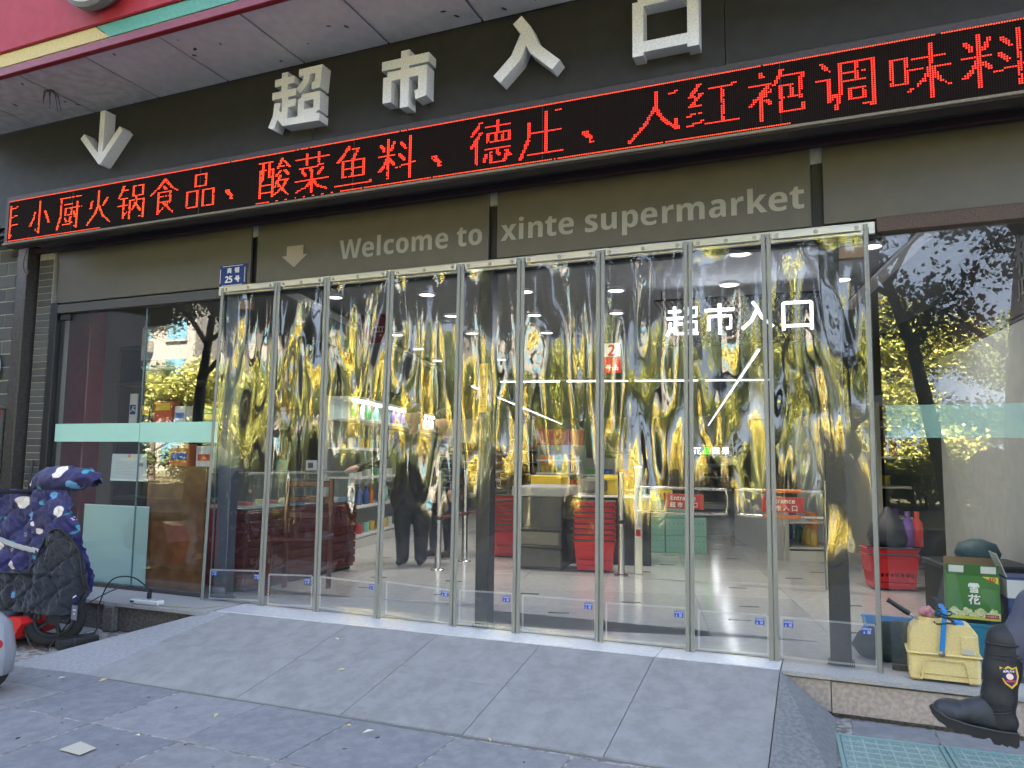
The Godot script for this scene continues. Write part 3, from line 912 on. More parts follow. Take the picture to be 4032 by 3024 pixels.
# ---------------------------------------------------------------- plastic curtain
func build_curtain() -> void:
	var xt := [-4.665, -4.075, -3.59, -3.01, -2.42, -1.95, -1.375, -0.795, -0.32, 0.255]
	var xb := [-4.72, -4.11, -3.585, -3.05, -2.437, -1.963, -1.387, -0.811, -0.324, 0.247]
	var zt := 0.10
	var clear := pane("curtain_plastic", Color(0.92, 0.95, 0.9), 0.004)
	var band := grainy("band_plastic", lin(0.20, 0.198, 0.17), lin(0.27, 0.265, 0.23), 0.35, 5.0, 0.05, 131)
	var groove := mat("band_groove", lin(0.055, 0.06, 0.05), 0.5)
	var clamp := mat("clamp_metal", lin(0.55, 0.54, 0.5), 0.28, 0.85)
	var weld := mat("weld_white", lin(0.5, 0.51, 0.5), 0.3)
	var lab := blank(64, 48, lin(0.02, 0.045, 0.25))
	lab.fill_rect(Rect2i(4, 4, 56, 14), lin(0.3, 0.35, 0.6))
	for i in 3:
		ink(lab, ["hua", "pin", "le"][i], 6 + 17 * i, 4, 13, 1, lin(0.02, 0.045, 0.25))
	lab.fill_rect(Rect2i(34, 22, 22, 22), lin(0.25, 0.3, 0.5))
	for i in 10:
		lab.fill_rect(Rect2i(14 - i / 2, 24 + i * 2, 1 + i, 2), lin(0.45, 0.5, 0.7))
	var labm := picture_mat("curtain_label", lab, 0.4)
	# rail that carries all strips
	var rail := thing("curtain_rail", "bright metal rail along the top of the plastic curtain", "rail", Vector3(-2.2, 2.53, 0.075))
	put("channel", box_mesh(Vector3(5.0, 0.075, 0.022), 0.003), clamp, rail, Vector3(-0.01, 0.015, 0.0))
	var n1 := FastNoiseLite.new()
	n1.seed = 5
	n1.frequency = 1.0
	n1.fractal_octaves = 1
	n1.domain_warp_enabled = true
	n1.domain_warp_fractal_type = FastNoiseLite.DOMAIN_WARP_FRACTAL_NONE
	n1.domain_warp_amplitude = 0.5
	n1.domain_warp_frequency = 0.6
	var n2 := FastNoiseLite.new()
	n2.seed = 15
	n2.frequency = 1.0
	n2.fractal_octaves = 1
	n2.domain_warp_enabled = true
	n2.domain_warp_fractal_type = FastNoiseLite.DOMAIN_WARP_FRACTAL_NONE
	n2.domain_warp_amplitude = 0.5
	n2.domain_warp_frequency = 0.7
	var n3 := FastNoiseLite.new()
	n3.seed = 25
	n3.frequency = 1.0
	n3.fractal_octaves = 1
	var rd := RandomNumberGenerator.new()
	rd.seed = 404
	var places := ["at the pier end of the row", "second from the pier end", "third from the pier end", "fourth from the pier end", "narrow, just before the yellow paper strip", "just past the yellow paper strip", "in front of the lane two sign", "third from the sprayer end", "second from the sprayer end"]
	for i in 9:
		var lbl := "clear rippled plastic curtain strip, %s" % (places[i] if i != 8 else "at the sprayer end of the row")
		if i == 7:
			lbl = "clear rippled plastic curtain strip, second from the sprayer end"
		elif i == 6:
			lbl = "clear rippled plastic curtain strip, third from the sprayer end"
		var t := thing("curtain_strip", lbl, "curtain strip", Vector3((xt[i] + xt[i + 1]) / 2, -0.02, zt), 0.0, "clear plastic strips of the entrance curtain")
		var ox: float = t.position.x
		var H := 2.60
		var nx := 44
		var ny := 150
		var zz := PackedFloat32Array()
		zz.resize((nx + 1) * (ny + 1))
		var hang: float = [0.38, 0.66, 0.55, 0.76, 0.5, 0.68, 0.6, 0.74, 0.98][i]
		var dents := []
		for k in 7:
			dents.append([rd.randf_range(0.12, 0.88), rd.randf_range(0.7, 2.3), rd.randf_range(0.05, 0.12), rd.randf_range(0.10, 0.26), rd.randf_range(0.004, 0.009) * (1.0 if rd.randf() < 0.5 else -1.0), rd.randf_range(-0.5, 0.5)])
		for iy in ny + 1:
			var v := float(iy) / ny
			var y := v * H
			var ev := smoothstep(0.03, 0.3, v) * smoothstep(1.0, 0.93, v) * (0.35 + 0.65 * smoothstep(0.1, 0.42, v))
			for ix in nx + 1:
				var u := float(ix) / nx
				var x: float = lerpf(lerpf(xb[i], xt[i], v), lerpf(xb[i + 1], xt[i + 1], v), u) + i * 3.7
				var eu := pow(4.0 * u * (1.0 - u), 0.45)
				var calm := 0.2 + 1.0 * smoothstep(-0.2, 0.4, n1.get_noise_2d(x * 1.1 + 7.0, y * 0.5 + 3.0))
				var zv := n1.get_noise_2d(x * 3.0, y * 0.52) * 0.024 + (n2.get_noise_2d(x * 5.8 + 31.0, y * 1.45) * 0.0095 + n3.get_noise_2d(x * 12.0, y * 2.4 + 11.0) * 0.0010) * calm
				for dn: Array in dents:
					var dy: float = (y - dn[1]) / dn[3]
					if absf(dy) < 2.5:
						var dx: float = ((u - dn[0]) * 0.55 - (y - dn[1]) * dn[5] * 0.3) / dn[2]
						zv += dn[4] * exp(-dx * dx - dy * dy)
				zz[iy * (nx + 1) + ix] = zv * ev * eu * hang + 0.012 * sin(PI * u) * (0.5 - v)
		var vs := PackedVector3Array()
		var ns := PackedVector3Array()
		var ids := PackedInt32Array()
		for sidek in 2:
			var off := 0.0012 if sidek == 0 else -0.0012
			var base := vs.size()
			for iy in ny + 1:
				var v := float(iy) / ny
				var l := lerpf(xb[i], xt[i], v) + 0.012
				var r := lerpf(xb[i + 1], xt[i + 1], v) - 0.012
				for ix in nx + 1:
					var u := float(ix) / nx
					var k := iy * (nx + 1) + ix
					vs.append(Vector3(lerpf(l, r, u) - ox, v * H, zz[k] + off))
					var x0 := maxi(ix - 1, 0)
					var x1 := mini(ix + 1, nx)
					var y0 := maxi(iy - 1, 0)
					var y1 := mini(iy + 1, ny)
					var dx := (zz[iy * (nx + 1) + x1] - zz[iy * (nx + 1) + x0]) / ((r - l) / nx * (x1 - x0))
					var dy := (zz[y1 * (nx + 1) + ix] - zz[y0 * (nx + 1) + ix]) / (H / ny * (y1 - y0))
					ns.append(Vector3(-dx, -dy, 1).normalized())
			for iy in ny:
				for ix in nx:
					var a := base + iy * (nx + 1) + ix
					var b := a + 1
					var c := a + nx + 1
					var d := c + 1
					ids.append_array(PackedInt32Array([a, c, d, a, d, b]))
		var arr := []
		arr.resize(Mesh.ARRAY_MAX)
		arr[Mesh.ARRAY_VERTEX] = vs
		arr[Mesh.ARRAY_NORMAL] = ns
		arr[Mesh.ARRAY_INDEX] = ids
		var am := ArrayMesh.new()
		am.add_surface_from_arrays(Mesh.PRIMITIVE_TRIANGLES, arr)
		put("sheet", am, clear, t)
		# edge bands with a groove
		for s in 2:
			var bx_t: float = (xt[i] + 0.0155 if s == 0 else xt[i + 1] - 0.0155) - ox
			var bx_b: float = (xb[i] + 0.0155 if s == 0 else xb[i + 1] - 0.0155) - ox
			var bs := start()
			var dirv := Vector3(bx_t - bx_b, H - 0.03, 0)
			var bas := Basis(Vector3.BACK, -atan2(dirv.x, dirv.y))
			var mid := Vector3((bx_t + bx_b) / 2, H / 2 - 0.02, 0.003)
			box(bs, mid, Vector3(0.025, dirv.length() + 0.04, 0.007), 0.001, bas)
			for g in 2:
				box(bs, mid + Vector3(-0.009 + 0.018 * g, 0, 0.0045), Vector3(0.004, dirv.length() + 0.038, 0.003), 0.0008, bas)
			var eb := put("edge_band", done(bs), band, t)
			var gs := start()
			box(gs, mid + Vector3(0.0155 if s == 1 else -0.0155, 0, -0.001), Vector3(0.003, dirv.length(), 0.004), 0.0, bas)
			put("groove", done(gs), groove, eb)
		# clamp plate and bolts
		var w: float = xt[i + 1] - xt[i]
		put("clamp_plate", box_mesh(Vector3(w - 0.075, 0.04, 0.005), 0.0015), clamp, t, Vector3(0, H - 0.035, 0.014))
		for k in 3:
			var bo := start()
			var at := Vector3((k - 1) * (w / 2 - 0.065), H - 0.036, 0.0165)
			lathe(bo, [Vector2(0.0, 0.0), Vector2(0.0145, 0.0), Vector2(0.0145, 0.002), Vector2(0.008, 0.0025), Vector2(0.008, 0.009), Vector2(0.0, 0.0095)], 10, at, Basis(Vector3.RIGHT, PI / 2))
			put("bolt", done(bo), mat("bolt_metal", lin(0.3, 0.29, 0.27), 0.35, 0.9), t)
		# weighted pocket: herringbone welds round it and two or three little labels
		var ws := start()
		var pw := w - 0.075
		var ph := 0.225
		var py := 0.165
		var tilt: float = R.randf_range(-0.012, 0.012)
		var segs := [[Vector3(-pw / 2, py + ph / 2, 0), Vector3(pw / 2, py + ph / 2, 0)], [Vector3(-pw / 2, py - ph / 2, 0), Vector3(pw / 2, py - ph / 2, 0)], [Vector3(-pw / 2, py - ph / 2, 0), Vector3(-pw / 2, py + ph / 2, 0)], [Vector3(pw / 2, py - ph / 2, 0), Vector3(pw / 2, py + ph / 2, 0)]]
		for sg: Array in segs:
			var p0: Vector3 = sg[0]
			var p1: Vector3 = sg[1]
			var dd := (p1 - p0).normalized()
			var side := Vector3(-dd.y, dd.x, 0)
			var cnt := int(p0.distance_to(p1) / 0.011)
			for k in cnt:
				var c0 := p0.lerp(p1, (k + 0.5) / cnt) + Vector3(0, tilt * (p0.lerp(p1, (k + 0.5) / cnt).x) * 4.0, 0.0042)
				for hs: float in [-1.0, 1.0]:
					var e := c0 + side * hs * 0.006 - dd * 0.005
					box(ws, (c0 + e) / 2 + Vector3(0, 0, 0.0004 * hs), Vector3(c0.distance_to(e), 0.0032, 0.0018), 0.0, Basis(Vector3.BACK, atan2(e.y - c0.y, e.x - c0.x)))
		var wd := put("pocket_weld", done(ws), weld, t)
		wd.set_meta("label", "herringbone welds round the weighted pocket")
		put("pocket_sheet", box_mesh(Vector3(pw - 0.02, ph - 0.02, 0.0015)), pane("pocket_plastic", Color(0.9, 0.9, 0.88), 0.02), t, Vector3(0, py, -0.006))
		var labx := [pw / 2 - 0.045] if i > 0 and i < 8 else [pw / 2 - 0.045, -pw / 2 + 0.04]
		for lx: float in labx:
			put("label_sticker", quad_sheet(Vector3(-0.026, 0.019, 0), Vector3(0.026, 0.019, 0), Vector3(0.026, -0.019, 0), Vector3(-0.026, -0.019, 0)), labm, t, Vector3(lx, py + ph / 2 - 0.035, 0.0046))

# ---------------------------------------------------------------- shop interior shell
func sp(x: float, y: float, z: float) -> Vector3:
	# a point in the shop's own turned frame (origin at the doorway's middle)
	return Vector3(-2.2, 0, 0) + Vector3(x, y, z).rotated(Vector3.UP, STORE_TURN)

func build_shop_shell() -> void:
	var st := start()
	face(st, [Vector3(-14, -0.012, 0.02), Vector3(3.4, -0.012, 0.02), Vector3(3.4, -0.012, -30), Vector3(-22, -0.012, -30)], Vector3(0, -9, 0))
	var fl := structure("shop_floor", done(st), mat("floor_joint", lin(0.12, 0.12, 0.115), 0.5))
	var fms := []
	for i in 3:
		var k: float = [0.92, 1.0, 1.05][i]
		fms.append(grainy("floor_tile_%d" % i, lin(0.37 * k, 0.37 * k, 0.36 * k), lin(0.47 * k, 0.47 * k, 0.455 * k), 0.14, 1.2, 0.02, 141 + i))
	var tm := box_mesh(Vector3(0.797, 0.02, 0.797), 0.0015)
	var dark := mat("floor_inlay", lin(0.05, 0.045, 0.042), 0.2)
	var inlay := box_mesh(Vector3(0.16, 0.004, 0.05))
	for ix in range(-5, 6):
		for iz in range(0, 15):
			var p := sp(ix * 0.8 + 0.3, -0.010, 0.35 - iz * 0.8)
			if p.z > -0.35 or p.x < -7.5 or p.x > 2.8:
				continue
			var o := put("floor_tile", tm, fms[R.randi() % 3], fl, p)
			o.rotation.y = STORE_TURN
			if R.randf() < 0.75:
				var q := put("floor_inlay", inlay, dark, fl, p + Vector3(R.randf_range(-0.3, 0.3), 0.0085, R.randf_range(-0.3, 0.3)))
				q.rotation.y = STORE_TURN
	var st2 := start()
	slab(st2, [Vector3(-6.7, 0.0, -0.02), Vector3(2.9, 0.0, -0.02), Vector3(2.9, 0.0, -0.55), Vector3(-6.7, 0.0, -0.55)], 0.01)
	put("door_strip", done(st2), fms[1], fl)
	# ceiling
	var ce := start()
	slab(ce, [Vector3(-14, 3.2, 0.0), Vector3(3.4, 3.2, 0.0), Vector3(3.4, 3.2, -30), Vector3(-22, 3.2, -30)], 0.19)
	structure("shop_ceiling", done(ce), grainy("ceiling_grey", lin(0.21, 0.22, 0.23), lin(0.26, 0.27, 0.28), 0.8, 0.5, 0.03, 145))
	var wm := grainy("shop_wall", lin(0.34, 0.34, 0.33), lin(0.4, 0.4, 0.39), 0.8, 0.5, 0.03, 147)
	structure("wall_back", box_mesh(Vector3(26, 3.2, 0.2)), wm, Vector3(-9, 1.59, -27))
	var lw := structure("wall_left", box_mesh(Vector3(0.2, 3.2, 28)), wm, sp(-7.6, 1.59, -12.5))
	lw.rotation.y = STORE_TURN
	var ll := structure("wall_side", box_mesh(Vector3(0.2, 3.2, 5.6)), mat("wall_brown", lin(0.15, 0.125, 0.11), 0.7), Vector3(-7.62, 1.59, -2.9))
	var rw := structure("wall_right", box_mesh(Vector3(0.2, 3.2, 28)), grainy("wall_olive", lin(0.07, 0.072, 0.06), lin(0.09, 0.092, 0.075), 0.8, 0.5, 0.03, 149), sp(4.55, 1.59, -13.8))
	rw.rotation.y = STORE_TURN

# ---------------------------------------------------------------- the street behind the photographer
func leaf_clump(seed_: int, spread: float, size: float, count: int) -> ArrayMesh:
	var rr := RandomNumberGenerator.new()
	rr.seed = seed_
	var st := start()
	for i in count:
		var c := Vector3(rr.randfn(), rr.randfn(), rr.randfn()) * spread * 0.5
		var b := Basis.from_euler(Vector3(rr.randf_range(-1.2, 0.6), rr.randf() * TAU, rr.randf_range(-0.5, 0.5)))
		var l := size * rr.randf_range(0.7, 1.25)
		var w := l * 0.42
		var p := [c, c + b * Vector3(w, 0.06 * l, l * 0.45), c + b * Vector3(0, -0.05 * l, l), c + b * Vector3(-w, 0.06 * l, l * 0.45)]
		face(st, [p[0], p[1], p[2]], c - Vector3(0, 5, 0))
		face(st, [p[0], p[2], p[3]], c - Vector3(0, 5, 0))
	return done(st)

func leaf_mat(key: String, c: Color, back: Color) -> StandardMaterial3D:
	var m := mat(key, Color.WHITE, 0.55)
	m.vertex_color_use_as_albedo = true
	m.albedo_color = c
	m.backlight_enabled = true
	m.backlight = back
	m.cull_mode = BaseMaterial3D.CULL_DISABLED
	return m

func crown(called: String, parent: Node, mesh: Mesh, m: Material, blobs: Array, count: int, rr: RandomNumberGenerator, scale := 1.0) -> void:
	var mm := MultiMesh.new()
	mm.transform_format = MultiMesh.TRANSFORM_3D
	mm.use_colors = true
	mm.mesh = mesh
	mm.instance_count = count
	var vol := 0.0
	for b: Array in blobs:
		vol += pow(b[1], 2.2)
	var k := 0
	for bi in blobs.size():
		var b: Array = blobs[bi]
		var n := int(count * pow(b[1], 2.2) / vol)
		if bi == blobs.size() - 1:
			n = count - k
		for j in n:
			var d := Vector3(rr.randfn(), rr.randfn(), rr.randfn()).normalized() * pow(rr.randf(), 0.42)
			var p: Vector3 = b[0] + d * Vector3(b[1], b[1] * 0.78, b[1])
			var t := Transform3D(Basis.from_euler(Vector3(rr.randf() * 0.8, rr.randf() * TAU, rr.randf() * 0.8)).scaled(Vector3.ONE * scale * rr.randf_range(0.7, 1.3)), p)
			mm.set_instance_transform(k, t)
			var v := rr.randf_range(0.65, 1.25)
			mm.set_instance_color(k, Color(v * rr.randf_range(0.9, 1.15), v, v * rr.randf_range(0.7, 1.1)))
			k += 1
	var o := MultiMeshInstance3D.new()
	o.name = called
	o.multimesh = mm
	o.material_override = m
	o.set_meta("kind", "stuff")
	parent.add_child(o, true)

func tree(label: String, at: Vector3, h: float, spread: float, m: Material, seed_: int, clump: Mesh, count: int, lean := 0.0, trunk_r := 0.16) -> void:
	var rr := RandomNumberGenerator.new()
	rr.seed = seed_
	var t := thing("street_tree", label, "tree", at, 0.0, "street trees across from the shop")
	var bark := grainy("bark", lin(0.05, 0.042, 0.034), lin(0.11, 0.095, 0.08), 0.95, 2.0, 0.04, 151, 0.8)
	var st := start()
	var top := Vector3(lean, h * 0.72, rr.randf_range(-0.3, 0.3))
	var fork := Vector3(lean * 0.35, h * (0.36 if h > 8.5 else 0.22), 0)
	tube(st, [Vector3(0, -0.05, 0), Vector3(lean * 0.1, h * 0.12, 0), fork, top], [trunk_r * 1.25, trunk_r, trunk_r * 0.8, trunk_r * 0.3], 9)
	var blobs := [[top + Vector3(0, h * 0.06, 0), spread * 0.62]]
	for k in 6:
		var a := TAU * k / 6.0 + rr.randf() * 0.8
		var s := fork.lerp(top, rr.randf_range(0.0, 0.75))
		var e := s + Vector3(cos(a) * spread * rr.randf_range(0.5, 0.9), h * rr.randf_range(0.10, 0.26), sin(a) * spread * rr.randf_range(0.5, 0.9))
		var mid := s.lerp(e, 0.5) + Vector3(rr.randf_range(-0.2, 0.2), rr.randf_range(-0.1, 0.25), 0)
		tube(st, [s, mid, e], [trunk_r * 0.45, trunk_r * 0.3, trunk_r * 0.1], 6)
		blobs.append([e, spread * rr.randf_range(0.34, 0.5)])
	put("trunk", done(st), bark, t)
	crown("crown", t, clump, m, blobs, count, rr)

func build_street() -> void:
	var big := leaf_clump(3, 0.42, 0.17, 12)
	var small := leaf_clump(4, 0.34, 0.12, 14)
	var yellow := leaf_mat("leaf_yellow", lin(0.70, 0.64, 0.22), lin(0.48, 0.45, 0.14))
	var lime := leaf_mat("leaf_lime", lin(0.40, 0.42, 0.15), lin(0.38, 0.40, 0.12))
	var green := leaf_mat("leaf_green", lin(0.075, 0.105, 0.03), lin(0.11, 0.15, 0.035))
	var rust := leaf_mat("leaf_rust", lin(0.40, 0.29, 0.07), lin(0.38, 0.27, 0.06))
	# kerb and far verge
	structure("kerb", box_mesh(Vector3(150, 0.16, 0.25), 0.02), grainy("kerb_stone", lin(0.28, 0.27, 0.26), lin(0.4, 0.39, 0.38), 0.85, 1.0, 0.03, 153), Vector3(-15, GROUND + 0.02, 12.4))
	structure("verge", box_mesh(Vector3(150, 0.1, 60)), grainy("soil", lin(0.06, 0.055, 0.03), lin(0.12, 0.11, 0.05), 1.0, 0.4, 0.05, 155), Vector3(-15, GROUND + 0.03, 42.6))
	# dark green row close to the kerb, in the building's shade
	var spots := [
		[2.05, 10.6, 9.5, 2.5, "green", "leafy dark green street tree with a slanting trunk", -1.6, 0.14],
		[3.05, 11.4, 9.0, 2.4, "green", "leafy dark green street tree close beside the slanting one", 0.5, 0.17],
		[6.8, 10.4, 9.5, 2.7, "green", "broad dark green street tree on the sprayer side", 0.4, 0.17],
		[-3.4, 10.2, 9.8, 2.9, "green", "dark green street tree facing the doorway", -0.5, 0.16],
		[-8.2, 11.0, 9.4, 2.9, "green", "dark green street tree facing the address plate", 0.4, 0.17],
		[-12.6, 10.4, 9.6, 2.9, "green", "dark green street tree facing the brick wall", 0.0, 0.17],
		[-16.8, 11.6, 9.2, 2.6, "green", "dark green street tree with twin limbs down the street", 0.5, 0.18],
		[-19.2, 10.6, 9.8, 2.8, "green", "tall dark green street tree before the pale flats", -0.3, 0.18],
		[-24.0, 11.2, 9.6, 3.0, "green", "dark green street tree furthest down the street", 0.0, 0.18],
	]
	# sunlit autumn trees further back
	var far_kinds := ["yellow", "green", "yellow", "green", "lime", "green"]
	var far_words := ["golden yellow autumn tree", "dark green tree", "lemon yellow autumn tree", "deep green tree", "pale lime autumn tree", "dull green tree"]
	var places := ["behind the sprayer side street tree", "next along from the sprayer side", "behind the two close trunks", "behind the doorway tree", "opposite the doorway", "opposite the lane two sign", "opposite the yellow paper strip", "opposite the address plate", "opposite the brick pier", "opposite the brick wall", "past the brick wall", "before the twin limbed tree", "behind the twin limbed tree", "under the pale flats", "beyond the pale flats", "at the street's end", "past the street's end"]
	var rf := RandomNumberGenerator.new()
	rf.seed = 31
	for i in 17:
		var k := i % 6
		if i < 4 or i > 10:
			k = [1, 4][i % 2]
		spots.append([13.5 - 3.9 * i + rf.randf_range(-0.5, 0.5), 23.0 + rf.randf_range(-1.2, 2.4), rf.randf_range(5.8, 7.6), rf.randf_range(2.3, 2.9), far_kinds[k], "%s %s" % [far_words[k], places[i]], 0.0, 0.15])
	var by := {"green": green, "lime": lime, "yellow": yellow, "rust": rust}
	for i in spots.size():
		var s: Array = spots[i]
		tree(s[5], Vector3(s[0], GROUND + 0.07, s[1]), s[2], s[3], by[s[4]], 500 + i, small if s[4] == "green" else big, 560 if i < 3 else 2600 if i < 9 else 1000, s[6], s[7])
	# clipped shrubs along the verge
	var rr := RandomNumberGenerator.new()
	rr.seed = 91
	for i in 13:
		var x := 12.5 - 4.9 * i
		var kind: String = ["lime", "green", "lime", "yellow", "yellow", "green", "lime"][i % 7] if i < 7 else "green"
		var sh := thing("roadside_shrub", "%s roadside shrub" % {"lime": "bushy lime green", "yellow": "bushy golden yellow", "green": "bushy dark green"}[kind], "shrub", Vector3(x, GROUND + 0.07, 21.2 + rr.randf_range(-0.8, 0.8)), 0.0, "shrubs along the far verge, " + kind)
		var st := start()
		for k in 5:
			tube(st, [Vector3(rr.randf_range(-0.2, 0.2), -0.03, 0), Vector3(rr.randf_range(-1.0, 1.0), 1.3, rr.randf_range(-0.4, 0.4))], [0.04, 0.015], 5)
		put("stems", done(st), mats["bark"], sh)
		crown("foliage", sh, big, by[kind], [[Vector3(-0.9, 1.0, 0), 1.1], [Vector3(0.5, 1.25, 0.1), 1.3], [Vector3(1.2, 0.8, -0.1), 0.95]], 620, rr)
	# white flats
	var fw := grainy("flat_wall", lin(0.20, 0.19, 0.18), lin(0.25, 0.24, 0.225), 0.9, 0.2, 0.03, 157)
	var fg := mat("flat_window", lin(0.10, 0.22, 0.30), 0.1)
	for b in 3:
		var bx: float = [-52.0, -27.0, 34.0][b]
		var bz: float = [42.0, 60.0, 62.0][b]
		var hh: float = [19.0, 15.0, 12.0][b]
		var t := thing("apartment_building", ["pale apartment block with balconies seen down the street", "white apartment block behind the yellow trees", "low pale apartment block behind the two close trunks"][b], "building", Vector3(bx, GROUND, bz))
		put("wall", box_mesh(Vector3(18, hh, 10)), fw, t, Vector3(0, hh / 2, 0))
		put("parapet", box_mesh(Vector3(18.5, 0.5, 10.5)), fw, t, Vector3(0, hh + 0.2, 0))
		for r in int(hh / 3.0):
			for c in 5:
				var wn := put("window", box_mesh(Vector3(1.9, 1.6, 0.12), 0.02), fg, t, Vector3(-7.2 + 3.6 * c, 1.8 + 3.0 * r, -5.0))
				put("sill", box_mesh(Vector3(2.1, 0.12, 0.3)), fw, wn, Vector3(0, -0.86, -0.1))
				if c % 2 == 1:
					put("balcony", box_mesh(Vector3(2.6, 0.9, 0.9), 0.03), fw, t, Vector3(-7.2 + 3.6 * c, 0.6 + 3.0 * r, -5.5))

# ---------------------------------------------------------------- things outside
func build_outside_things() -> void:
	var black := mat("black_plastic", lin(0.012, 0.012, 0.013), 0.45)
	# sprayer
	var sp_ := thing("sprayer", "cream plastic tool box sprayer with a blue carry handle on the step", "sprayer", Vector3(0.54, 0.004, 0.105), -0.02)
	var cream := grainy("sprayer_cream", lin(0.56, 0.43, 0.17), lin(0.68, 0.55, 0.25), 0.5, 3.0, 0.04, 161, 0.0)
	var lower := start()
	box(lower, Vector3(0, 0.085, 0), Vector3(0.335, 0.115, 0.18), 0.016)
	for s: float in [-1.0, 1.0]:
		box(lower, Vector3(0.135 * s, 0.028, 0), Vector3(0.06, 0.05, 0.176), 0.012)
	put("lower_tank", done(lower), cream, sp_)
	var arch := start()
	prism(arch, PackedVector2Array([Vector2(-0.115, 0.012), Vector2(-0.095, 0.115), Vector2(-0.07, 0.125), Vector2(0.085, 0.125), Vector2(0.105, 0.11), Vector2(0.12, 0.012), Vector2(0.112, 0.012), Vector2(0.097, 0.106), Vector2(0.08, 0.117), Vector2(-0.066, 0.117), Vector2(-0.087, 0.108), Vector2(-0.106, 0.012)]), 0.0, 0.012)
	put("arch_rib", done(arch), cream, sp_, Vector3(0, 0, 0.086))
	put("front_skirt", box_mesh(Vector3(0.215, 0.095, 0.004), 0.001), cream, sp_, Vector3(0.005, 0.06, 0.082))
	put("rim", box_mesh(Vector3(0.356, 0.012, 0.2), 0.005), cream, sp_, Vector3(0, 0.146, 0))
	var lid := start()
	prism(lid, PackedVector2Array([Vector2(-0.163, 0.152), Vector2(0.163, 0.152), Vector2(0.160, 0.262), Vector2(0.142, 0.268), Vector2(0.138, 0.292), Vector2(0.12, 0.302), Vector2(-0.02, 0.306), Vector2(-0.115, 0.300), Vector2(-0.148, 0.272), Vector2(-0.160, 0.235)]), -0.088, 0.088)
	put("lid", done(lid), cream, sp_)
	put("side_notch", box_mesh(Vector3(0.07, 0.096, 0.012), 0.004), cream, sp_, Vector3(0.112, 0.205, 0.09))
	for x: float in [-0.155, -0.035, 0.15]:
		put("rib", box_mesh(Vector3(0.009, 0.085, 0.007), 0.003), cream, sp_, Vector3(x, 0.212 - (0.02 if x < -0.1 else 0.0), 0.0905))
	var neck := start()
	lathe(neck, [Vector2(0.06, 0.30), Vector2(0.058, 0.325), Vector2(0.05, 0.327), Vector2(0.048, 0.312), Vector2(0, 0.312)], 20, Vector3(-0.045, 0, 0.0))
	put("filler_neck", done(neck), cream, sp_)
	var cap := start()
	lathe(cap, [Vector2(0.03, 0.295), Vector2(0.03, 0.315), Vector2(0.022, 0.32), Vector2(0, 0.32)], 14, Vector3(0.075, 0, 0.03))
	put("filler_cap", done(cap), mat("handle_blue", lin(0.02, 0.19, 0.48), 0.4), sp_)
	var hd := start()
	for s: float in [-1.0, 1.0]:
		box(hd, Vector3(0.0, 0.262, 0.098 * s), Vector3(0.024, 0.225, 0.008), 0.003, Basis(Vector3.BACK, -0.1))
	box(hd, Vector3(0.011, 0.375, 0.0), Vector3(0.026, 0.016, 0.2), 0.005, Basis(Vector3.BACK, -0.1))
	put("carry_handle", done(hd), mats["handle_blue"], sp_)
	var pv := start()
	lathe(pv, [Vector2(0, 0), Vector2(0.016, 0.0), Vector2(0.016, 0.004), Vector2(0.008, 0.006), Vector2(0, 0.007)], 12, Vector3(-0.011, 0.153, 0.1025), Basis(Vector3.RIGHT, PI / 2))
	put("pivot_bolt", done(pv), mat("bolt_metal"), sp_)
	var hose := start()
	var hp := []
	for k in 44:
		var a := 0.42 * k
		hp.append(Vector3(0.01 + cos(a) * (0.05 - 0.0004 * k), 0.302 + 0.0019 * k + 0.01 * sin(a * 1.7), 0.06 + sin(a) * 0.045))
	tube(hose, hp, 0.0042, 6)
	put("hose", done(hose), black, sp_)
	put("label_sticker", quad_sheet(Vector3(-0.03, 0.016, 0), Vector3(0.025, 0.013, 0), Vector3(0.025, -0.012, 0), Vector3(-0.03, -0.01, 0)), grainy("worn_label", lin(0.3, 0.27, 0.2), lin(0.65, 0.63, 0.58), 0.6, 30.0, 0.06, 165), sp_, Vector3(0.115, 0.172, 0.0965))
	var rag := start()
	for k in 9:
		lathe(rag, [Vector2(0, -0.018), Vector2(0.016, -0.008), Vector2(0.02, 0.004), Vector2(0.01, 0.018), Vector2(0, 0.02)], 8, Vector3(-0.075 + R.randf_range(-0.03, 0.03), 0.34 + R.randf_range(-0.02, 0.03), 0.0 + R.randf_range(-0.03, 0.03)), Basis.from_euler(Vector3(R.randf() * 3, R.randf() * 3, 0)), true)
	single("pink_rag", done(rag), grainy("rag_pink", lin(0.3, 0.05, 0.07), lin(0.6, 0.45, 0.42), 0.95, 20.0, 0.06, 167), "crumpled red and white rag on top of the sprayer", "rag", sp_.position)
	var wand := thing("spray_wand", "spray wand with a black ribbed grip leaning from the sprayer", "wand", Vector3(0.44, 0.31, 0.10))
	var w1 := start()
	tube(w1, [Vector3(0.03, -0.03, 0), Vector3(-0.055, 0.028, 0)], 0.0075, 10)
	put("rod", done(w1), mat("chrome", lin(0.45, 0.45, 0.45), 0.26, 1.0), wand)
	var w2 := start()
	tube(w2, [Vector3(-0.05, 0.025, 0), Vector3(-0.06, 0.031, 0), Vector3(-0.15, 0.088, 0), Vector3(-0.158, 0.093, 0)], [0.013, 0.0145, 0.0125, 0.016], 12)
	put("grip", done(w2), black, wand)
	# utility covers in the pavement
	var cg := grainy("cover_green", lin(0.15, 0.24, 0.225), lin(0.26, 0.36, 0.335), 0.7, 2.4, 0.04, 169, 0.4)
	var cf := grainy("cover_frame", lin(0.14, 0.25, 0.235), lin(0.2, 0.32, 0.30), 0.6, 2.0, 0.04, 171)
	var ridge := mat("cover_ridge", lin(0.30, 0.385, 0.365), 0.7)
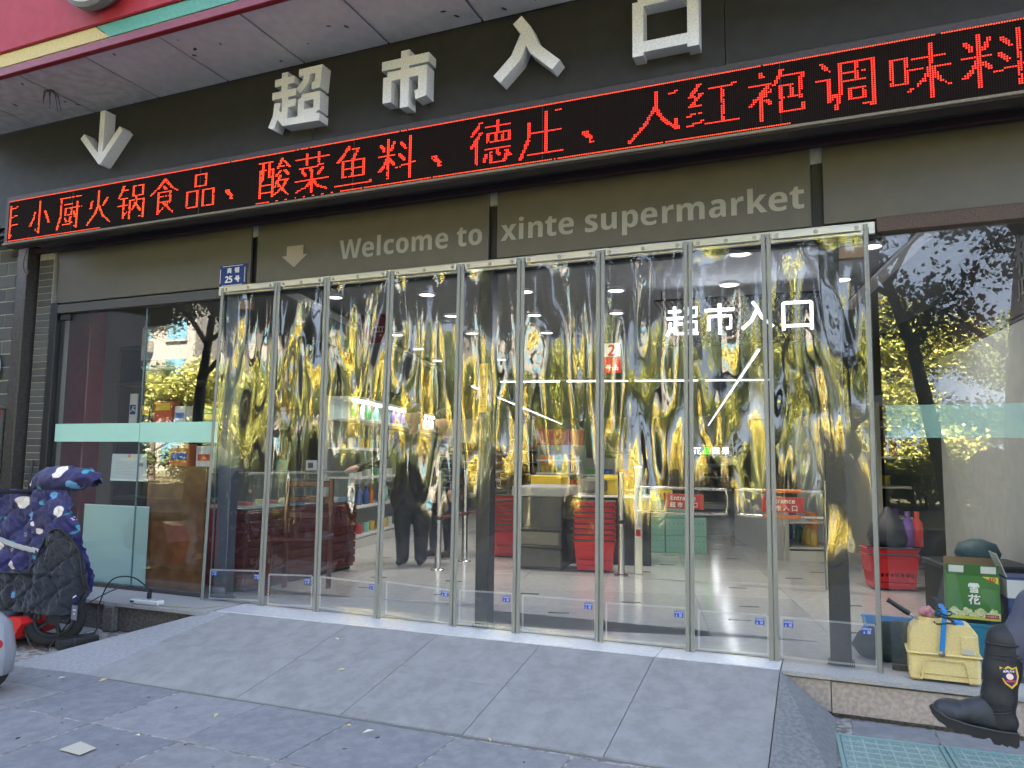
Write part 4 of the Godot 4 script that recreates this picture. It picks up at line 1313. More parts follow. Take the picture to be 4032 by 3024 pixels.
	for k in 2:
		var cv := thing("utility_cover", ["green composite utility cover next to the ramp skirt", "green composite utility cover under the raised boot"][k], "utility cover", Vector3(0.255 + 0.495 * k, GROUND, 0.86 - 0.035 * k), 0.06)
		put("plate", box_mesh(Vector3(0.445, 0.03, 0.62), 0.004), cg, cv, Vector3(0, -0.009, 0))
		for s: float in [-1.0, 1.0]:
			put("frame_bar", box_mesh(Vector3(0.02, 0.034, 0.67), 0.003), cf, cv, Vector3(0.2345 * s, -0.007, 0))
			put("frame_bar", box_mesh(Vector3(0.447, 0.034, 0.02), 0.003), cf, cv, Vector3(0, -0.0072, 0.3225 * s))
		for r in 9:
			var rs := start()
			for c in 26:
				var xx := -0.205 + 0.0164 * c
				box(rs, Vector3(xx, 0.0068, -0.28 + 0.07 * r + (0.004 if c % 2 else -0.004)), Vector3(0.005, 0.003, 0.026), 0.0, Basis(Vector3.UP, 0.5 if (c + r) % 2 else -0.5))
			put("tread_row", done(rs), cg, cv)
			if r < 8:
				put("ridge", box_mesh(Vector3(0.42, 0.004, 0.006)), ridge, cv, Vector3(0, 0.0065, -0.245 + 0.07 * r))
		for c in 7:
			put("ridge", box_mesh(Vector3(0.006, 0.0042, 0.59)), ridge, cv, Vector3(-0.18 + 0.06 * c, 0.0065, 0))
	# charger, power strip, leads
	var chg := thing("charger", "black ribbed charger brick lying on the ramp's mortar edge", "charger", Vector3(-4.93, GROUND + 0.03, 1.02), 1.18)
	put("case", box_mesh(Vector3(0.25, 0.075, 0.11), 0.005), black, chg, Vector3(0, 0.038, 0))
	for k in 7:
		put("fin", box_mesh(Vector3(0.24, 0.004, 0.112), 0.001), black, chg, Vector3(0, 0.014 + 0.008 * k, 0))
	put("seam", box_mesh(Vector3(0.004, 0.077, 0.112)), mat("grey_line", lin(0.08, 0.08, 0.08), 0.5), chg, Vector3(-0.03, 0.038, 0))
	var ps := thing("power_strip", "white power strip on the sill beside the curtain", "power strip", Vector3(-4.95, 0.002, 0.42), 0.03)
	put("body", box_mesh(Vector3(0.29, 0.035, 0.075), 0.008), mat("strip_white", lin(0.5, 0.5, 0.48), 0.4), ps, Vector3(0, 0.018, 0))
	for k in 4:
		put("socket", box_mesh(Vector3(0.035, 0.004, 0.04), 0.001), mat("socket_grey", lin(0.3, 0.3, 0.29), 0.5), ps, Vector3(-0.1 + 0.062 * k, 0.0365, 0))
	put("switch", box_mesh(Vector3(0.04, 0.012, 0.02), 0.003), black, ps, Vector3(-0.115, 0.02, 0.035))
	var plug := start()
	box(plug, Vector3(0, 0.03, 0), Vector3(0.03, 0.05, 0.03), 0.006)
	box(plug, Vector3(0.012, 0.065, 0), Vector3(0.02, 0.04, 0.018), 0.004, Basis(Vector3.BACK, -0.4))
	single("power_plug", done(plug), black, "black plug standing in the white power strip", "plug", Vector3(-4.93, 0.0405, 0.42))
	var cab := start()
	tube(cab, curve([Vector3(-4.93, 0.115, 0.42), Vector3(-5.1, 0.2, 0.44), Vector3(-5.26, 0.17, 0.5), Vector3(-5.31, -0.04, 0.56), Vector3(-5.27, -0.2, 0.6), Vector3(-5.35, -0.215, 0.72), Vector3(-5.15, -0.212, 0.9), Vector3(-5.03, -0.17, 0.92)], 8), 0.0055, 6)
	single("charger_lead", done(cab), black, "black lead from the power strip down to the charger brick", "cable")
	var cab2 := start()
	tube(cab2, curve([Vector3(-4.96, 0.1, 0.43), Vector3(-5.1, 0.14, 0.52), Vector3(-5.2, 0.02, 0.78), Vector3(-5.1, -0.12, 1.03), Vector3(-5.06, -0.19, 1.14)], 8), 0.005, 6)
	single("charger_lead", done(cab2), black, "black lead stretched straight from the power strip past the wheel", "cable")
	var cab3 := start()
	tube(cab3, curve([Vector3(-5.05, -0.2, 1.14), Vector3(-5.14, -0.17, 1.2), Vector3(-5.28, -0.08, 1.16), Vector3(-5.42, 0.02, 1.06)], 6), 0.004, 6)
	single("charger_lead", done(cab3), black, "black lead rising from the charger brick into the scooter", "cable")
	var cab4 := start()
	tube(cab4, curve([Vector3(-4.81, 0.008, 0.43), Vector3(-4.6, 0.006, 0.40), Vector3(-4.45, 0.006, 0.36), Vector3(-4.38, 0.006, 0.2)], 8), 0.0035, 6)
	single("sill_wire", done(cab4), mat("wire_olive", lin(0.3, 0.3, 0.14), 0.6), "thin pale olive wire lying along the sill under the curtain", "cable")
	# wall fittings on the brick
	var rs_ := thing("round_wall_sign", "round green sign with a white rim on the brick wall", "sign", Vector3(-7.63, 2.0, 0.085))
	var r1 := start()
	lathe(r1, [Vector2(0, 0), Vector2(0.205, 0), Vector2(0.205, 0.02), Vector2(0.19, 0.024), Vector2(0, 0.024)], 36, Vector3.ZERO, Basis(Vector3.RIGHT, PI / 2))
	put("rim", done(r1), mat("sign_white", lin(0.55, 0.56, 0.55), 0.35), rs_)
	var r2 := start()
	lathe(r2, [Vector2(0.175, 0.024), Vector2(0.17, 0.027), Vector2(0, 0.027)], 36, Vector3.ZERO, Basis(Vector3.RIGHT, PI / 2))
	put("face", done(r2), mat("sign_green", lin(0.01, 0.16, 0.07), 0.35), rs_)
	var mb := thing("meter_box", "grey metal meter box low on the brick wall", "box", Vector3(-7.62, 0.95, 0.15))
	put("case", box_mesh(Vector3(0.62, 0.64, 0.14), 0.008), grainy("box_grey", lin(0.15, 0.145, 0.12), lin(0.22, 0.21, 0.18), 0.5, 1.5, 0.03, 173), mb, Vector3(0, 0.32, 0))
	put("top_flange", box_mesh(Vector3(0.66, 0.02, 0.18), 0.004), mats["box_grey"], mb, Vector3(0, 0.65, 0.01))
	put("door", box_mesh(Vector3(0.54, 0.54, 0.012), 0.003), mats["box_grey"], mb, Vector3(-0.01, 0.31, 0.075))
	var b1 := thing("broom", "broom with a white stick and orange sleeve leaning on the steel channel", "broom", Vector3(-7.02, GROUND, 0.36))
	var g1 := start()
	tube(g1, [Vector3(-0.02, 0.06, 0.0), Vector3(-0.14, 1.74, -0.12)], 0.013, 10)
	put("stick", done(g1), mat("stick_white", lin(0.5, 0.49, 0.47), 0.5), b1)
	var g2 := start()
	tube(g2, [Vector3(-0.05, 0.52, -0.03), Vector3(-0.094, 1.36, -0.085)], 0.024, 12)
	put("sleeve", done(g2), mat("sleeve_orange", lin(0.62, 0.16, 0.02), 0.5), b1)
	var g3 := start()
	tube(g3, [Vector3(-0.138, 1.71, -0.118), Vector3(-0.144, 1.80, -0.124)], 0.016, 10)
	put("end_cap", done(g3), mat("cap_red", lin(0.3, 0.03, 0.03), 0.5), b1)
	var g4 := start()
	box(g4, Vector3(0, 0.08, 0.0), Vector3(0.24, 0.13, 0.06), 0.02)
	put("brush", done(g4), black, b1)
	var b2 := thing("broom", "brown wooden broom stick leaning on the brick wall", "broom", Vector3(-7.15, GROUND, 0.40))
	var h1 := start()
	tube(h1, [Vector3(0, 0.06, 0), Vector3(-0.12, 1.50, -0.12)], 0.015, 10)
	put("stick", done(h1), grainy("stick_wood", lin(0.10, 0.055, 0.03), lin(0.2, 0.12, 0.07), 0.7, 4.0, 0.04, 175), b2)
	var h2 := start()
	box(h2, Vector3(0, 0.07, 0), Vector3(0.2, 0.12, 0.06), 0.02)
	put("brush", done(h2), mats["stick_wood"], b2)
	var wr := start()
	tube(wr, curve([Vector3(-7.02, 3.1, 0.19), Vector3(-7.04, 2.95, 0.2), Vector3(-7.0, 2.86, 0.19), Vector3(-6.98, 2.9, 0.18)], 6), 0.006, 6)
	single("loose_wire", done(wr), mat("wire_pink", lin(0.16, 0.07, 0.06), 0.6), "short loop of pinkish wire hanging under the message sign", "wire")
	var wr2 := start()
	tube(wr2, curve([Vector3(-6.9, 1.1, 0.06), Vector3(-6.88, 0.9, 0.09), Vector3(-6.9, 0.6, 0.08), Vector3(-6.92, 0.2, 0.07)], 6), 0.011, 6)
	single("loose_wire", done(wr2), black, "thick black cable hanging down the brick pier", "cable")
	# shrivelled weed and stains on the soffit
	var wd := start()
	for k in 7:
		var a := TAU * k / 7
		tube(wd, [Vector3(0, 0, 0), Vector3(cos(a) * 0.05, -0.03, sin(a) * 0.05), Vector3(cos(a) * 0.07 + 0.02, -0.09 - 0.015 * k, sin(a) * 0.07)], [0.006, 0.005, 0.002], 5)
	single("frayed_cord", done(wd), mat("cord_grey", lin(0.07, 0.065, 0.075), 0.9), "frayed grey cord end hanging from the canopy soffit", "cord", Vector3(-6.03, 4.255, 0.75))

func curve(pts: Array, n: int) -> Array:
	var out := []
	for i in pts.size() - 1:
		var p0: Vector3 = pts[maxi(i - 1, 0)]
		var p1: Vector3 = pts[i]
		var p2: Vector3 = pts[i + 1]
		var p3: Vector3 = pts[mini(i + 2, pts.size() - 1)]
		for k in n:
			out.append(p1.cubic_interpolate(p2, p0, p3, float(k) / n))
	out.append(pts[-1])
	return out

func build_litter() -> void:
	var lm := mat("leaf_litter", lin(0.55, 0.45, 0.2), 0.8)
	lm.cull_mode = BaseMaterial3D.CULL_DISABLED
	var lp := mat("leaf_litter_pale", lin(0.6, 0.56, 0.4), 0.8)
	lp.cull_mode = BaseMaterial3D.CULL_DISABLED
	var spots := [[-4.36, -0.214, 1.56, 1.2], [-3.02, -0.216, 1.68, 2.0], [-3.04, -0.05, 0.60, 2.6], [-2.3, -0.216, 1.52, 0.2], [-2.16, -0.216, 1.55, 1.0], [-1.56, -0.214, 1.405, 2.2], [-4.42, -0.216, 2.2, 0.9], [-4.1, -0.216, 1.48, 1.5], [-3.15, -0.216, 2.06, 0.1], [-2.75, -0.13, 0.95, 0.7]]
	for i in spots.size():
		var s: Array = spots[i]
		var st := start()
		var l := R.randf_range(0.014, 0.034)
		var w := l * R.randf_range(0.3, 0.5)
		var p := [Vector3(-l, 0, 0), Vector3(-l * 0.2, 0.006, w), Vector3(l, 0.002, 0), Vector3(l * 0.1, 0.008, -w)]
		face(st, [p[0], p[1], p[2]], Vector3(0, -1, 0))
		face(st, [p[0], p[2], p[3]], Vector3(0, -1, 0))
		single("fallen_leaf", done(st), lm if i % 2 else lp, "small fallen yellow leaf on the grey stone" if s[1] < -0.2 else "small fallen yellow leaf on the ramp", "leaf", Vector3(s[0], s[1] + 0.014, s[2]), Basis(Vector3.UP, s[3]), "leaves on the pavement" if s[1] < -0.2 else "leaves on the ramp")
	var pp := start()
	slab(pp, [Vector3(-0.085, 0.003, -0.05), Vector3(0.06, 0.003, -0.065), Vector3(0.09, 0.003, 0.02), Vector3(-0.05, 0.003, 0.055)], 0.002)
	single("paper_scrap", done(pp), grainy("paper_worn", lin(0.38, 0.34, 0.26), lin(0.56, 0.52, 0.42), 0.9, 6.0, 0.05, 177), "flattened beige paper scrap stuck on a paving tile", "paper", Vector3(-3.3, GROUND + 0.006, 2.27), Basis(Vector3.UP, -0.3))

# ---------------------------------------------------------------- scooter with a quilted wind blanket
func build_scooter() -> void:
	var t := thing("electric_scooter", "red electric scooter with a wind blanket parked at the step", "scooter", Vector3(-5.65, GROUND, 1.0), 0.12)
	var tyre := grainy("tyre_rubber", lin(0.012, 0.012, 0.012), lin(0.03, 0.03, 0.03), 0.85, 8.0, 0.05, 181)
	var red := mat("scooter_red", lin(0.62, 0.012, 0.010), 0.18)
	red.clearcoat_enabled = true
	red.clearcoat = 0.6
	var black := mats["black_plastic"] as Material
	for k in 2:
		var wx: float = [0.43, -0.82][k]
		var wh := Node3D.new()
		wh.name = "wheel"
		t.add_child(wh, true)
		wh.position = Vector3(wx, 0.205, 0.04)
		wh.rotation.y = 0.62 if k == 0 else 0.0
		var ty := start()
		var pr := []
		for i in 13:
			var a := PI * 2.0 * i / 12.0
			pr.append(Vector2(0.165 + 0.04 * cos(a - PI), 0.045 * sin(a)))
		pr.reverse()
		lathe(ty, pr, 36, Vector3.ZERO, Basis(Vector3.RIGHT, PI / 2), true)
		put("tyre", done(ty), tyre, wh)
		var ri := start()
		lathe(ri, [Vector2(0.115, -0.03), Vector2(0.132, -0.03), Vector2(0.132, 0.03), Vector2(0.115, 0.03), Vector2(0.115, -0.03)], 32, Vector3.ZERO, Basis(Vector3.RIGHT, PI / 2))
		for i in 5:
			var a2 := TAU * i / 5
			box(ri, Vector3(cos(a2) * 0.075, sin(a2) * 0.075, 0), Vector3(0.11, 0.028, 0.03), 0.006, Basis(Vector3.BACK, a2))
		lathe(ri, [Vector2(0, -0.04), Vector2(0.045, -0.04), Vector2(0.045, 0.04), Vector2(0, 0.04)], 16, Vector3.ZERO, Basis(Vector3.RIGHT, PI / 2))
		put("rim", done(ri), mat("rim_dark", lin(0.05, 0.055, 0.06), 0.4, 0.6), wh)
		var tr := start()
		for i in 40:
			var a3 := TAU * i / 40
			box(tr, Vector3(cos(a3) * 0.2035, sin(a3) * 0.2035, 0.012 * (1 if i % 2 else -1)), Vector3(0.005, 0.012, 0.034), 0.0, Basis(Vector3.BACK, a3))
		put("tread", done(tr), tyre, wh)
	# body: floorboard, side skirt, rear body, seat, fork, leg shield, handlebar
	var fb := start()
	prism(fb, PackedVector2Array([Vector2(-0.95, 0.06), Vector2(0.15, 0.035), Vector2(0.26, 0.08), Vector2(0.34, 0.19), Vector2(0.33, 0.23), Vector2(-0.05, 0.225), Vector2(-0.95, 0.225)]), -0.13, 0.23)
	put("side_skirt", done(fb), red, t)
	put("foot_mat", box_mesh(Vector3(0.92, 0.03, 0.34), 0.01), mat("mat_grey", lin(0.03, 0.035, 0.045), 0.8), t, Vector3(-0.25, 0.24, 0.05))
	put("skirt_badge", box_mesh(Vector3(0.10, 0.04, 0.006), 0.003), red, t, Vector3(0.12, 0.15, 0.232))
	put("under_tray", box_mesh(Vector3(0.7, 0.05, 0.2), 0.01), black, t, Vector3(-0.3, 0.075, 0.01))
	var rb := start()
	prism(rb, PackedVector2Array([Vector2(-1.25, 0.42), Vector2(-0.62, 0.26), Vector2(-0.55, 0.5), Vector2(-0.62, 0.66), Vector2(-1.2, 0.72), Vector2(-1.32, 0.6)]), -0.13, 0.13)
	put("rear_body", done(rb), red, t)
	put("seat", box_mesh(Vector3(0.6, 0.09, 0.26), 0.03), mat("seat_black", lin(0.015, 0.015, 0.016), 0.5), t, Vector3(-0.88, 0.755, 0))
	var fk := start()
	tube(fk, [Vector3(0.36, 0.2, 0.115), Vector3(0.32, 0.42, 0.06), Vector3(0.24, 0.8, -0.02)], 0.018, 8)
	tube(fk, [Vector3(0.36, 0.2, -0.045), Vector3(0.30, 0.52, -0.05), Vector3(0.22, 0.95, -0.02)], 0.02, 8)
	put("fork", done(fk), mat("rim_dark"), t)
	var ls := start()
	prism(ls, PackedVector2Array([Vector2(0.20, 0.22), Vector2(0.30, 0.42), Vector2(0.20, 0.92), Vector2(0.14, 0.92), Vector2(0.22, 0.42), Vector2(0.12, 0.22)]), -0.2, -0.02)
	put("leg_shield", done(ls), red, t)
	var hb := start()
	tube(hb, [Vector3(0.13, 1.12, -0.34), Vector3(0.2, 1.1, -0.12), Vector3(0.2, 1.1, 0.12), Vector3(0.13, 1.12, 0.34)], 0.014, 8)
	put("handlebar", done(hb), black, t)
	var mg := start()
	for i in 9:
		var a4 := 0.9 + 1.5 * i / 8.0
		box(mg, Vector3(0.43 + cos(a4) * 0.225, 0.205 + sin(a4) * 0.225, 0.04), Vector3(0.012, 0.075, 0.1), 0.003, Basis(Vector3.BACK, a4))
	put("mudguard", done(mg), black, t)

	# the blanket: a draped padded sheet in front of the bars
	var bl := thing("wind_blanket", "navy quilted wind blanket with dots draped over the scooter", "blanket", Vector3(-5.4, 0.0, 1.2))
	var im := blank(512, 512, lin(0.010, 0.011, 0.085))
	var rr := RandomNumberGenerator.new()
	rr.seed = 8
	for k in 120:
		disc(im, rr.randf() * 512, rr.randf() * 512, rr.randf_range(10, 44), lin(0.010 + 0.004 * rr.randf(), 0.010, 0.065 + 0.03 * rr.randf()))
	var dots := [[65, 110, 22, "w"], [240, 62, 24, "w"], [120, 245, 20, "w"], [330, 170, 12, "w"], [290, 112, 17, "b"], [302, 142, 10, "w"], [420, 90, 22, "w"], [452, 215, 14, "b"], [430, 212, 11, "w"], [440, 290, 20, "w"], [90, 330, 18, "w"], [210, 305, 20, "w"], [160, 395, 22, "w"], [250, 420, 17, "b"], [262, 445, 12, "w"], [35, 420, 20, "w"], [330, 270, 9, "t"], [200, 220, 9, "t"], [480, 400, 17, "w"], [350, 350, 13, "b"], [480, 150, 10, "t"], [30, 210, 9, "t"], [150, 130, 9, "t"], [380, 470, 16, "w"], [330, 60, 9, "t"], [380, 30, 14, "b"], [100, 20, 14, "w"], [480, 30, 16, "w"]]
	for d: Array in dots:
		disc(im, d[0], d[1], d[2], {"w": lin(0.75, 0.66, 0.6), "b": lin(0.13, 0.33, 0.55), "t": lin(0.04, 0.30, 0.34)}[d[3]])
		if d[3] == "w" and d[2] > 15:
			disc(im, d[0] + 3, d[1] + 2, d[2] * 0.55, lin(0.62, 0.52, 0.47))
			disc(im, d[0] + 3, d[1] + 2, d[2] * 0.42, lin(0.74, 0.66, 0.6))
	for k in 8:
		var cx := rr.randf() * 480
		var cy := rr.randf() * 480
		for j in 6:
			disc(im, cx + cos(j * 1.047) * 6, cy + sin(j * 1.047) * 6, 2, lin(0.7, 0.7, 0.75))
	for k in 5:
		var cx2 := 40 + rr.randf() * 420
		var cy2 := 40 + rr.randf() * 420
		for j in 26:
			disc(im, cx2 + j * 1.6, cy2 - j * 0.9, 5.0 - absf(j - 13) * 0.3, lin(0.03, 0.18, 0.26))
	var cloth := picture_mat("blanket_print", im, 0.62)
	cloth.rim_enabled = true
	cloth.rim = 0.3
	cloth.cull_mode = BaseMaterial3D.CULL_DISABLED
	var lining := grainy("blanket_lining", lin(0.012, 0.012, 0.014), lin(0.038, 0.038, 0.046), 0.95, 4.0, 0.03, 183)
	lining.rim_enabled = true
	lining.rim = 0.5
	# main panel rows: [y, left x, right x] in the world, seen from the front
	var rows := [[0.90, -5.98, -5.06], [0.83, -5.98, -5.02], [0.72, -5.98, -4.99], [0.6, -5.98, -4.955], [0.5, -5.98, -4.93], [0.4, -5.98, -4.885], [0.3, -5.98, -4.86], [0.2, -5.98, -4.86], [0.12, -5.98, -4.905]]
	var nx := 92
	var ny := 92
	put("quilted_panel", drape(rows, nx, ny, 1.2, 0.0, 1), cloth, bl)
	var rows2 := [[0.62, -5.15, -5.05], [0.585, -5.18, -4.99], [0.53, -5.21, -4.95], [0.45, -5.25, -4.92], [0.38, -5.29, -4.89], [0.31, -5.38, -4.87], [0.285, -5.98, -4.87], [0.2, -5.98, -4.865], [0.12, -5.98, -4.905], [0.05, -5.95, -4.93], [0.035, -5.9, -4.96]]
	put("folded_lining", drape(rows2, nx, ny, 1.2, 0.03, 2), lining, bl)
	var piping := start()
	tube(piping, curve([Vector3(-5.98, 0.29, 1.305), Vector3(-5.7, 0.275, 1.31), Vector3(-5.42, 0.28, 1.325), Vector3(-5.27, 0.38, 1.335), Vector3(-5.21, 0.5, 1.335), Vector3(-5.15, 0.6, 1.325), Vector3(-5.09, 0.63, 1.315), Vector3(-5.03, 0.6, 1.295), Vector3(-4.96, 0.53, 1.27), Vector3(-4.92, 0.45, 1.255), Vector3(-4.885, 0.34, 1.26), Vector3(-4.86, 0.22, 1.25), Vector3(-4.905, 0.12, 1.25), Vector3(-4.93, 0.035, 1.25), Vector3(-5.2, 0.025, 1.27), Vector3(-5.6, 0.04, 1.28), Vector3(-5.95, 0.06, 1.28)], 6), 0.009, 6)
	put("piping", done(piping), mat("piping_black", lin(0.006, 0.006, 0.006), 0.6), bl)
	for c: Node in bl.get_children():
		(c as Node3D).position -= bl.position
	var refl := start()
	for k in 9:
		var f := k / 8.0
		var p := Vector3(lerpf(-5.85, -5.25, f), lerpf(0.57, 0.47, f) - 0.02 * sin(f * PI), 1.322)
		if k < 8:
			box(refl, p + Vector3(0.035, -0.006, 0), Vector3(0.076, 0.034, 0.006), 0.001, Basis(Vector3.BACK, -0.17))
	var rf := put("reflective_strip", done(refl), mat("reflective_grey", lin(0.42, 0.43, 0.45), 0.35, 0.3), bl)
	rf.position -= bl.position
	# hand muff on top
	var mu := start()
	var blob := [[-5.52, 0.90, 1.17, 0.05], [-5.46, 0.94, 1.17, 0.085], [-5.36, 0.955, 1.17, 0.11], [-5.22, 0.96, 1.17, 0.115], [-5.12, 0.97, 1.17, 0.10], [-5.03, 0.985, 1.16, 0.075], [-4.96, 0.98, 1.15, 0.05], [-4.92, 0.955, 1.15, 0.035]]
	var pts := []
	var rad := []
	for q: Array in blob:
		pts.append(Vector3(q[0], q[1], q[2]))
		rad.append(q[3])
	lump(mu, curve(pts, 5), interp(rad, 5), 26, 0.028)
	var muff := put("hand_muff", done(mu), cloth, bl)
	muff.position -= bl.position
	for d2: Array in []:
		var ds := start()
		lathe(ds, [Vector2(d2[3], 0), Vector2(0, 0.004)], 10, Vector3(d2[0], d2[1], d2[2]), Basis(Vector3.RIGHT, PI / 2 - 0.4))
		var dd := put("printed_dot", done(ds), mat("dot_" + d2[4], {"w": lin(0.75, 0.68, 0.62), "b": lin(0.13, 0.33, 0.55), "t": lin(0.04, 0.30, 0.34)}[d2[4]], 0.5), bl)
		dd.position -= bl.position
	var lt := put("wash_label", box_mesh(Vector3(0.055, 0.10, 0.002)), mat("tag_grey", lin(0.16, 0.16, 0.2), 0.6), bl, Vector3(-4.915, 0.055, 1.27) - bl.position)
	lt.rotation.z = -0.03
	var tx := start()
	box(tx, Vector3(0, 0.018, 0.002), Vector3(0.028, 0.008, 0.001))
	box(tx, Vector3(0, -0.008, 0.002), Vector3(0.01, 0.01, 0.001))
	put("tag_print", done(tx), mat("plate_white"), lt)
	bl.position.z -= 0.2
	# the other scooter, of which only the rear mudguard shows
	var o := thing("parked_scooter", "pale grey mudguard of another scooter at the pavement edge", "scooter", Vector3(-4.405, GROUND, 1.9), 0.0)
	var sh := start()
	lathe(sh, [Vector2(0.0, -0.02), Vector2(0.12, 0.0), Vector2(0.13, 0.12), Vector2(0.10, 0.28), Vector2(0.04, 0.34), Vector2(0, 0.345)], 18, Vector3(-0.115, 0.12, 0), Basis(), true)
	put("mudguard", done(sh), mat("fender_grey", lin(0.24, 0.25, 0.27), 0.35), o)
	var lp := start()
	lathe(lp, [Vector2(0, 0), Vector2(0.03, 0.0), Vector2(0.025, 0.014), Vector2(0, 0.018)], 12, Vector3(0.0, 0.3, 0.04), Basis(Vector3.BACK, -PI / 2))
	put("reflector", done(lp), mat("reflector_red", lin(0.4, 0.02, 0.02), 0.2), o)
	var wh2 := start()
	lathe(wh2, [Vector2(0.1, -0.045), Vector2(0.19, -0.045), Vector2(0.2, 0), Vector2(0.19, 0.045), Vector2(0.1, 0.045)], 24, Vector3(-0.2, 0.2, -0.02), Basis(Vector3.RIGHT, PI / 2))
	put("wheel", done(wh2), tyre, o)
	put("body", box_mesh(Vector3(0.9, 0.3, 0.24), 0.06), mats["fender_grey"], o, Vector3(-0.75, 0.5, 0))
	put("seat", box_mesh(Vector3(0.6, 0.09, 0.24), 0.03), mats["seat_black"], o, Vector3(-0.72, 0.69, 0))

func lump(st: SurfaceTool, pts: Array, rad: Array, sides: int, crease: float) -> void:
	# a limp padded sleeve: a tube with creases, its print laid on as on the blanket
	var n := FastNoiseLite.new()
	n.seed = 44
	n.frequency = 1.0
	var fr := ring_frames(pts)
	var rings := []
	for i in pts.size():
		var ring := []
		for k in sides:
			var a := TAU * k / sides
			var d: Vector3 = fr[i][0] * cos(a) + fr[i][1] * sin(a)
			var p: Vector3 = pts[i]
			var c := n.get_noise_3dv(p * 9.0 + d * 1.3) * crease + n.get_noise_3dv(p * 22.0 + d * 3.0) * crease * 0.5
			ring.append(p + d * (float(rad[i]) * (1.0 - 0.22 * maxf(0.0, -d.y)) + c))
		rings.append(ring)
	st.set_smooth_group(0)
	for i in pts.size() - 1:
		var cen: Vector3 = (pts[i] + pts[i + 1]) * 0.5
		for k in sides:
			var k2 := (k + 1) % sides
			var q := [rings[i][k], rings[i][k2], rings[i + 1][k2], rings[i + 1][k]]
			var nn: Vector3 = (q[1] - q[0]).cross(q[2] - q[0])
			if nn.dot((q[0] + q[2]) * 0.5 - cen) > 0.0:
				q.reverse()
			for j: int in [0, 1, 2, 0, 2, 3]:
				var v: Vector3 = q[j]
				st.set_uv(Vector2((v.x + 5.7) / 1.1, (1.15 - v.y) / 0.95))
				st.add_vertex(v)

func interp(v: Array, n: int) -> Array:
	var out := []
	for i in v.size() - 1:
		for k in n:
			out.append(lerpf(v[i], v[i + 1], float(k) / n))
	out.append(v[-1])
	return out

func drape(rows: Array, nx: int, ny: int, z0: float, out_by: float, seed_: int) -> ArrayMesh:
	# padded sheet: diamond quilting and soft folds as real relief
	var n := FastNoiseLite.new()
	n.seed = seed_ * 13
	n.frequency = 1.0
	var st := start()
	st.set_smooth_group(0)
	var g := []
	for j in ny + 1:
		var v := float(j) / ny * (rows.size() - 1)
		var a := mini(int(v), rows.size() - 2)
		var f := v - a
		var y := lerpf(rows[a][0], rows[a + 1][0], f)
		var xl := lerpf(rows[a][1], rows[a + 1][1], f)
		var xr := lerpf(rows[a][2], rows[a + 1][2], f)
		var line := []
		for i in nx + 1:
			var u := float(i) / nx
			var x := lerpf(xl, xr, u)
			var q1 := absf(fposmod((x * 1.0 + y * 0.62) / 0.19, 1.0) - 0.5) * 2.0
			var q2 := absf(fposmod((x * 0.75 - y * 1.0) / 0.19, 1.0) - 0.5) * 2.0
			var pad := 0.022 * (1.0 - pow(maxf(q1, q2), 9.0)) * 1.0
			var bend := -0.16 * pow(clampf((x + 5.25) / 0.42, 0.0, 1.0), 2.2) - 0.05 * pow(clampf((-5.6 - x) / 0.4, 0.0, 1.0), 2.0)
			var z := z0 + 0.09 + out_by + pad + bend + n.get_noise_2d(x * 5.0, y * 3.0) * 0.045 + n.get_noise_2d(x * 12.0 + y * 9.0, y * 7.0 - x * 5.0) * 0.011 + n.get_noise_2d(x * 30.0, y * 26.0) * 0.003
			line.append(Vector3(x, y, z))
		g.append(line)
	for j in ny:
		for i in nx:
			var q := [g[j][i], g[j][i + 1], g[j + 1][i + 1], g[j + 1][i]]
			for k: int in [0, 1, 2, 0, 2, 3]:
				var p: Vector3 = q[k]
				st.set_uv(Vector2((p.x + 6.0) / 1.1, (0.92 - p.y) / 0.95))
				st.add_vertex(p)
	return done(st)

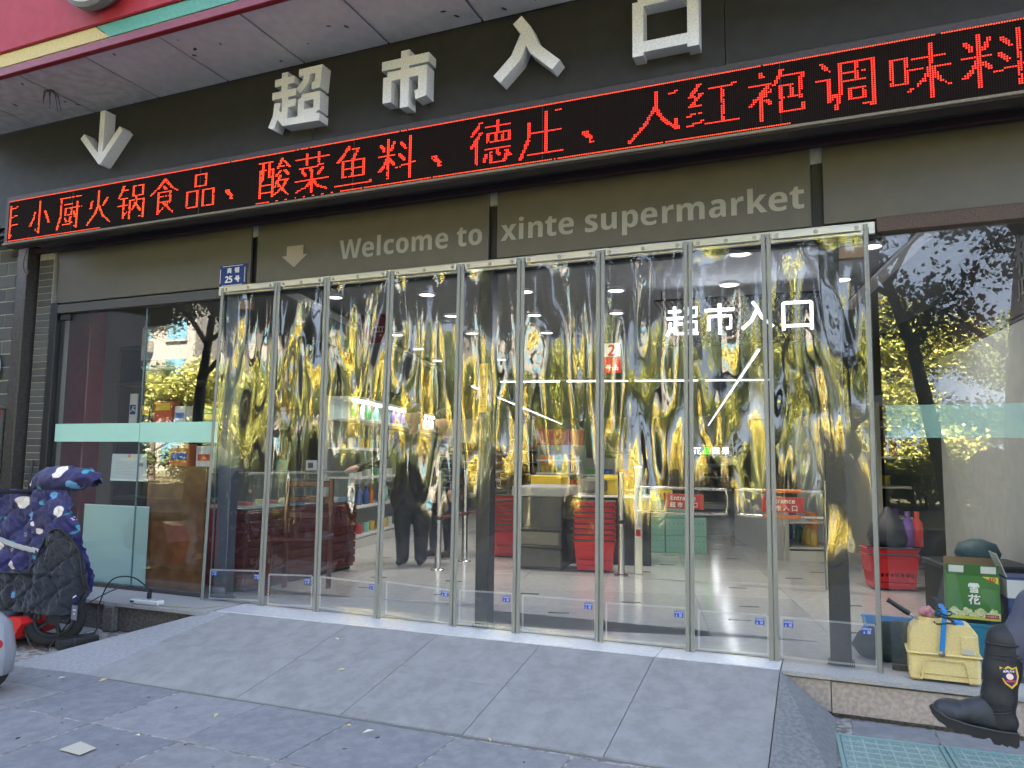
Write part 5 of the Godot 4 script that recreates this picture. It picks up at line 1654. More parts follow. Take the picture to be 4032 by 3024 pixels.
# ---------------------------------------------------------------- bodies
func sdf_mesh(bones: Array, cell: float, k: float) -> ArrayMesh:
	# bones: [a, b, radius a, radius b, linear colour]; smooth union meshed as surface nets
	var lo := Vector3.ONE * 1e9
	var hi := -lo
	for b: Array in bones:
		var r := maxf(b[2], b[3]) + k + cell * 3.0
		for p: Vector3 in [b[0], b[1]]:
			lo = lo.min(p - Vector3.ONE * r)
			hi = hi.max(p + Vector3.ONE * r)
	var nx := int((hi.x - lo.x) / cell) + 2
	var ny := int((hi.y - lo.y) / cell) + 2
	var nz := int((hi.z - lo.z) / cell) + 2
	var f := PackedFloat32Array()
	f.resize(nx * ny * nz)
	f.fill(9.0)
	var near := PackedFloat32Array()
	near.resize(f.size())
	near.fill(9.0)
	var who := PackedByteArray()
	who.resize(f.size())
	for bi in bones.size():
		var b: Array = bones[bi]
		var a: Vector3 = b[0]
		var d: Vector3 = b[1] - b[0]
		var dd := maxf(d.length_squared(), 1e-9)
		var r0: float = b[2]
		var r1: float = b[3]
		var m := maxf(r0, r1) + k + cell * 2.0
		var l: Vector3 = ((b[0] as Vector3).min(b[1]) - Vector3.ONE * m - lo) / cell
		var h: Vector3 = ((b[0] as Vector3).max(b[1]) + Vector3.ONE * m - lo) / cell
		for z in range(maxi(0, int(l.z)), mini(nz, int(h.z) + 2)):
			for y in range(maxi(0, int(l.y)), mini(ny, int(h.y) + 2)):
				for x in range(maxi(0, int(l.x)), mini(nx, int(h.x) + 2)):
					var p := lo + Vector3(x, y, z) * cell - a
					var t := clampf(p.dot(d) / dd, 0.0, 1.0)
					var v := (p - d * t).length() - lerpf(r0, r1, t)
					var i := (z * ny + y) * nx + x
					if v < near[i]:
						near[i] = v
						who[i] = bi
					var o := f[i]
					var e := maxf(k - absf(o - v), 0.0) / k
					f[i] = minf(o, v) - e * e * k * 0.25
	var st := start()
	st.set_smooth_group(0)
	var vert := {}
	var sx := 1
	var sy := nx
	var sz := nx * ny
	var offs := [0, sx, sy, sx + sy, sz, sx + sz, sy + sz, sx + sy + sz]
	var pos := [Vector3(0, 0, 0), Vector3(1, 0, 0), Vector3(0, 1, 0), Vector3(1, 1, 0), Vector3(0, 0, 1), Vector3(1, 0, 1), Vector3(0, 1, 1), Vector3(1, 1, 1)]
	var edges := [[0, 1], [2, 3], [4, 5], [6, 7], [0, 2], [1, 3], [4, 6], [5, 7], [0, 4], [1, 5], [2, 6], [3, 7]]
	for z in nz - 1:
		for y in ny - 1:
			for x in nx - 1:
				var i := (z * ny + y) * nx + x
				if f[i] > cell * 2.5 or f[i] < -cell * 2.5:
					continue
				var s := 0
				for c in 8:
					if f[i + offs[c]] < 0.0:
						s |= 1 << c
				if s == 0 or s == 255:
					continue
				var sum := Vector3.ZERO
				var n := 0
				for e: Array in edges:
					var va := f[i + offs[e[0]]]
					var vb := f[i + offs[e[1]]]
					if (va < 0.0) != (vb < 0.0):
						sum += (pos[e[0]] as Vector3).lerp(pos[e[1]], va / (va - vb))
						n += 1
				vert[i] = lo + (Vector3(x, y, z) + sum / n) * cell
	for i: int in vert:
		for ax in 3:
			var step: int = [sx, sy, sz][ax]
			var u: int = [sy, sz, sx][ax]
			var w: int = [sz, sx, sy][ax]
			var a0 := f[i]
			var a1 := f[i + step]
			if (a0 < 0.0) == (a1 < 0.0):
				continue
			if not (vert.has(i - u) and vert.has(i - w) and vert.has(i - u - w)):
				continue
			var q := [vert[i], vert[i - u], vert[i - u - w], vert[i - w]]
			if a0 >= 0.0:
				q.reverse()
			var col: Color = bones[who[i]][4]
			for j: int in [0, 2, 1, 0, 3, 2]:
				st.set_color(col)
				st.add_vertex(q[j])
	return done(st)

func body_mat() -> StandardMaterial3D:
	var m := mat("body", Color.WHITE, 0.75)
	m.vertex_color_use_as_albedo = true
	return m

func V(x: float, y: float, z: float) -> Vector3:
	return Vector3(x, y, z)

func hand_bones(wrist: Vector3, dir: Vector3, side: Vector3, c: Color) -> Array:
	var d := dir.normalized()
	var s := side.normalized()
	var nrm := d.cross(s).normalized()
	var out := [[wrist, wrist + d * 0.075, 0.026, 0.03, c], [wrist + d * 0.03 + s * 0.018, wrist + d * 0.085 + s * 0.026, 0.018, 0.014, c], [wrist + d * 0.03 - s * 0.018, wrist + d * 0.085 - s * 0.026, 0.018, 0.014, c]]
	for k in 4:
		var o := s * (0.03 - 0.02 * k)
		var len: float = [0.065, 0.078, 0.074, 0.055][k]
		var p := wrist + d * 0.088 + o
		var q := p + d * len * 0.55 - nrm * 0.012
		out.append([p, q, 0.0095, 0.0085, c])
		out.append([q, q + d * len * 0.35 - nrm * 0.022, 0.0085, 0.007, c])
	var tb := wrist + d * 0.03 + s * 0.03
	out.append([tb, tb + d * 0.03 + s * 0.026 - nrm * 0.008, 0.013, 0.011, c])
	out.append([tb + d * 0.03 + s * 0.026 - nrm * 0.008, tb + d * 0.06 + s * 0.03 - nrm * 0.02, 0.011, 0.009, c])
	return out

func head_bones(c: Vector3, fwd: Vector3, skin: Color) -> Array:
	var s := fwd.cross(Vector3.UP).normalized()
	return [
		[c + V(0, 0.02, 0) - fwd * 0.015, c + V(0, 0.02, 0) - fwd * 0.015, 0.098, 0.098, skin],
		[c + V(0, -0.03, 0) + fwd * 0.03, c + V(0, -0.085, 0) + fwd * 0.05, 0.07, 0.042, skin],
		[c + V(0, 0.005, 0) + fwd * 0.088, c + V(0, -0.028, 0) + fwd * 0.108, 0.010, 0.015, skin],
		[c + V(0, 0.03, 0) + fwd * 0.075 + s * 0.03, c + V(0, 0.03, 0) + fwd * 0.075 - s * 0.03, 0.018, 0.018, skin],
		[c + V(0, -0.062, 0) + fwd * 0.082 + s * 0.018, c + V(0, -0.062, 0) + fwd * 0.082 - s * 0.018, 0.009, 0.009, Color(0.35, 0.14, 0.11)],
		[c + s * 0.092 + V(0, -0.015, 0), c + s * 0.096 + V(0, 0.02, 0), 0.012, 0.016, skin],
		[c - s * 0.092 + V(0, -0.015, 0), c - s * 0.096 + V(0, 0.02, 0), 0.012, 0.016, skin],
	]

func hair_bones(c: Vector3, fwd: Vector3, col: Color) -> Array:
	var s := fwd.cross(Vector3.UP).normalized()
	return [
		[c + V(0, 0.05, 0) - fwd * 0.03, c + V(0, 0.06, 0) + fwd * 0.035, 0.1, 0.07, col],
		[c + V(0, 0.02, 0) - fwd * 0.05, c + V(0, -0.03, 0) - fwd * 0.06, 0.085, 0.06, col],
		[c + V(0, 0.03, 0) + s * 0.06 - fwd * 0.02, c + V(0, 0.03, 0) - s * 0.06 - fwd * 0.02, 0.05, 0.05, col],
	]

func eyes(parent: Node, c: Vector3, fwd: Vector3) -> void:
	var s := fwd.cross(Vector3.UP).normalized()
	for k: float in [-1.0, 1.0]:
		var st := start()
		lathe(st, [Vector2(0, -0.009), Vector2(0.008, -0.005), Vector2(0.009, 0.0), Vector2(0.007, 0.006), Vector2(0, 0.009)], 8, c + fwd * 0.088 + s * 0.032 * k + V(0, 0.008, 0), Basis(), true)
		put("eye", done(st), mat("eye_dark", lin(0.02, 0.015, 0.012), 0.15), parent)

func build_seated_person() -> void:
	var z := 1.2
	var t := thing("person", "seated person in grey blue trousers and black rubber boots, legs crossed", "person", V(1.2, GROUND, 1.25))
	var tr := Color(0.075, 0.082, 0.115)
	var jk := Color(0.05, 0.055, 0.07)
	var skin := Color(0.42, 0.26, 0.18)
	var o := t.position
	var bones := [
		[V(0.652, 0.40, z), V(0.768, 0.585, z + 0.01), 0.060, 0.076, tr],
		[V(0.768, 0.585, z + 0.01), V(1.16, 0.46, z + 0.13), 0.084, 0.1, tr],
		[V(1.18, 0.42, z + 0.12), V(1.2, 0.42, z - 0.06), 0.11, 0.11, tr],
		[V(0.86, 0.40, z - 0.06), V(1.18, 0.40, z - 0.07), 0.070, 0.095, tr],
		[V(0.86, 0.40, z - 0.06), V(0.88, 0.16, z - 0.06), 0.066, 0.056, tr],
		[V(1.2, 0.46, z + 0.03), V(1.19, 0.62, z + 0.03), 0.135, 0.125, jk],
		[V(1.17, 0.62, z + 0.03), V(1.10, 0.84, z + 0.03), 0.13, 0.13, jk],
		[V(1.09, 0.88, z - 0.10), V(1.09, 0.88, z + 0.16), 0.075, 0.075, jk],
		[V(1.09, 0.87, z + 0.2), V(1.06, 0.62, z + 0.25), 0.055, 0.047, jk],
		[V(1.06, 0.62, z + 0.25), V(0.86, 0.60, z + 0.1), 0.047, 0.036, jk],
		[V(1.09, 0.87, z - 0.15), V(1.08, 0.62, z - 0.2), 0.055, 0.047, jk],
		[V(1.08, 0.62, z - 0.2), V(0.92, 0.58, z - 0.06), 0.047, 0.036, jk],
		[V(1.08, 0.92, z + 0.03), V(1.05, 1.02, z + 0.03), 0.055, 0.05, skin],
	]
	bones.append_array(head_bones(V(1.03, 1.13, z + 0.03), V(-1, -0.05, 0.1).normalized(), skin))
	bones.append_array(hand_bones(V(0.86, 0.60, z + 0.1), V(-1, -0.1, -0.5), V(0, 0.3, 1), skin))
	bones.append_array(hand_bones(V(0.92, 0.58, z - 0.06), V(-1, -0.1, 0.4), V(0, 0.3, -1), skin))
	put("body", sdf_mesh(bones, 0.012, 0.025), body_mat(), t, -o)
	put("hair", sdf_mesh(hair_bones(V(1.03, 1.13, z + 0.03), V(-1, -0.05, 0.1).normalized(), Color(0.02, 0.017, 0.015)), 0.012, 0.03), body_mat(), t, -o)
	eyes(t, V(1.03, 1.13, z + 0.03) - o, V(-1, -0.05, 0.1).normalized())
	# boots
	var rub := grainy("boot_rubber", lin(0.009, 0.009, 0.010), lin(0.030, 0.030, 0.032), 0.55, 5.0, 0.03, 191, 0.5)
	var foot := grainy("boot_foot", lin(0.016, 0.018, 0.022), lin(0.036, 0.039, 0.048), 0.5, 5.0, 0.03, 193, 0.4)
	for k in 2:
		var sh := Vector3.ZERO if k == 0 else V(0.27, -0.265, -0.06)
		var up := Color.WHITE
		var shaft := [
			[V(0.607, 0.15, z), V(0.612, 0.22, z), 0.055, 0.061, up],
			[V(0.612, 0.22, z), V(0.628, 0.33, z), 0.059, 0.065, up],
			[V(0.628, 0.33, z), V(0.645, 0.445, z), 0.065, 0.069, up],
			[V(0.612, 0.115, z), V(0.635, 0.125, z), 0.047, 0.042, up],
		]
		var b := Node3D.new()
		b.name = "boot"
		t.add_child(b, true)
		b.position = -o + sh
		var sm := sdf_mesh(shaft, 0.008, 0.02)
		put("shaft", sm, rub, b)
		var ft := [
			[V(0.60, 0.13, z), V(0.53, 0.145, z), 0.050, 0.048, up],
			[V(0.53, 0.145, z - 0.006), V(0.44, 0.142, z - 0.012), 0.046, 0.040, up],
			[V(0.44, 0.142, z + 0.016), V(0.415, 0.142, z + 0.006), 0.038, 0.035, up],
			[V(0.44, 0.142, z - 0.02), V(0.41, 0.142, z - 0.012), 0.038, 0.034, up],
			[V(0.60, 0.19, z), V(0.54, 0.16, z), 0.05, 0.045, up],
		]
		put("foot", sdf_mesh(ft, 0.007, 0.03), foot, b)
		var so := start()
		prism(so, PackedVector2Array([Vector2(0.665, 0.052), Vector2(0.668, 0.098), Vector2(0.60, 0.098), Vector2(0.50, 0.108), Vector2(0.42, 0.125), Vector2(0.375, 0.150), Vector2(0.364, 0.138), Vector2(0.385, 0.112), Vector2(0.41, 0.098), Vector2(0.415, 0.09), Vector2(0.45, 0.083), Vector2(0.455, 0.076), Vector2(0.50, 0.07), Vector2(0.505, 0.064), Vector2(0.545, 0.062), Vector2(0.56, 0.07), Vector2(0.572, 0.07), Vector2(0.578, 0.048), Vector2(0.60, 0.046), Vector2(0.604, 0.052), Vector2(0.625, 0.043), Vector2(0.63, 0.05), Vector2(0.655, 0.042)]), z - 0.052, z + 0.052)
		put("sole", done(so), mat("sole_black", lin(0.010, 0.010, 0.011), 0.7), b)
		var wl := start()
		tube(wl, [V(0.668, 0.099, z + 0.05), V(0.60, 0.100, z + 0.054), V(0.50, 0.110, z + 0.054), V(0.42, 0.128, z + 0.05), V(0.375, 0.152, z + 0.03)], 0.003, 6)
		put("welt", done(wl), mat("welt_grey", lin(0.05, 0.05, 0.055), 0.6), b)
		for r in 6:
			var rg := start()
			var pts := []
			var yy: float = [0.17, 0.185, 0.2, 0.385, 0.40, 0.44][r]
			var cxx := lerpf(0.607, 0.645, (yy - 0.15) / 0.285)
			var rad := lerpf(0.057, 0.0705, (yy - 0.15) / 0.285)
			for j in 17:
				var a := TAU * j / 16
				pts.append(V(cxx + cos(a) * rad, yy + (0.012 * cos(a) if r < 3 else 0.004 * cos(a)), z + sin(a) * rad))
			tube(rg, pts, 0.0032 if r < 5 else 0.005, 6)
			put("ridge", done(rg), rub, b)
		if k == 0:
			var bd := start()
			var shield := PackedVector2Array([Vector2(-0.026, 0.034), Vector2(-0.012, 0.028), Vector2(0.0, 0.036), Vector2(0.012, 0.028), Vector2(0.026, 0.034), Vector2(0.027, 0.0), Vector2(0.018, -0.025), Vector2(0.0, -0.042), Vector2(-0.018, -0.025), Vector2(-0.027, 0.0)])
			prism(bd, shield, 0.0, 0.003)
			var bsc := Basis(Vector3.UP, -0.14) * Basis(Vector3.BACK, 0.12) * Basis.from_scale(V(1.12, 1.12, 1))
			var bg := put("badge", done(bd), mat("badge_yellow", lin(0.75, 0.45, 0.03), 0.5), b, V(0.642, 0.322, z + 0.068), bsc)
			var bi := start()
			var small := PackedVector2Array()
			for p in shield:
				small.append(p * 0.82)
			prism(bi, small, 0.003, 0.0042)
			put("badge_field", done(bi), mat("badge_navy", lin(0.015, 0.015, 0.10), 0.5), bg)
			var bc := start()
			lathe(bc, [Vector2(0.011, 0.0042), Vector2(0, 0.0056)], 16, V(0, 0.0, 0), Basis(Vector3.RIGHT, PI / 2))
			put("badge_disc", done(bc), mat("badge_pale", lin(0.75, 0.6, 0.5), 0.5), bg)
			put("badge_bar", box_mesh(V(0.03, 0.006, 0.001)), mat("badge_red", lin(0.5, 0.04, 0.06), 0.5), bg, V(0, -0.016, 0.0047))
			for j in 4:
				tag_glyph(["pin", "liao", "da", "xiao"][j], bg, V(-0.0135 + 0.009 * j, 0.014, 0.0046), 0.008, 0.0012, mat("plate_white"), 0.001)
	var stool := thing("stool", "low wooden stool under the seated person", "stool", V(1.2, GROUND, 1.23))
	put("seat", box_mesh(V(0.34, 0.04, 0.34), 0.01), grainy("stool_wood", lin(0.16, 0.09, 0.05), lin(0.26, 0.16, 0.09), 0.6, 3.0, 0.03, 195), stool, V(0, 0.52, 0))
	for sx: float in [-1.0, 1.0]:
		for sz: float in [-1.0, 1.0]:
			put("leg", box_mesh(V(0.035, 0.5, 0.035), 0.004), mats["stool_wood"], stool, V(0.13 * sx, 0.25, 0.13 * sz))

func build_shoppers() -> void:
	# customer with one arm reaching to the counter
	var skin := Color(0.42, 0.26, 0.18)
	for k in 2:
		var t := thing("person", ["standing person in a black coat reaching towards the red wooden counter", "standing person in a navy padded jacket behind the reaching person"][k], "person", [V(-4.24, 0, -2.42), V(-4.24, 0, -3.12)][k], [0.35, -0.25][k])
		var jk: Color = [Color(0.012, 0.012, 0.016), Color(0.018, 0.022, 0.07)][k]
		var tr: Color = [Color(0.010, 0.010, 0.012), Color(0.016, 0.024, 0.045)][k]
		var sh := Color(0.012, 0.011, 0.011)
		var hs: float = [1.0, 0.97][k]
		var b := [
			[V(-0.09, 0.06, 0.03), V(-0.10, 0.05, 0.16), 0.045, 0.036, sh], [V(0.10, 0.06, -0.02), V(0.12, 0.05, 0.12), 0.045, 0.036, sh],
			[V(-0.09, 0.09, 0.0), V(-0.10, 0.48, 0.02), 0.07, 0.088, tr], [V(0.10, 0.09, -0.05), V(0.10, 0.48, -0.02), 0.07, 0.088, tr],
			[V(-0.10, 0.48, 0.02), V(-0.09, 0.88, 0.0), 0.088, 0.12, tr], [V(0.10, 0.48, -0.02), V(0.09, 0.88, 0.0), 0.088, 0.12, tr],
			[V(-0.08, 0.72, 0), V(0.08, 0.72, 0), 0.165, 0.165, jk], [V(0, 0.85, 0), V(0, 1.15, 0.01), 0.19, 0.185, jk],
			[V(-0.06, 1.2, 0.01), V(0.06, 1.2, 0.01), 0.14, 0.14, jk], [V(-0.16, 1.37, 0), V(0.16, 1.37, 0), 0.075, 0.075, jk],
			[V(0, 1.42, 0), V(0, 1.52, 0.02), 0.055, 0.05, skin],
			[V(0.2, 1.36, 0), V(0.25, 1.08, -0.02), 0.065, 0.055, jk], [V(0.25, 1.08, -0.02), V(0.23, 0.84, 0.07), 0.055, 0.042, jk],
		]
		if k == 0:
			b.append([V(-0.2, 1.36, 0), V(-0.34, 1.14, 0.10), 0.065, 0.055, jk])
			b.append([V(-0.34, 1.14, 0.10), V(-0.55, 1.05, 0.2), 0.055, 0.042, jk])
			b.append_array(hand_bones(V(-0.55, 1.05, 0.2), V(-1, -0.2, 0.5), V(0.3, 0.2, 1), skin))
		else:
			b.append([V(-0.2, 1.36, 0), V(-0.25, 1.08, -0.02), 0.065, 0.055, jk])
			b.append([V(-0.25, 1.08, -0.02), V(-0.23, 0.84, 0.07), 0.055, 0.042, jk])
			b.append_array(hand_bones(V(-0.23, 0.84, 0.07), V(0, -1, 0.15), V(0.2, 0, 1), skin))
		b.append_array(hand_bones(V(0.23, 0.84, 0.07), V(0, -1, 0.15), V(-0.2, 0, 1), skin))
		var fwd := V(-0.35, -0.05, 1).normalized() if k == 0 else V(0.1, 0, 1)
		b.append_array(head_bones(V(0, 1.62, 0.03), fwd, skin))
		var o := put("body", sdf_mesh(b, 0.016, 0.035), body_mat(), t)
		o.scale = Vector3.ONE * hs
		put("hair", sdf_mesh(hair_bones(V(0, 1.62, 0.03), fwd, Color(0.015, 0.013, 0.012)), 0.016, 0.03), body_mat(), t)
		eyes(t, V(0, 1.62, 0.03), fwd)
		if k == 1:
			for r in 8:
				var st := start()
				var pts := []
				var y := 0.82 + 0.07 * r
				for j in 21:
					var a := TAU * j / 20
					pts.append(V(cos(a) * (0.222 if y < 1.3 else 0.215), y, 0.005 + sin(a) * 0.165))
				tube(st, pts, 0.018, 6)
				put("padded_ring", done(st), mat("puffer_navy", lin(0.02, 0.025, 0.08), 0.4), t)

# ---------------------------------------------------------------- shop fittings
func build_shop_things() -> void:
	var chrome := mat("chrome")
	var dark := mat("black_plastic")
	var wood := grainy("red_wood", lin(0.045, 0.008, 0.008), lin(0.10, 0.018, 0.015), 0.25, 1.5, 0.02, 201)
	# lamps: ceiling downlights and tubes
	var spots := [V(-4.11, 0, -2.41), V(-4.43, 0, -3.63), V(-4.77, 0, -4.94), V(-6.3, 0, -6.06), V(-6.72, 0, -7.52), V(-5.88, 0, -4.7), V(-3.02, 0, -2.64), V(-3.40, 0, -3.93), V(-3.71, 0, -5.24), V(-5.18, 0, -6.29), V(-5.51, 0, -7.75), V(-2.07, 0, -2.92), V(-2.39, 0, -4.15), V(-0.9, 0, -3.06), V(0.17, 0, -3.21), V(0.38, 0, -2.03), V(-0.67, 0, -1.89), V(-5.18, 0, -2.17)]
	var lamp_src: Node3D = null
	var white := glow("lamp_white", Color(1.0, 0.985, 0.95), 0.15)
	for i in spots.size():
		var p: Vector3 = spots[i]
		if lamp_src == null:
			lamp_src = thing("ceiling_lamp", "round white downlight in the grey shop ceiling", "ceiling lamp", V(p.x, 2.975, p.z), 0.0, "round downlights in the shop ceiling")
			var s1 := start()
			lathe(s1, [Vector2(0.082, 0.03), Vector2(0.105, 0.03), Vector2(0.105, 0.012), Vector2(0.09, 0.006), Vector2(0.082, 0.012), Vector2(0.082, 0.03)], 24)
			put("trim_ring", done(s1), mat("lamp_trim", lin(0.6, 0.6, 0.6), 0.4), lamp_src)
			var s2 := start()
			lathe(s2, [Vector2(0.0, 0.010), Vector2(0.081, 0.014), Vector2(0.081, 0.03), Vector2(0, 0.03)], 24)
			put("diffuser", done(s2), white, lamp_src)
		else:
			copy_of(lamp_src, "ceiling_lamp", V(p.x, 2.975, p.z), 0.0)
	for i in [0, 2, 4, 7, 11, 13, 15, 17]:
		var sl := SpotLight3D.new()
		sl.name = "downlight_%d" % i
		sl.light_color = Color(1.0, 0.97, 0.91)
		sl.light_energy = 0.105
		sl.light_size = 0.08
		sl.spot_angle = 68.0
		sl.spot_range = 12.0
		sl.spot_attenuation = 2.0
		sl.shadow_enabled = true
		add_child(sl)
		sl.position = V(spots[i].x, 2.965, spots[i].z)
		sl.rotation.x = -PI / 2
	var tubes := [[V(-0.77, 2.6, -5.1), V(-4.4, 2.6, -26.0), "near side aisle"], [V(-6.5, 2.6, -8.5), V(-9.9, 2.6, -24.0), "middle aisle"], [V(-5.75, 2.62, -8.1), V(-0.85, 2.62, -9.2), "cross aisle"], [V(0.8, 2.93, -1.4), V(0.25, 2.93, -4.6), "sprayer side ceiling"], [V(-5.3, 2.9, -1.5), V(-7.2, 2.9, -8.6), "counter side ceiling"]]
	for i in tubes.size():
		var a: Vector3 = tubes[i][0]
		var b: Vector3 = tubes[i][1]
		var mid := (a + b) / 2
		var d := b - a
		var dull := i >= 3
		var t := thing("tube_lamp", "long %s strip over the %s" % ["pale trunking" if dull else "white light", tubes[i][2]], "strip lamp", mid, atan2(-d.z, d.x))
		put("housing", box_mesh(V(d.length(), 0.03, 0.07 if not dull else 0.14), 0.004), mat("tube_housing", lin(0.55, 0.56, 0.57), 0.5), t, V(0, 0.025, 0))
		if not dull:
			var n := int(d.length() / 1.25)
			for k in n:
				put("tube", box_mesh(V(1.13, 0.02, 0.022), 0.005), glow("tube_white", Color(0.97, 1.0, 1.0), 0.1), t, V(-d.length() / 2 + (k + 0.5) * d.length() / n, -0.002, 0))
			var al := AreaLight3D.new()
			al.name = "strip_light_%d" % i
			al.area_size = Vector2(d.length(), 0.05)
			al.light_color = Color(0.97, 0.99, 1.0)
			al.light_energy = [0.11, 0.10, 0.07][i]
			al.shadow_enabled = true
			add_child(al)
			al.position = mid - V(0, 0.03, 0)
			al.rotation = Vector3(-PI / 2, atan2(-d.z, d.x), 0)
	# stanchions and swing gates
	for i in 3:
		var p: Vector3 = [V(-3.8, 0, -2.22), V(-3.85, 0, -2.95), V(-1.97, 0, -2.73)][i]
		var t := thing("steel_post", ["polished steel floor post in front of the standing people", "polished steel floor post behind the first post", "polished steel floor post beside the stacked red baskets"][i], "post", p)
		var s := start()
		lathe(s, [Vector2(0.0, 0.0), Vector2(0.075, 0.0), Vector2(0.075, 0.008), Vector2(0.06, 0.018), Vector2(0.04, 0.022)], 20)
		put("base_flange", done(s), chrome, t)
		var s2 := start()
		lathe(s2, [Vector2(0.034, 0.02), Vector2(0.034, 1.03), Vector2(0.028, 1.045), Vector2(0, 1.05)], 20)
		put("tube", done(s2), chrome, t)
		var s3 := start()
		lathe(s3, [Vector2(0.036, 0.52), Vector2(0.044, 0.525), Vector2(0.044, 0.555), Vector2(0.036, 0.56)], 20)
		put("collar", done(s3), dark, t)
	var rl := start()
	tube(rl, [V(-3.8, 0.54, -2.22), V(-3.85, 0.54, -2.95), V(-3.95, 0.54, -3.9)], 0.016, 8)
	single("guide_rail", done(rl), mat("rail_red", lin(0.14, 0.02, 0.025), 0.3), "dark red guide rail joining the steel floor posts", "rail")
	var sq := thing("square_post", "square polished steel post with a red label", "post", V(-1.84, 0, -2.93), STORE_TURN)
	put("tube", box_mesh(V(0.085, 1.1, 0.085), 0.006), chrome, sq, V(0, 0.55, 0))
	put("label_sticker", box_mesh(V(0.05, 0.07, 0.002)), mat("sign_red_flat", lin(0.42, 0.012, 0.018), 0.4), sq, V(0, 0.42, 0.044))
	for i in 2:
		var t := thing("swing_gate", ["steel tube swing gate hinged on the square post", "steel tube swing gate on the sprayer side"][i], "gate", V([-1.8, -0.06][i], 0, -2.76))
		var x0: float = [0.0, 0.0][i]
		var x1: float = [0.87, -0.76][i]
		var s4 := start()
		tube(s4, curve([V(x0, 0.89, 0), V(x1 * 0.9, 0.89, 0), V(x1, 0.86, 0), V(x1, 0.69, 0), V(x1 * 0.9, 0.65, 0), V(x0, 0.65, 0)], 5), 0.014, 8)
		put("tube", done(s4), chrome, t)
		if i == 1:
			var s5 := start()
			lathe(s5, [Vector2(0.03, 0), Vector2(0.03, 1.0), Vector2(0, 1.0)], 14, V(0.03, 0, 0))
			put("hinge_post", done(s5), chrome, t)
			for yy: float in [0.89, 0.65]:
				put("orange_sleeve", box_mesh(V(0.36, 0.035, 0.035), 0.01), mat("sleeve_orange"), t, V(-0.36, yy, 0))
		var sg := thing("entrance_sign", ["red entrance sign on the gate next to the square post", "red entrance sign on the gate with orange sleeves"][i], "sign", V([-1.335, -0.415][i], 0.69, -2.735))
		put("board", box_mesh(V(0.385, 0.145, 0.008), 0.003), mat("sign_red_flat"), sg, V(0, 0.073, 0))
		words("lettering", "Entrance", 0.042, mat("plate_white"), sg, V(-0.13, 0.085, 0.0045), Basis(), true, 0.002)
		for j in 4:
			tag_glyph(["chao", "shi4", "ru", "kou"][j], sg, V(-0.11 + 0.073 * j, 0.014, 0.0045), 0.055, 0.006, mat("plate_white"))
	# checkout counter
	var cc := thing("checkout_counter", "dark grey checkout counter with black bumper rails", "counter", V(-2.93, 0, -3.15), STORE_TURN * 0.5)
	put("body", box_mesh(V(0.52, 0.74, 0.86), 0.008), grainy("counter_grey", lin(0.045, 0.046, 0.05), lin(0.06, 0.06, 0.065), 0.4, 1.0, 0.02, 203), cc, V(0, 0.40, 0))
	put("plinth", box_mesh(V(0.5, 0.05, 0.82)), dark, cc, V(0, 0.025, 0))
	put("top", box_mesh(V(0.56, 0.10, 0.92), 0.01), mat("counter_top", lin(0.34, 0.35, 0.35), 0.3), cc, V(0, 0.822, 0))
	for yy: float in [0.24, 0.42]:
		put("bumper_rail", box_mesh(V(0.55, 0.035, 0.03), 0.01), dark, cc, V(0, yy, 0.445))
	put("insert_panel", box_mesh(V(0.46, 0.13, 0.006), 0.002), mat("counter_beige", lin(0.17, 0.15, 0.12), 0.5), cc, V(0, 0.33, 0.433))
	var tl := thing("till", "grey till printer on the far checkout", "till", V(-2.55, 0.80, -3.75), 0.2)
	put("body", box_mesh(V(0.3, 0.14, 0.3), 0.02), mat("till_grey", lin(0.10, 0.10, 0.10), 0.4), tl, V(0, 0.07, 0))
	put("lid", box_mesh(V(0.2, 0.02, 0.2), 0.005), mat("till_pale", lin(0.3, 0.3, 0.3), 0.4), tl, V(0, 0.15, 0))
	var c2 := thing("checkout_counter", "low black checkout counter with a white edge behind the red baskets", "counter", V(-2.35, 0, -3.75), STORE_TURN)
	put("body", box_mesh(V(0.9, 0.74, 0.6), 0.01), dark, c2, V(0, 0.37, 0))
	put("white_edge", box_mesh(V(0.92, 0.02, 0.62), 0.004), mat("edge_white", lin(0.55, 0.55, 0.55), 0.3), c2, V(0, 0.752, 0))
	# baskets
	var bm := mat("basket_red", lin(0.50, 0.008, 0.018), 0.35)
	var hm := mat("basket_handle", lin(0.06, 0.055, 0.055), 0.5)
	var stacks := [[V(-2.31, 0.02, -2.95), 8, "stack beside the checkout counter"], [V(-3.62, 0.02, -3.62), 8, "stack behind the door post"], [V(0.50, 0.02, -3.1), 2, "stack behind the glass pane"]]
	for s: Array in stacks:
		for k in int(s[1]):
			var first: bool = k == 0
			var b := thing("shopping_basket", "red plastic shopping basket, %s" % ("lowest of the " + s[2] if first else "stacked in the " + s[2]), "basket", s[0] + V(0, 0.058 * k, 0), STORE_TURN, "red baskets, " + s[2])
			var w := 0.40
			var h := 0.29
			var st := start()
			var n := 9
			for side in 4:
				var ang := PI / 2 * side
				var bb := Basis(Vector3.UP, ang)
				var half: float = (w if side % 2 == 0 else 0.3) / 2
				var dist: float = (0.3 if side % 2 == 0 else w) / 2
				var tilt := Basis(Vector3.RIGHT, 0.14)
				box(st, bb * V(0, h * 0.72, dist * 0.985), V(half * 2.0, h * 0.5, 0.008), 0.002, bb * tilt)
				box(st, bb * V(0, 0.025, dist * 0.9), V(half * 1.76, 0.05, 0.008), 0.002, bb * tilt)
				for j in n:
					box(st, bb * V((j - (n - 1) / 2.0) * half * 1.72 / (n - 1), h * 0.27, dist * 0.92), V(0.014, h * 0.42, 0.008), 0.0, bb * tilt)
				box(st, bb * V(0, h, dist * 1.03), V(half * 2.06, 0.02, 0.022), 0.005, bb)
			put("shell", done(st), bm, b)
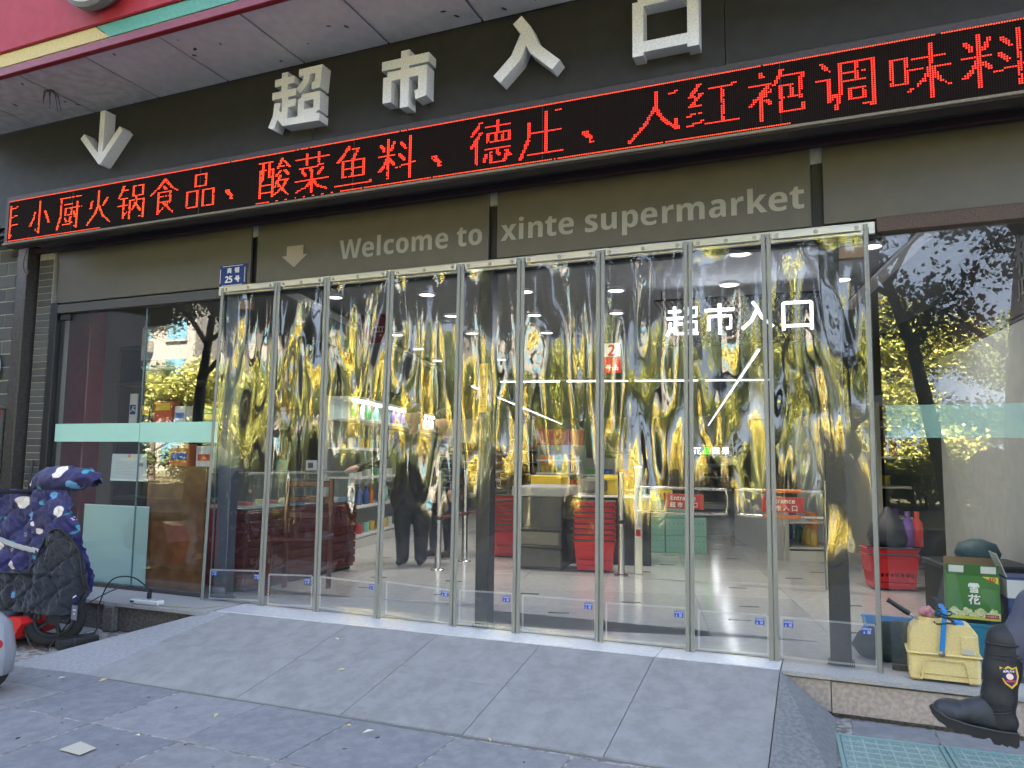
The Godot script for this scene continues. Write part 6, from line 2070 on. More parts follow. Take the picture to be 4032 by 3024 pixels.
			put("bottom", box_mesh(V(w * 0.86, 0.01, 0.26)), bm, b, V(0, 0.008, 0))
			put("handle", box_mesh(V(0.46, 0.014, 0.03), 0.005), hm, b, V(-0.01, h + 0.018, 0.16))
	for sx: float in [-0.13, 0.13]:
		var wst := start()
		lathe(wst, [Vector2(0, -0.01), Vector2(0.02, -0.01), Vector2(0.02, 0.01), Vector2(0, 0.01)], 10, V(-2.31 + sx, 0.02, -2.82), Basis(Vector3.BACK, PI / 2))
		single("castor", done(wst), hm, "small black castor under the basket stack", "castor", Vector3.ZERO, Basis(), "castors under the basket stack")
	var bag := start()
	lathe(bag, [Vector2(0, 0), Vector2(0.16, 0.0), Vector2(0.19, 0.08), Vector2(0.15, 0.22), Vector2(0.06, 0.3), Vector2(0.03, 0.36), Vector2(0, 0.37)], 14, Vector3.ZERO, Basis(), true)
	single("black_bag", done(bag), grainy("bag_black", lin(0.01, 0.012, 0.02), lin(0.03, 0.035, 0.05), 0.3, 4.0, 0.03, 205, 0.8), "slumped black plastic bag on top of the red baskets", "bag", V(0.5, 0.39, -3.1))
	# cigarette counter of glass and dark red wood
	var gc := thing("display_counter", "dark red slatted wooden counter with a glass display top", "counter", V(-5.0, 0, -1.12))
	put("body", box_mesh(V(0.7, 0.66, 1.62), 0.006), wood, gc, V(0, 0.36, 0))
	put("plinth", box_mesh(V(0.66, 0.06, 1.56)), dark, gc, V(0, 0.03, 0))
	for k in 8:
		put("slat", box_mesh(V(0.018, 0.068, 1.62), 0.004), wood, gc, V(0.362, 0.10 + 0.077 * k, 0))
		put("slat", box_mesh(V(0.70, 0.068, 0.018), 0.004), wood, gc, V(0.0, 0.10 + 0.077 * k, 0.822))
	var gl := pane("counter_glass", Color(0.85, 1.0, 0.95), 0.04)
	put("glass_front", box_mesh(V(0.006, 0.32, 1.6)), gl, gc, V(0.345, 0.86, 0))
	put("glass_end", box_mesh(V(0.68, 0.32, 0.006)), gl, gc, V(0.0, 0.86, 0.80))
	put("glass_top", box_mesh(V(0.71, 0.008, 1.63)), gl, gc, V(0, 1.026, 0))
	for s: float in [-1.0, 1.0]:
		put("top_rail", box_mesh(V(0.02, 0.02, 1.63), 0.003), mat("rail_pale", lin(0.35, 0.38, 0.36), 0.3, 0.5), gc, V(0.348 * s, 1.01, 0))
	put("inner_shelf", box_mesh(V(0.6, 0.01, 1.55)), mat("shelf_mint", lin(0.35, 0.45, 0.42), 0.2), gc, V(0, 0.705, 0))
	for k in 14:
		var pk := box_mesh(V(0.09, 0.03, 0.15), 0.002)
		single("cigarette_pack", pk, mat("pack_%d" % (k % 4), [lin(0.5, 0.42, 0.12), lin(0.35, 0.03, 0.03), lin(0.5, 0.5, 0.48), lin(0.06, 0.16, 0.3)][k % 4], 0.4), "flat %s packet inside the glass counter top" % ["gold", "red", "white", "blue"][k % 4], "packet", V(-5.15 + 0.15 * (k % 4), 0.727, -1.8 + 0.38 * (k / 4)), Basis(Vector3.UP, 0.1 * k), "packets in the glass counter, " + ["gold", "red", "white", "blue"][k % 4])
	for k in 2:
		var cd := thing("counter_notice", ["small green notice card on the glass counter", "small white no smoking card on the glass counter"][k], "notice", V(-4.66 + 0.01 * k, 1.03, -0.75 - 0.42 * k))
		put("card", box_mesh(V(0.004, 0.1, 0.17), 0.001), mat(["card_green", "card_white"][k], [lin(0.02, 0.16, 0.12), lin(0.55, 0.55, 0.53)][k], 0.4), cd, V(0.0, 0.05, 0))
		put("print", box_mesh(V(0.001, 0.05, 0.08)), mat("card_ink", lin(0.1, 0.1, 0.1), 0.5), cd, V(0.003, 0.05, 0.02))
		put("foot", box_mesh(V(0.04, 0.006, 0.16)), mat("rail_pale"), cd, V(0, 0.003, 0))
	# wooden chair
	var ch := thing("wooden_chair", "dark red wooden chair standing against the counter", "chair", V(-4.26, 0, -0.55), 0.35)
	for sx: float in [-1.0, 1.0]:
		put("leg", box_mesh(V(0.04, 0.45, 0.04), 0.006), wood, ch, V(0.2 * sx, 0.225, 0.2))
		put("back_post", box_mesh(V(0.04, 0.97, 0.04), 0.006), wood, ch, V(0.2 * sx, 0.485, -0.2))
	put("seat", box_mesh(V(0.46, 0.035, 0.46), 0.01), wood, ch, V(0, 0.465, 0))
	for yy: float in [0.64, 0.78, 0.92]:
		put("back_slat", box_mesh(V(0.38, 0.055, 0.02), 0.005), wood, ch, V(0, yy, -0.2))
	for sx: float in [-1.0, 1.0]:
		put("stretcher", box_mesh(V(0.025, 0.03, 0.38), 0.004), wood, ch, V(0.2 * sx, 0.2, 0))
	# wooden board and mint panel behind the far glass
	var bd := thing("wooden_board", "varnished brown wooden board standing behind the glass", "board", V(-5.24, 0, -0.1))
	put("panel", box_mesh(V(0.66, 1.07, 0.03), 0.004), grainy("varnish_brown", lin(0.085, 0.04, 0.012), lin(0.16, 0.085, 0.03), 0.12, 0.9, 0.015, 207), bd, V(0, 0.535, 0))
	put("edge_band", box_mesh(V(0.02, 1.075, 0.035), 0.003), mats["varnish_brown"], bd, V(-0.335, 0.5375, 0))
	var mp := thing("frosted_panel", "pale mint frosted panel leaning inside the far glass", "panel", V(-5.92, 0, -0.06))
	put("sheet", box_mesh(V(0.8, 0.70, 0.008), 0.001), mat("frost_mint", lin(0.30, 0.46, 0.40), 0.35), mp, V(0, 0.35, 0))
	put("edge", box_mesh(V(0.8, 0.01, 0.012)), mat("frost_edge", lin(0.5, 0.62, 0.56), 0.3), mp, V(0, 0.705, 0))
	var cert := thing("licence_sheet", "grey printed licence sheet hung inside the far glass", "notice", V(-5.77, 1.0, -0.035))
	var im := blank(256, 200, lin(0.34, 0.40, 0.40))
	im.fill_rect(Rect2i(118, 6, 22, 20), lin(0.5, 0.12, 0.05))
	for j in 8:
		ink(im, ["pin", "shi", "da", "liao", "hua", "shu", "xue", "wei"][j], 62 + 17 * j, 34, 15, 2, lin(0.6, 0.55, 0.1))
	for j in 9:
		im.fill_rect(Rect2i(30, 66 + 12 * j, 90 + (j * 37) % 60, 2), lin(0.16, 0.19, 0.2))
	im.fill_rect(Rect2i(196, 70, 34, 24), lin(0.12, 0.15, 0.16))
	put("sheet", quad_sheet(V(-0.21, 0.17, 0), V(0.21, 0.17, 0), V(0.23, -0.06, 0), V(-0.22, -0.05, 0)), picture_mat("licence_print", im, 0.4), cert)
	put("sleeve", box_mesh(V(0.46, 0.02, 0.006), 0.001), mat("frost_edge"), cert, V(0.005, -0.06, -0.006))
	# dim corner behind the far glass
	var rc := thing("red_column", "dark red painted column inside the far glass", "column", V(-7.12, 0, -0.55))
	put("shaft", box_mesh(V(0.42, 2.98, 0.2), 0.01), grainy("column_red", lin(0.12, 0.006, 0.012), lin(0.2, 0.014, 0.02), 0.4, 0.8, 0.02, 209), rc, V(0, 1.49, 0))
	put("foot", box_mesh(V(0.46, 0.1, 0.24), 0.01), dark, rc, V(0, 0.05, 0))
	var cb := thing("wooden_cabinet", "dark brown wooden cabinet with open shelves in the dim corner", "cabinet", V(-6.15, 0, -1.0))
	var dw := grainy("dark_wood", lin(0.022, 0.012, 0.008), lin(0.05, 0.026, 0.016), 0.4, 1.5, 0.02, 211)
	put("back", box_mesh(V(1.5, 2.3, 0.03)), dw, cb, V(0, 1.15, -0.2))
	for x: float in [-0.74, 0.0, 0.74]:
		put("side", box_mesh(V(0.03, 2.3, 0.4), 0.003), dw, cb, V(x, 1.15, 0))
	for yy: float in [0.03, 0.42, 0.72, 1.02, 1.45, 1.9, 2.29]:
		put("shelf", box_mesh(V(1.5, 0.025, 0.4), 0.003), dw, cb, V(0, yy, 0.002))
	var ac := thing("air_curtain", "grey ventilation box hung high in the dim corner", "air unit", V(-5.95, 1.95, -0.55))
	put("case", box_mesh(V(0.5, 0.42, 0.2), 0.02), mat("unit_grey", lin(0.22, 0.22, 0.23), 0.5), ac, V(0, 0.26, 0))
	put("grille", box_mesh(V(0.44, 0.06, 0.01)), dark, ac, V(0, 0.1, 0.105))
	# right hand partition
	var pt := thing("partition", "pale grey partition board standing along the near side of the shop", "partition", V(1.28, 0, -1.9), PI / 2 + 0.12)
	put("board", box_mesh(V(3.6, 2.2, 0.05), 0.004), grainy("partition_pale", lin(0.34, 0.36, 0.36), lin(0.42, 0.44, 0.44), 0.6, 0.6, 0.02, 213), pt, V(0, 1.1, 0))
	put("cap", box_mesh(V(3.62, 0.03, 0.06), 0.004), mat("cap_dark", lin(0.06, 0.05, 0.045), 0.5), pt, V(0, 2.215, 0))
	put("sign_board", box_mesh(V(3.0, 0.72, 0.04), 0.004), mat("board_brown", lin(0.05, 0.03, 0.022), 0.4), pt, V(-0.2, 2.6, 0))
	var lm := mat("sign_letter_grey", lin(0.25, 0.24, 0.23), 0.5)
	tag_glyph("jing", pt, V(-0.55, 2.52, -0.024), 0.3, 0.035, lm, 0.006, Basis(Vector3.UP, PI))
	tag_glyph("pin", pt, V(-0.92, 2.52, -0.024), 0.3, 0.035, lm, 0.006, Basis(Vector3.UP, PI))
	words("lettering", "JINGPIN", 0.12, lm, pt, V(-0.4, 2.34, -0.024), Basis(Vector3.UP, PI), true, 0.004)
	# hanging signs
	var ns := thing("neon_sign", "white lit four character sign on a black mesh frame", "lit sign", V(-0.83, 2.40, -3.2), 0.06)
	var fr := start()
	for yy: float in [0.0, 0.5]:
		box(fr, V(0, yy, -0.04), V(1.75, 0.02, 0.02))
	for k in 36:
		for s: float in [-1.0, 1.0]:
			var xx := -0.98 + 0.055 * k
			var a := V(xx, 0.0, -0.04)
			var b := V(xx + 0.5 * 0.7 * s, 0.5, -0.04)
			if absf(b.x) < 0.9 and absf(a.x) < 0.9:
				box(fr, (a + b) / 2, V(0.007, a.distance_to(b), 0.005), 0.0, Basis(Vector3.BACK, -atan2(b.x - a.x, b.y - a.y)))
	put("mesh_frame", done(fr), dark, ns)
	for yx: float in [-0.8, 0.8]:
		put("hanger", box_mesh(V(0.012, 0.12, 0.012)), dark, ns, V(yx, 0.55, -0.04))
	var neon := glow("sign_white_glow", Color(0.93, 0.95, 1.0), 0.09)
	for j in 4:
		var st := start()
		for l: PackedVector2Array in strokes(["chao", "shi4", "ru", "kou"][j]):
			var pts := []
			for p in l:
				pts.append(V((p.x - 12) / 24 * 0.36, (24 - p.y) / 24 * 0.36, 0))
			tube(st, pts, 0.0165, 7)
		put("lit_character", done(st), neon, ns, V(-0.575 + 0.385 * j, 0.08, 0))
	var nl := AreaLight3D.new()
	nl.name = "neon_light"
	nl.area_size = Vector2(1.5, 0.35)
	nl.light_color = Color(0.93, 0.95, 1.0)
	nl.light_energy = 0.028
	nl.shadow_enabled = true
	add_child(nl)
	nl.position = V(-0.83, 2.65, -3.16)
	nl.rotation.y = PI
	var ls := thing("lane_sign", "red and white checkout lane two sign hung from the ceiling", "lane sign", V(-2.27, 2.16, -3.5))
	put("upper_board", box_mesh(V(0.2, 0.16, 0.012), 0.002), mat("edge_white"), ls, V(0, 0.27, 0))
	put("lower_board", box_mesh(V(0.2, 0.18, 0.012), 0.002), mat("sign_red_flat"), ls, V(0, 0.09, 0.001))
	put("hanger", box_mesh(V(0.01, 0.5, 0.01)), mat("edge_white"), ls, V(0, 0.6, 0))
	words("lettering", "2", 0.13, mat("sign_red_flat"), ls, V(-0.05, 0.2, 0.0065), Basis(), true, 0.002)
	tag_glyph("hao", ls, V(-0.04, 0.03, 0.0075), 0.07, 0.008, mat("plate_white"))
	tag_glyph("pin", ls, V(0.04, 0.03, 0.0075), 0.07, 0.008, mat("plate_white"))
	var cs := thing("trolley_sign", "dark red sign with a white trolley picture hung from the ceiling", "sign", V(-5.15, 2.56, -3.0), 0.25)
	put("board", box_mesh(V(0.4, 0.36, 0.012), 0.002), mat("sign_crimson", lin(0.24, 0.01, 0.02), 0.4), cs, V(0, 0.2, 0))
	put("hanger", box_mesh(V(0.01, 0.1, 0.01)), dark, cs, V(0, 0.42, 0))
	var cp := start()
	box(cp, V(0.02, 0.22, 0.007), V(0.16, 0.01, 0.002))
	box(cp, V(0.02, 0.16, 0.007), V(0.14, 0.01, 0.002))
	for k in 4:
		box(cp, V(-0.04 + 0.04 * k, 0.19, 0.007), V(0.008, 0.07, 0.0022))
	box(cp, V(-0.085, 0.22, 0.007), V(0.01, 0.12, 0.0024), 0.0, Basis(Vector3.BACK, 0.2))
	for k in 2:
		lathe(cp, [Vector2(0.014, 0.0), Vector2(0, 0.003)], 10, V(-0.03 + 0.09 * k, 0.115, 0.006), Basis(Vector3.RIGHT, PI / 2))
	put("trolley_print", done(cp), mat("plate_white"), cs)
	var vs := thing("produce_sign", "white and green lit produce sign far inside the shop", "lit sign", V(-2.15, 1.28, -10.0), 0.1)
	put("box", box_mesh(V(0.95, 0.19, 0.05), 0.004), dark, vs, V(0, 0.09, -0.03))
	for j in 5:
		var st2 := start()
		for l: PackedVector2Array in strokes(["le", "hua", "pin", "shu", "guo3"][j]):
			for i2 in l.size() - 1:
				tube(st2, [V((l[i2].x - 12) / 24 * 0.15, (24 - l[i2].y) / 24 * 0.15, 0), V((l[i2 + 1].x - 12) / 24 * 0.15, (24 - l[i2 + 1].y) / 24 * 0.15, 0)], 0.007, 5)
		put("lit_character", done(st2), neon if j != 0 and j != 2 else glow("sign_green_glow", Color(0.25, 1.0, 0.2), 0.07), vs, V(-0.36 + 0.175 * j, 0.015, 0.002))
	# columns
	var gcol := thing("green_column", "pale olive green round column with a white capital inside the shop", "column", V(-1.18, 0, -10.3))
	var s6 := start()
	lathe(s6, [Vector2(0.21, 0.0), Vector2(0.2, 0.1), Vector2(0.2, 1.95)], 24)
	put("shaft", done(s6), mat("column_green", lin(0.30, 0.36, 0.13), 0.5), gcol)
	var s7 := start()
	lathe(s7, [Vector2(0.2, 1.95), Vector2(0.24, 1.97), Vector2(0.24, 2.05), Vector2(0.2, 2.07), Vector2(0.2, 3.0)], 24)
	put("capital", done(s7), mat("capital_white", lin(0.55, 0.55, 0.5), 0.5), gcol)

# ---------------------------------------------------------------- goods
func rack(label: String, a: Vector3, b: Vector3, depth: float, h: float, levels: int, header: Color, header_h: float, lit: bool) -> Node3D:
	# shelving whose front foot runs from a to b, its back to the left of that line
	var d := b - a
	var len := d.length()
	var t := thing("shop_shelf", label, "shelf", a, atan2(-d.z, d.x))
	var wm := mat("shelf_white", lin(0.52, 0.53, 0.53), 0.45)
	put("back", box_mesh(V(len, h, 0.02)), mat("shelf_back", lin(0.36, 0.37, 0.37), 0.6), t, V(len / 2, h / 2, -depth))
	put("base", box_mesh(V(len, 0.12, depth)), wm, t, V(len / 2, 0.06, -depth / 2))
	for k in levels:
		var y := 0.15 + (h - 0.45) * k / maxf(1.0, levels - 1)
		put("shelf_board", box_mesh(V(len, 0.02, depth - 0.02), 0.003), wm, t, V(len / 2, y, -depth / 2 + 0.008))
		put("price_rail", box_mesh(V(len, 0.036, 0.008), 0.002), mat("rail_tags", lin(0.6, 0.62, 0.66), 0.4), t, V(len / 2, y, 0.004))
	var ups := maxi(1, int(len / 1.0))
	for k in ups + 1:
		put("upright", box_mesh(V(0.04, h, 0.05), 0.003), mat("shelf_back"), t, V(len * k / ups, h / 2, -depth + 0.04))
	if header_h > 0.0:
		put("header", box_mesh(V(len, header_h, 0.04), 0.004), mat("header_%s" % header.to_html(), header, 0.4), t, V(len / 2, h + header_h / 2, -0.03))
	if lit:
		put("canopy", box_mesh(V(len, 0.03, 0.35), 0.004), wm, t, V(len / 2, h - 0.02, -0.15))
		put("lamp_tube", box_mesh(V(len - 0.05, 0.03, 0.04), 0.008), glow("tube_white", Color(0.97, 1.0, 1.0), 0.1), t, V(len / 2, h - 0.055, -0.05))
		var al := AreaLight3D.new()
		al.name = numbered("shelf_light")
		al.area_size = Vector2(len, 0.05)
		al.light_color = Color(0.94, 1.0, 0.98)
		al.light_energy = 0.012 * len
		al.shadow_enabled = true
		add_child(al)
		al.position = t.transform * V(len / 2, h - 0.08, -0.06)
		al.rotation = Vector3(-PI / 2, t.rotation.y, 0)
	return t

func bottle_mesh(r: float, h: float) -> ArrayMesh:
	var st := start()
	lathe(st, [Vector2(0, 0), Vector2(r, 0.0), Vector2(r * 1.02, h * 0.5), Vector2(r * 0.9, h * 0.68), Vector2(r * 0.4, h * 0.8), Vector2(r * 0.38, h * 0.9)], 9, Vector3.ZERO, Basis(), true)
	lathe(st, [Vector2(r * 0.48, h * 0.86), Vector2(r * 0.48, h), Vector2(0, h)], 9)
	return done(st)

func build_goods() -> void:
	var pal := [["white", lin(0.6, 0.62, 0.62)], ["red", lin(0.5, 0.03, 0.03)], ["yellow", lin(0.6, 0.42, 0.05)], ["green", lin(0.05, 0.28, 0.08)], ["blue", lin(0.03, 0.10, 0.42)], ["orange", lin(0.6, 0.2, 0.03)], ["mint", lin(0.25, 0.55, 0.48)], ["purple", lin(0.14, 0.06, 0.3)]]
	var pm := []
	for k in pal.size():
		pm.append(mat("goods_" + pal[k][0], pal[k][1], 0.35))
	var bottle := bottle_mesh(0.042, 0.24)
	var carton := box_mesh(V(0.11, 0.19, 0.07), 0.003)
	var tin := start()
	lathe(tin, [Vector2(0, 0), Vector2(0.045, 0), Vector2(0.045, 0.12), Vector2(0.04, 0.125), Vector2(0, 0.125)], 10)
	var can := done(tin)
	# lit wall shelf past the counter
	var racks := []
	var r1 := rack("brightly lit white wall shelf full of bottles past the counter", V(-5.55, 0, -3.2), V(-6.75, 0, -7.9), 0.42, 1.95, 5, Color.BLACK, 0.0, true)
	racks.append([r1, 4.85, 1.95, 5, 17, "on the lit wall shelf"])
	var r2 := rack("end shelf with a red header board at the head of an aisle", V(-5.25, 0, -8.9), V(-4.35, 0, -9.1), 0.4, 1.45, 5, lin(0.32, 0.02, 0.025), 0.3, false)
	racks.append([r2, 0.92, 1.45, 5, 9, "on the red headed end shelf"])
	var r3 := rack("white aisle shelf behind the checkout counter", V(-4.05, 0, -8.0), V(-3.0, 0, -8.25), 0.4, 1.2, 4, Color.BLACK, 0.0, false)
	racks.append([r3, 1.08, 1.2, 4, 10, "on the shelf behind the checkout"])
	var r4 := rack("low drinks shelf with a white edge by the sprayer side wall", V(-0.05, 0, -4.9), V(-0.85, 0, -7.2), 0.5, 0.75, 2, Color.BLACK, 0.0, false)
	r4.rotation.y += 0.0
	racks.append([r4, 2.4, 0.75, 2, 18, "on the low drinks shelf"])
	var r5 := rack("tall dark stocked shelf by the sprayer side wall", V(0.9, 0, -5.3), V(-0.1, 0, -8.6), 0.4, 1.9, 5, lin(0.04, 0.05, 0.06), 0.15, false)
	racks.append([r5, 3.4, 1.9, 5, 12, "on the tall shelf by the side wall"])
	for r: Array in racks:
		var t: Node3D = r[0]
		for k in int(r[3]):
			var y: float = 0.16 + (r[2] - 0.45) * k / maxf(1.0, r[3] - 1.0)
			if r[3] == 2 and k == 1:
				y += 0.002
			var kind := (k + int(r[4])) % 3
			for j in int(r[4]):
				if R.randf() < 0.06:
					continue
				var c := (j / 3 + k * 3 + int(r[4])) % pal.size()
				if r[3] == 5 and r[4] == 17 and R.randf() < 0.4:
					c = [0, 6, 0, 3][R.randi() % 4]
				var x: float = 0.08 + (r[1] - 0.16) * (j + 0.5) / r[4]
				var mesh: Mesh = [bottle, carton, can][kind]
				var at: Vector3 = t.transform * V(x, y + 0.001, -0.08 - R.randf() * 0.05)
				single(["goods_bottle", "goods_carton", "goods_tin"][kind], mesh, pm[c], "small %s %s %s" % [pal[c][0], ["bottle", "carton", "tin"][kind], r[5]], ["bottle", "carton", "tin"][kind], at, Basis(Vector3.UP, t.rotation.y + R.randf_range(-0.1, 0.1)), "%s %ss %s" % [pal[c][0], ["bottle", "carton", "tin"][kind], r[5]])
	# far aisles: rows of shelving deep in the shop
	for k in 4:
		var a := V(-9.3 + 2.35 * k, 0, -13.0 - 0.5 * k)
		var b := a + V(-2.2, 0, -9.5)
		var rk := rack("white aisle shelf deep in the shop, %s aisle from the lit wall shelf" % ["first", "second", "third", "fourth"][k], a, b, 0.8, 1.7, 5, Color.BLACK, 0.0, false)
		var st := start()
		for s: float in [0.0, 1.0]:
			for lv in 5:
				var y := 0.16 + 1.25 * lv / 4.0
				for j in 26:
					box(st, V(0.2 + 9.3 * j / 26.0, y + 0.11, -0.1 if s == 0.0 else -0.72), V(0.25, R.randf_range(0.14, 0.24), 0.16), 0.004)
		var goods := put("shelf_goods", done(st), grainy("far_goods", lin(0.3, 0.06, 0.03), lin(0.55, 0.5, 0.4), 0.5, 2.2, 0.03, 221), rk)
		goods.set_meta("kind", "stuff")
	# stacked mint milk cases
	var mc := mat("case_mint", lin(0.20, 0.42, 0.36), 0.5)
	var ml := mat("case_line", lin(0.10, 0.24, 0.2), 0.5)
	for c in 3:
		for r in 3:
			var p := V(-2.10 + 0.255 * c, 0.002 + 0.22 * r, -4.95 - 0.05 * c)
			if r == 2 and c == 2:
				continue
			var bx := thing("milk_case", "mint green milk case in the stack past the gate, %s" % ("bottom layer" if r == 0 else "middle layer" if r == 1 else "top layer"), "case", p, STORE_TURN, "mint milk cases, layer %d" % (r + 1))
			put("carton", box_mesh(V(0.245, 0.215, 0.2), 0.003), mc, bx, V(0, 0.108, 0))
			for k in 4:
				put("printed_mark", box_mesh(V(0.012, 0.02, 0.001)), ml, bx, V(-0.08 + 0.055 * k, 0.15, 0.1006))
				put("printed_mark", box_mesh(V(0.012, 0.012, 0.001)), ml, bx, V(-0.08 + 0.055 * k, 0.06, 0.1006))
	var yc := thing("price_card", "yellow price card standing on the mint milk cases", "price card", V(-2.0, 0.664, -4.9), STORE_TURN)
	put("card", box_mesh(V(0.28, 0.14, 0.004), 0.001), mat("card_yellow", lin(0.62, 0.5, 0.04), 0.5), yc, V(0, 0.07, 0))
	words("lettering", "19.90", 0.06, mat("card_ink"), yc, V(-0.09, 0.03, 0.0025), Basis(), true, 0.001)
	# yellow tubs and crates by the till
	var yb := start()
	lathe(yb, [Vector2(0, 0), Vector2(0.14, 0), Vector2(0.16, 0.16), Vector2(0.17, 0.17), Vector2(0.17, 0.19), Vector2(0.1, 0.22), Vector2(0, 0.23)], 18, Vector3.ZERO, Basis(), false)
	single("yellow_tub", done(yb), mat("tub_yellow", lin(0.62, 0.45, 0.03), 0.4), "yellow lidded tub behind the checkout counter", "tub", V(-2.42, 0.765, -3.9))
	single("yellow_crate", box_mesh(V(0.42, 0.22, 0.3), 0.01), mat("tub_yellow"), "yellow crate on the shelf edge behind the checkout counter", "crate", V(-3.35, 0.85, -4.4))
	var ybase := thing("packing_table", "low grey packing table behind the checkout counter", "table", V(-3.35, 0, -4.4))
	put("top", box_mesh(V(0.8, 0.03, 0.5), 0.004), mat("counter_top"), ybase, V(0, 0.722, 0))
	for sx: float in [-1.0, 1.0]:
		for sz: float in [-1.0, 1.0]:
			put("leg", box_mesh(V(0.03, 0.7, 0.03)), mat("black_plastic"), ybase, V(0.36 * sx, 0.353, 0.21 * sz))
	# beer cartons and crates behind the near glass
	var teal := mat("crate_teal", lin(0.01, 0.16, 0.24), 0.4)
	var blue := mat("crate_blue", lin(0.10, 0.25, 0.42), 0.4)
	for k in 3:
		var cr := thing("plastic_crate", ["teal plastic crate under the green beer carton", "teal plastic crate under the blue cartons", "pale blue plastic crate behind the last curtain strip"][k], "crate", [V(0.82, 0.002, -0.62), V(1.34, 0.002, -0.62), V(0.42, 0.002, -0.6)][k])
		var m: Material = [teal, teal, blue][k]
		var hh: float = [0.20, 0.2, 0.15][k]
		put("floor", box_mesh(V(0.46, 0.015, 0.34)), m, cr, V(0, 0.01, 0))
		for s: float in [-1.0, 1.0]:
			put("side", box_mesh(V(0.48, hh, 0.014), 0.003), m, cr, V(0, hh / 2, 0.17 * s))
			put("end", box_mesh(V(0.014, hh, 0.326), 0.003), m, cr, V(0.233 * s, hh / 2, 0))
			put("rim", box_mesh(V(0.5, 0.02, 0.02), 0.004), m, cr, V(0, hh, 0.172 * s))
	single("dark_jacket", bag_heap(), grainy("cloth_dark", lin(0.012, 0.02, 0.018), lin(0.035, 0.05, 0.045), 0.9, 4.0, 0.03, 223), "dark green cloth heap on the floor behind the sprayer", "cloth", V(0.36, 0.004, -0.28))
	var bc := thing("beer_carton", "green beer carton with white characters and torn flaps", "carton", V(0.80, 0.215, -0.66), -0.06)
	var gr := mat("carton_green", lin(0.05, 0.17, 0.03), 0.55)
	put("box", box_mesh(V(0.285, 0.27, 0.2), 0.003), gr, bc, V(0, 0.135, 0))
	var im := blank(280, 270, lin(0.045, 0.175, 0.028))
	for k in 260:
		var fx := R.randf() * 280
		disc(im, fx, 232 + 38 * R.randf() - 30 * absf(sin(fx * 0.045)), 7, lin(0.5, 0.55, 0.2) if k % 2 else lin(0.62, 0.62, 0.42))
	im.fill_rect(Rect2i(0, 250, 280, 20), lin(0.55, 0.52, 0.06))
	ink(im, "xue", 116, 48, 62, 12, lin(0.02, 0.10, 0.02))
	ink(im, "xue", 116, 46, 62, 8, lin(0.75, 0.75, 0.7))
	ink(im, "hua", 116, 120, 62, 12, lin(0.02, 0.10, 0.02))
	ink(im, "hua", 116, 118, 62, 8, lin(0.75, 0.75, 0.7))
	for k in 46:
		im.fill_rect(Rect2i(192 + k, 4, 86 - k, 1 + k), lin(0.68, 0.55, 0.03)) if k < 1 else im.fill_rect(Rect2i(192 + k * 2, 4 + k, maxi(1, 84 - k * 2), 1), lin(0.68, 0.55, 0.03))
	im.fill_rect(Rect2i(200, 234, 72, 24), lin(0.35, 0.03, 0.02))
	for k in 6:
		ink(im, ["da", "hong", "pin", "liao", "hao", "da"][k], 203 + 11 * k, 240, 10, 1, lin(0.75, 0.7, 0.6))
	put("front_print", quad_sheet(V(-0.14, 0.132, 0), V(0.14, 0.132, 0), V(0.14, -0.132, 0), V(-0.14, -0.132, 0)), picture_mat("beer_print", im, 0.4), bc, V(0, 0.135, 0.1015))
	words("lettering", "40", 0.028, mat("sign_red_flat"), bc, V(0.082, 0.232, 0.1025), Basis(), true, 0.001)
	put("flap", box_mesh(V(0.28, 0.075, 0.004), 0.001), gr, bc, V(0, 0.30, 0.112), Basis(Vector3.RIGHT, 0.35))
	for s: float in [-1.0, 1.0]:
		put("flap_print", box_mesh(V(0.08, 0.045, 0.002)), mat("plate_white"), bc, V(0.085 * s, 0.305, 0.1165), Basis(Vector3.RIGHT, 0.35))
	put("back_flap", box_mesh(V(0.28, 0.09, 0.004), 0.001), mat("carton_brown", lin(0.2, 0.12, 0.06), 0.8), bc, V(0, 0.31, -0.1), Basis(Vector3.RIGHT, -0.2))
	for k in 2:
		var b2 := thing("beer_carton", ["blue and white beer carton with a bottle picture, torn open", "blue and white beer carton with a dark blue lid band"][k], "carton", V(1.10 + 0.30 * k, 0.215, -0.66), 0.05 - 0.3 * k)
		put("box", box_mesh(V(0.26, 0.27, 0.2), 0.003), mat("carton_navy", lin(0.012, 0.035, 0.14), 0.4), b2, V(0, 0.135, 0))
		put("white_band", box_mesh(V(0.262, 0.11, 0.202), 0.002), mat("carton_white", lin(0.55, 0.56, 0.56), 0.45), b2, V(0, 0.2, 0))
		put("bottle_print", box_mesh(V(0.03, 0.13, 0.001)), mat("goods_yellow"), b2, V(0.06, 0.1, 0.1015))
		put("bottle_neck_print", box_mesh(V(0.012, 0.05, 0.001)), mat("carton_navy"), b2, V(0.06, 0.19, 0.1018))
		put("flap", box_mesh(V(0.004, 0.16, 0.19), 0.001), mat("carton_white"), b2, V(-0.15, 0.33, 0.0), Basis(Vector3.BACK, 0.35))
		if k == 1:
			put("lid_band", box_mesh(V(0.2, 0.1, 0.004), 0.001), mat("plate_blue"), b2, V(0.02, 0.32, 0.08))
	# detergent bottles on the near side
	var db := bottle_mesh(0.05, 0.32)
	for k in 4:
		single("detergent_bottle", db, pm[[7, 1, 7, 1][k]], ["purple detergent bottle on the red baskets", "red detergent bottle on the red baskets", "purple detergent bottle standing on the floor by the baskets", "red detergent bottle standing on the floor by the baskets"][k], "bottle", [V(0.66, 0.4, -3.05), V(0.74, 0.4, -3.1), V(0.82, 0.002, -2.8), V(0.9, 0.002, -2.95)][k], Basis())
	var tealbag := start()
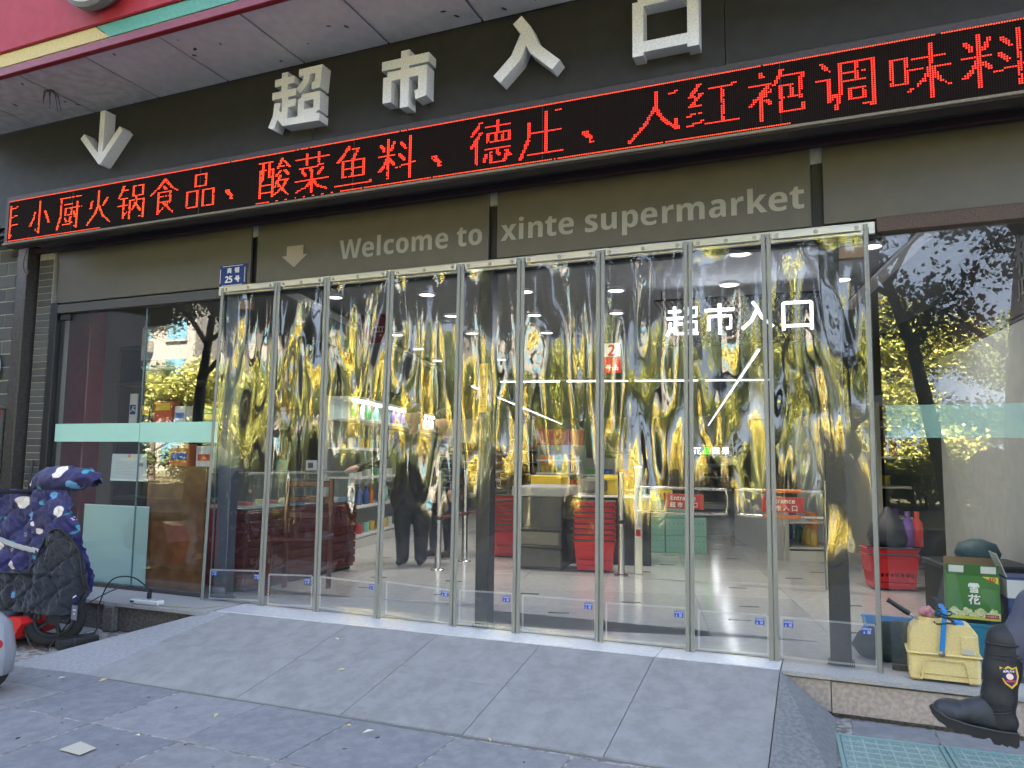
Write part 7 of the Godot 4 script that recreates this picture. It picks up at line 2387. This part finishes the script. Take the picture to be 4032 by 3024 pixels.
	lathe(tealbag, [Vector2(0, 0), Vector2(0.13, 0.0), Vector2(0.15, 0.06), Vector2(0.12, 0.13), Vector2(0.04, 0.16), Vector2(0, 0.16)], 14, Vector3.ZERO, Basis(), true)
	single("teal_bag", done(tealbag), grainy("bag_teal", lin(0.015, 0.05, 0.06), lin(0.03, 0.09, 0.10), 0.5, 4.0, 0.03, 225, 0.6), "soft teal bag on the dark trolley behind the beer cartons", "bag", V(0.98, 0.46, -1.55))
	var tro := thing("goods_trolley", "dark low trolley behind the beer cartons", "trolley", V(0.98, 0, -1.6), 0.2)
	put("deck", box_mesh(V(0.6, 0.04, 0.5), 0.01), mat("black_plastic"), tro, V(0, 0.435, 0))
	for sx: float in [-1.0, 1.0]:
		put("frame", box_mesh(V(0.03, 0.42, 0.46), 0.004), mat("black_plastic"), tro, V(0.27 * sx, 0.21, 0))
	# odds and ends in the dim corner
	var bits := [["banner_strip", V(-6.62, 1.463, -0.78), V(0.10, 0.33, 0.02), "card_white", "narrow white hanging banner on the cabinet shelf", "banner"], ["dark_poster", V(-6.45, 1.463, -0.78), V(0.15, 0.31, 0.02), "poster_black", "black poster board on the cabinet shelf", "poster"], ["gift_box", V(-6.18, 1.463, -0.8), V(0.24, 0.24, 0.1), "box_crimson", "red and yellow gift box on the cabinet shelf", "box"], ["white_box", V(-5.95, 1.463, -0.8), V(0.14, 0.19, 0.1), "card_white", "plain white box next to the gift box", "box"], ["green_sign_box", V(-5.55, 1.463, -0.8), V(0.26, 0.16, 0.05), "sign_green", "small green sign box on the cabinet shelf", "sign"], ["yellow_notice", V(-6.38, 1.913, -0.79), V(0.22, 0.32, 0.02), "notice_yellow", "pale yellow notice sheet on the upper cabinet shelf", "notice"], ["blue_orange_box", V(-5.95, 1.034, -0.82), V(0.26, 0.24, 0.1), "box_orange", "orange and blue packet on the lower cabinet shelf", "box"], ["book_stack", V(-5.62, 1.034, -0.82), V(0.22, 0.22, 0.1), "card_white", "white books on the lower cabinet shelf", "books"]]
	mat("poster_black", lin(0.02, 0.018, 0.016), 0.4)
	mat("box_crimson", lin(0.42, 0.03, 0.025), 0.4)
	mat("notice_yellow", lin(0.5, 0.46, 0.16), 0.6)
	mat("box_orange", lin(0.55, 0.14, 0.03), 0.4)
	for q: Array in bits:
		var o := thing(q[0], q[4], q[5], q[1])
		var s: Vector3 = q[2]
		put("body", box_mesh(s, 0.003), mat(q[3]), o, V(0, s.y / 2, 0))
		var pr: Material = {"banner_strip": mat("plate_blue"), "dark_poster": mat("goods_yellow"), "gift_box": mat("goods_yellow"), "white_box": mat("goods_blue"), "green_sign_box": mat("notice_yellow"), "yellow_notice": mat("card_ink"), "blue_orange_box": mat("goods_blue"), "book_stack": mat("goods_red")}[q[0]]
		put("print", box_mesh(V(s.x * 0.8, s.y * 0.3, 0.001)), pr, o, V(0, s.y * (0.78 if q[0] == "gift_box" else 0.5), s.z / 2 + 0.001))
	tag_glyph("da", (find_child("banner_strip", false, false)), V(0, 0.14, 0.0125), 0.06, 0.008, mat("plate_white"))

func bag_heap() -> ArrayMesh:
	var st := start()
	lathe(st, [Vector2(0, 0), Vector2(0.2, 0.0), Vector2(0.24, 0.06), Vector2(0.2, 0.14), Vector2(0.1, 0.2), Vector2(0, 0.22)], 12, Vector3.ZERO, Basis.from_scale(V(1.1, 1, 0.7)), true)
	return done(st)
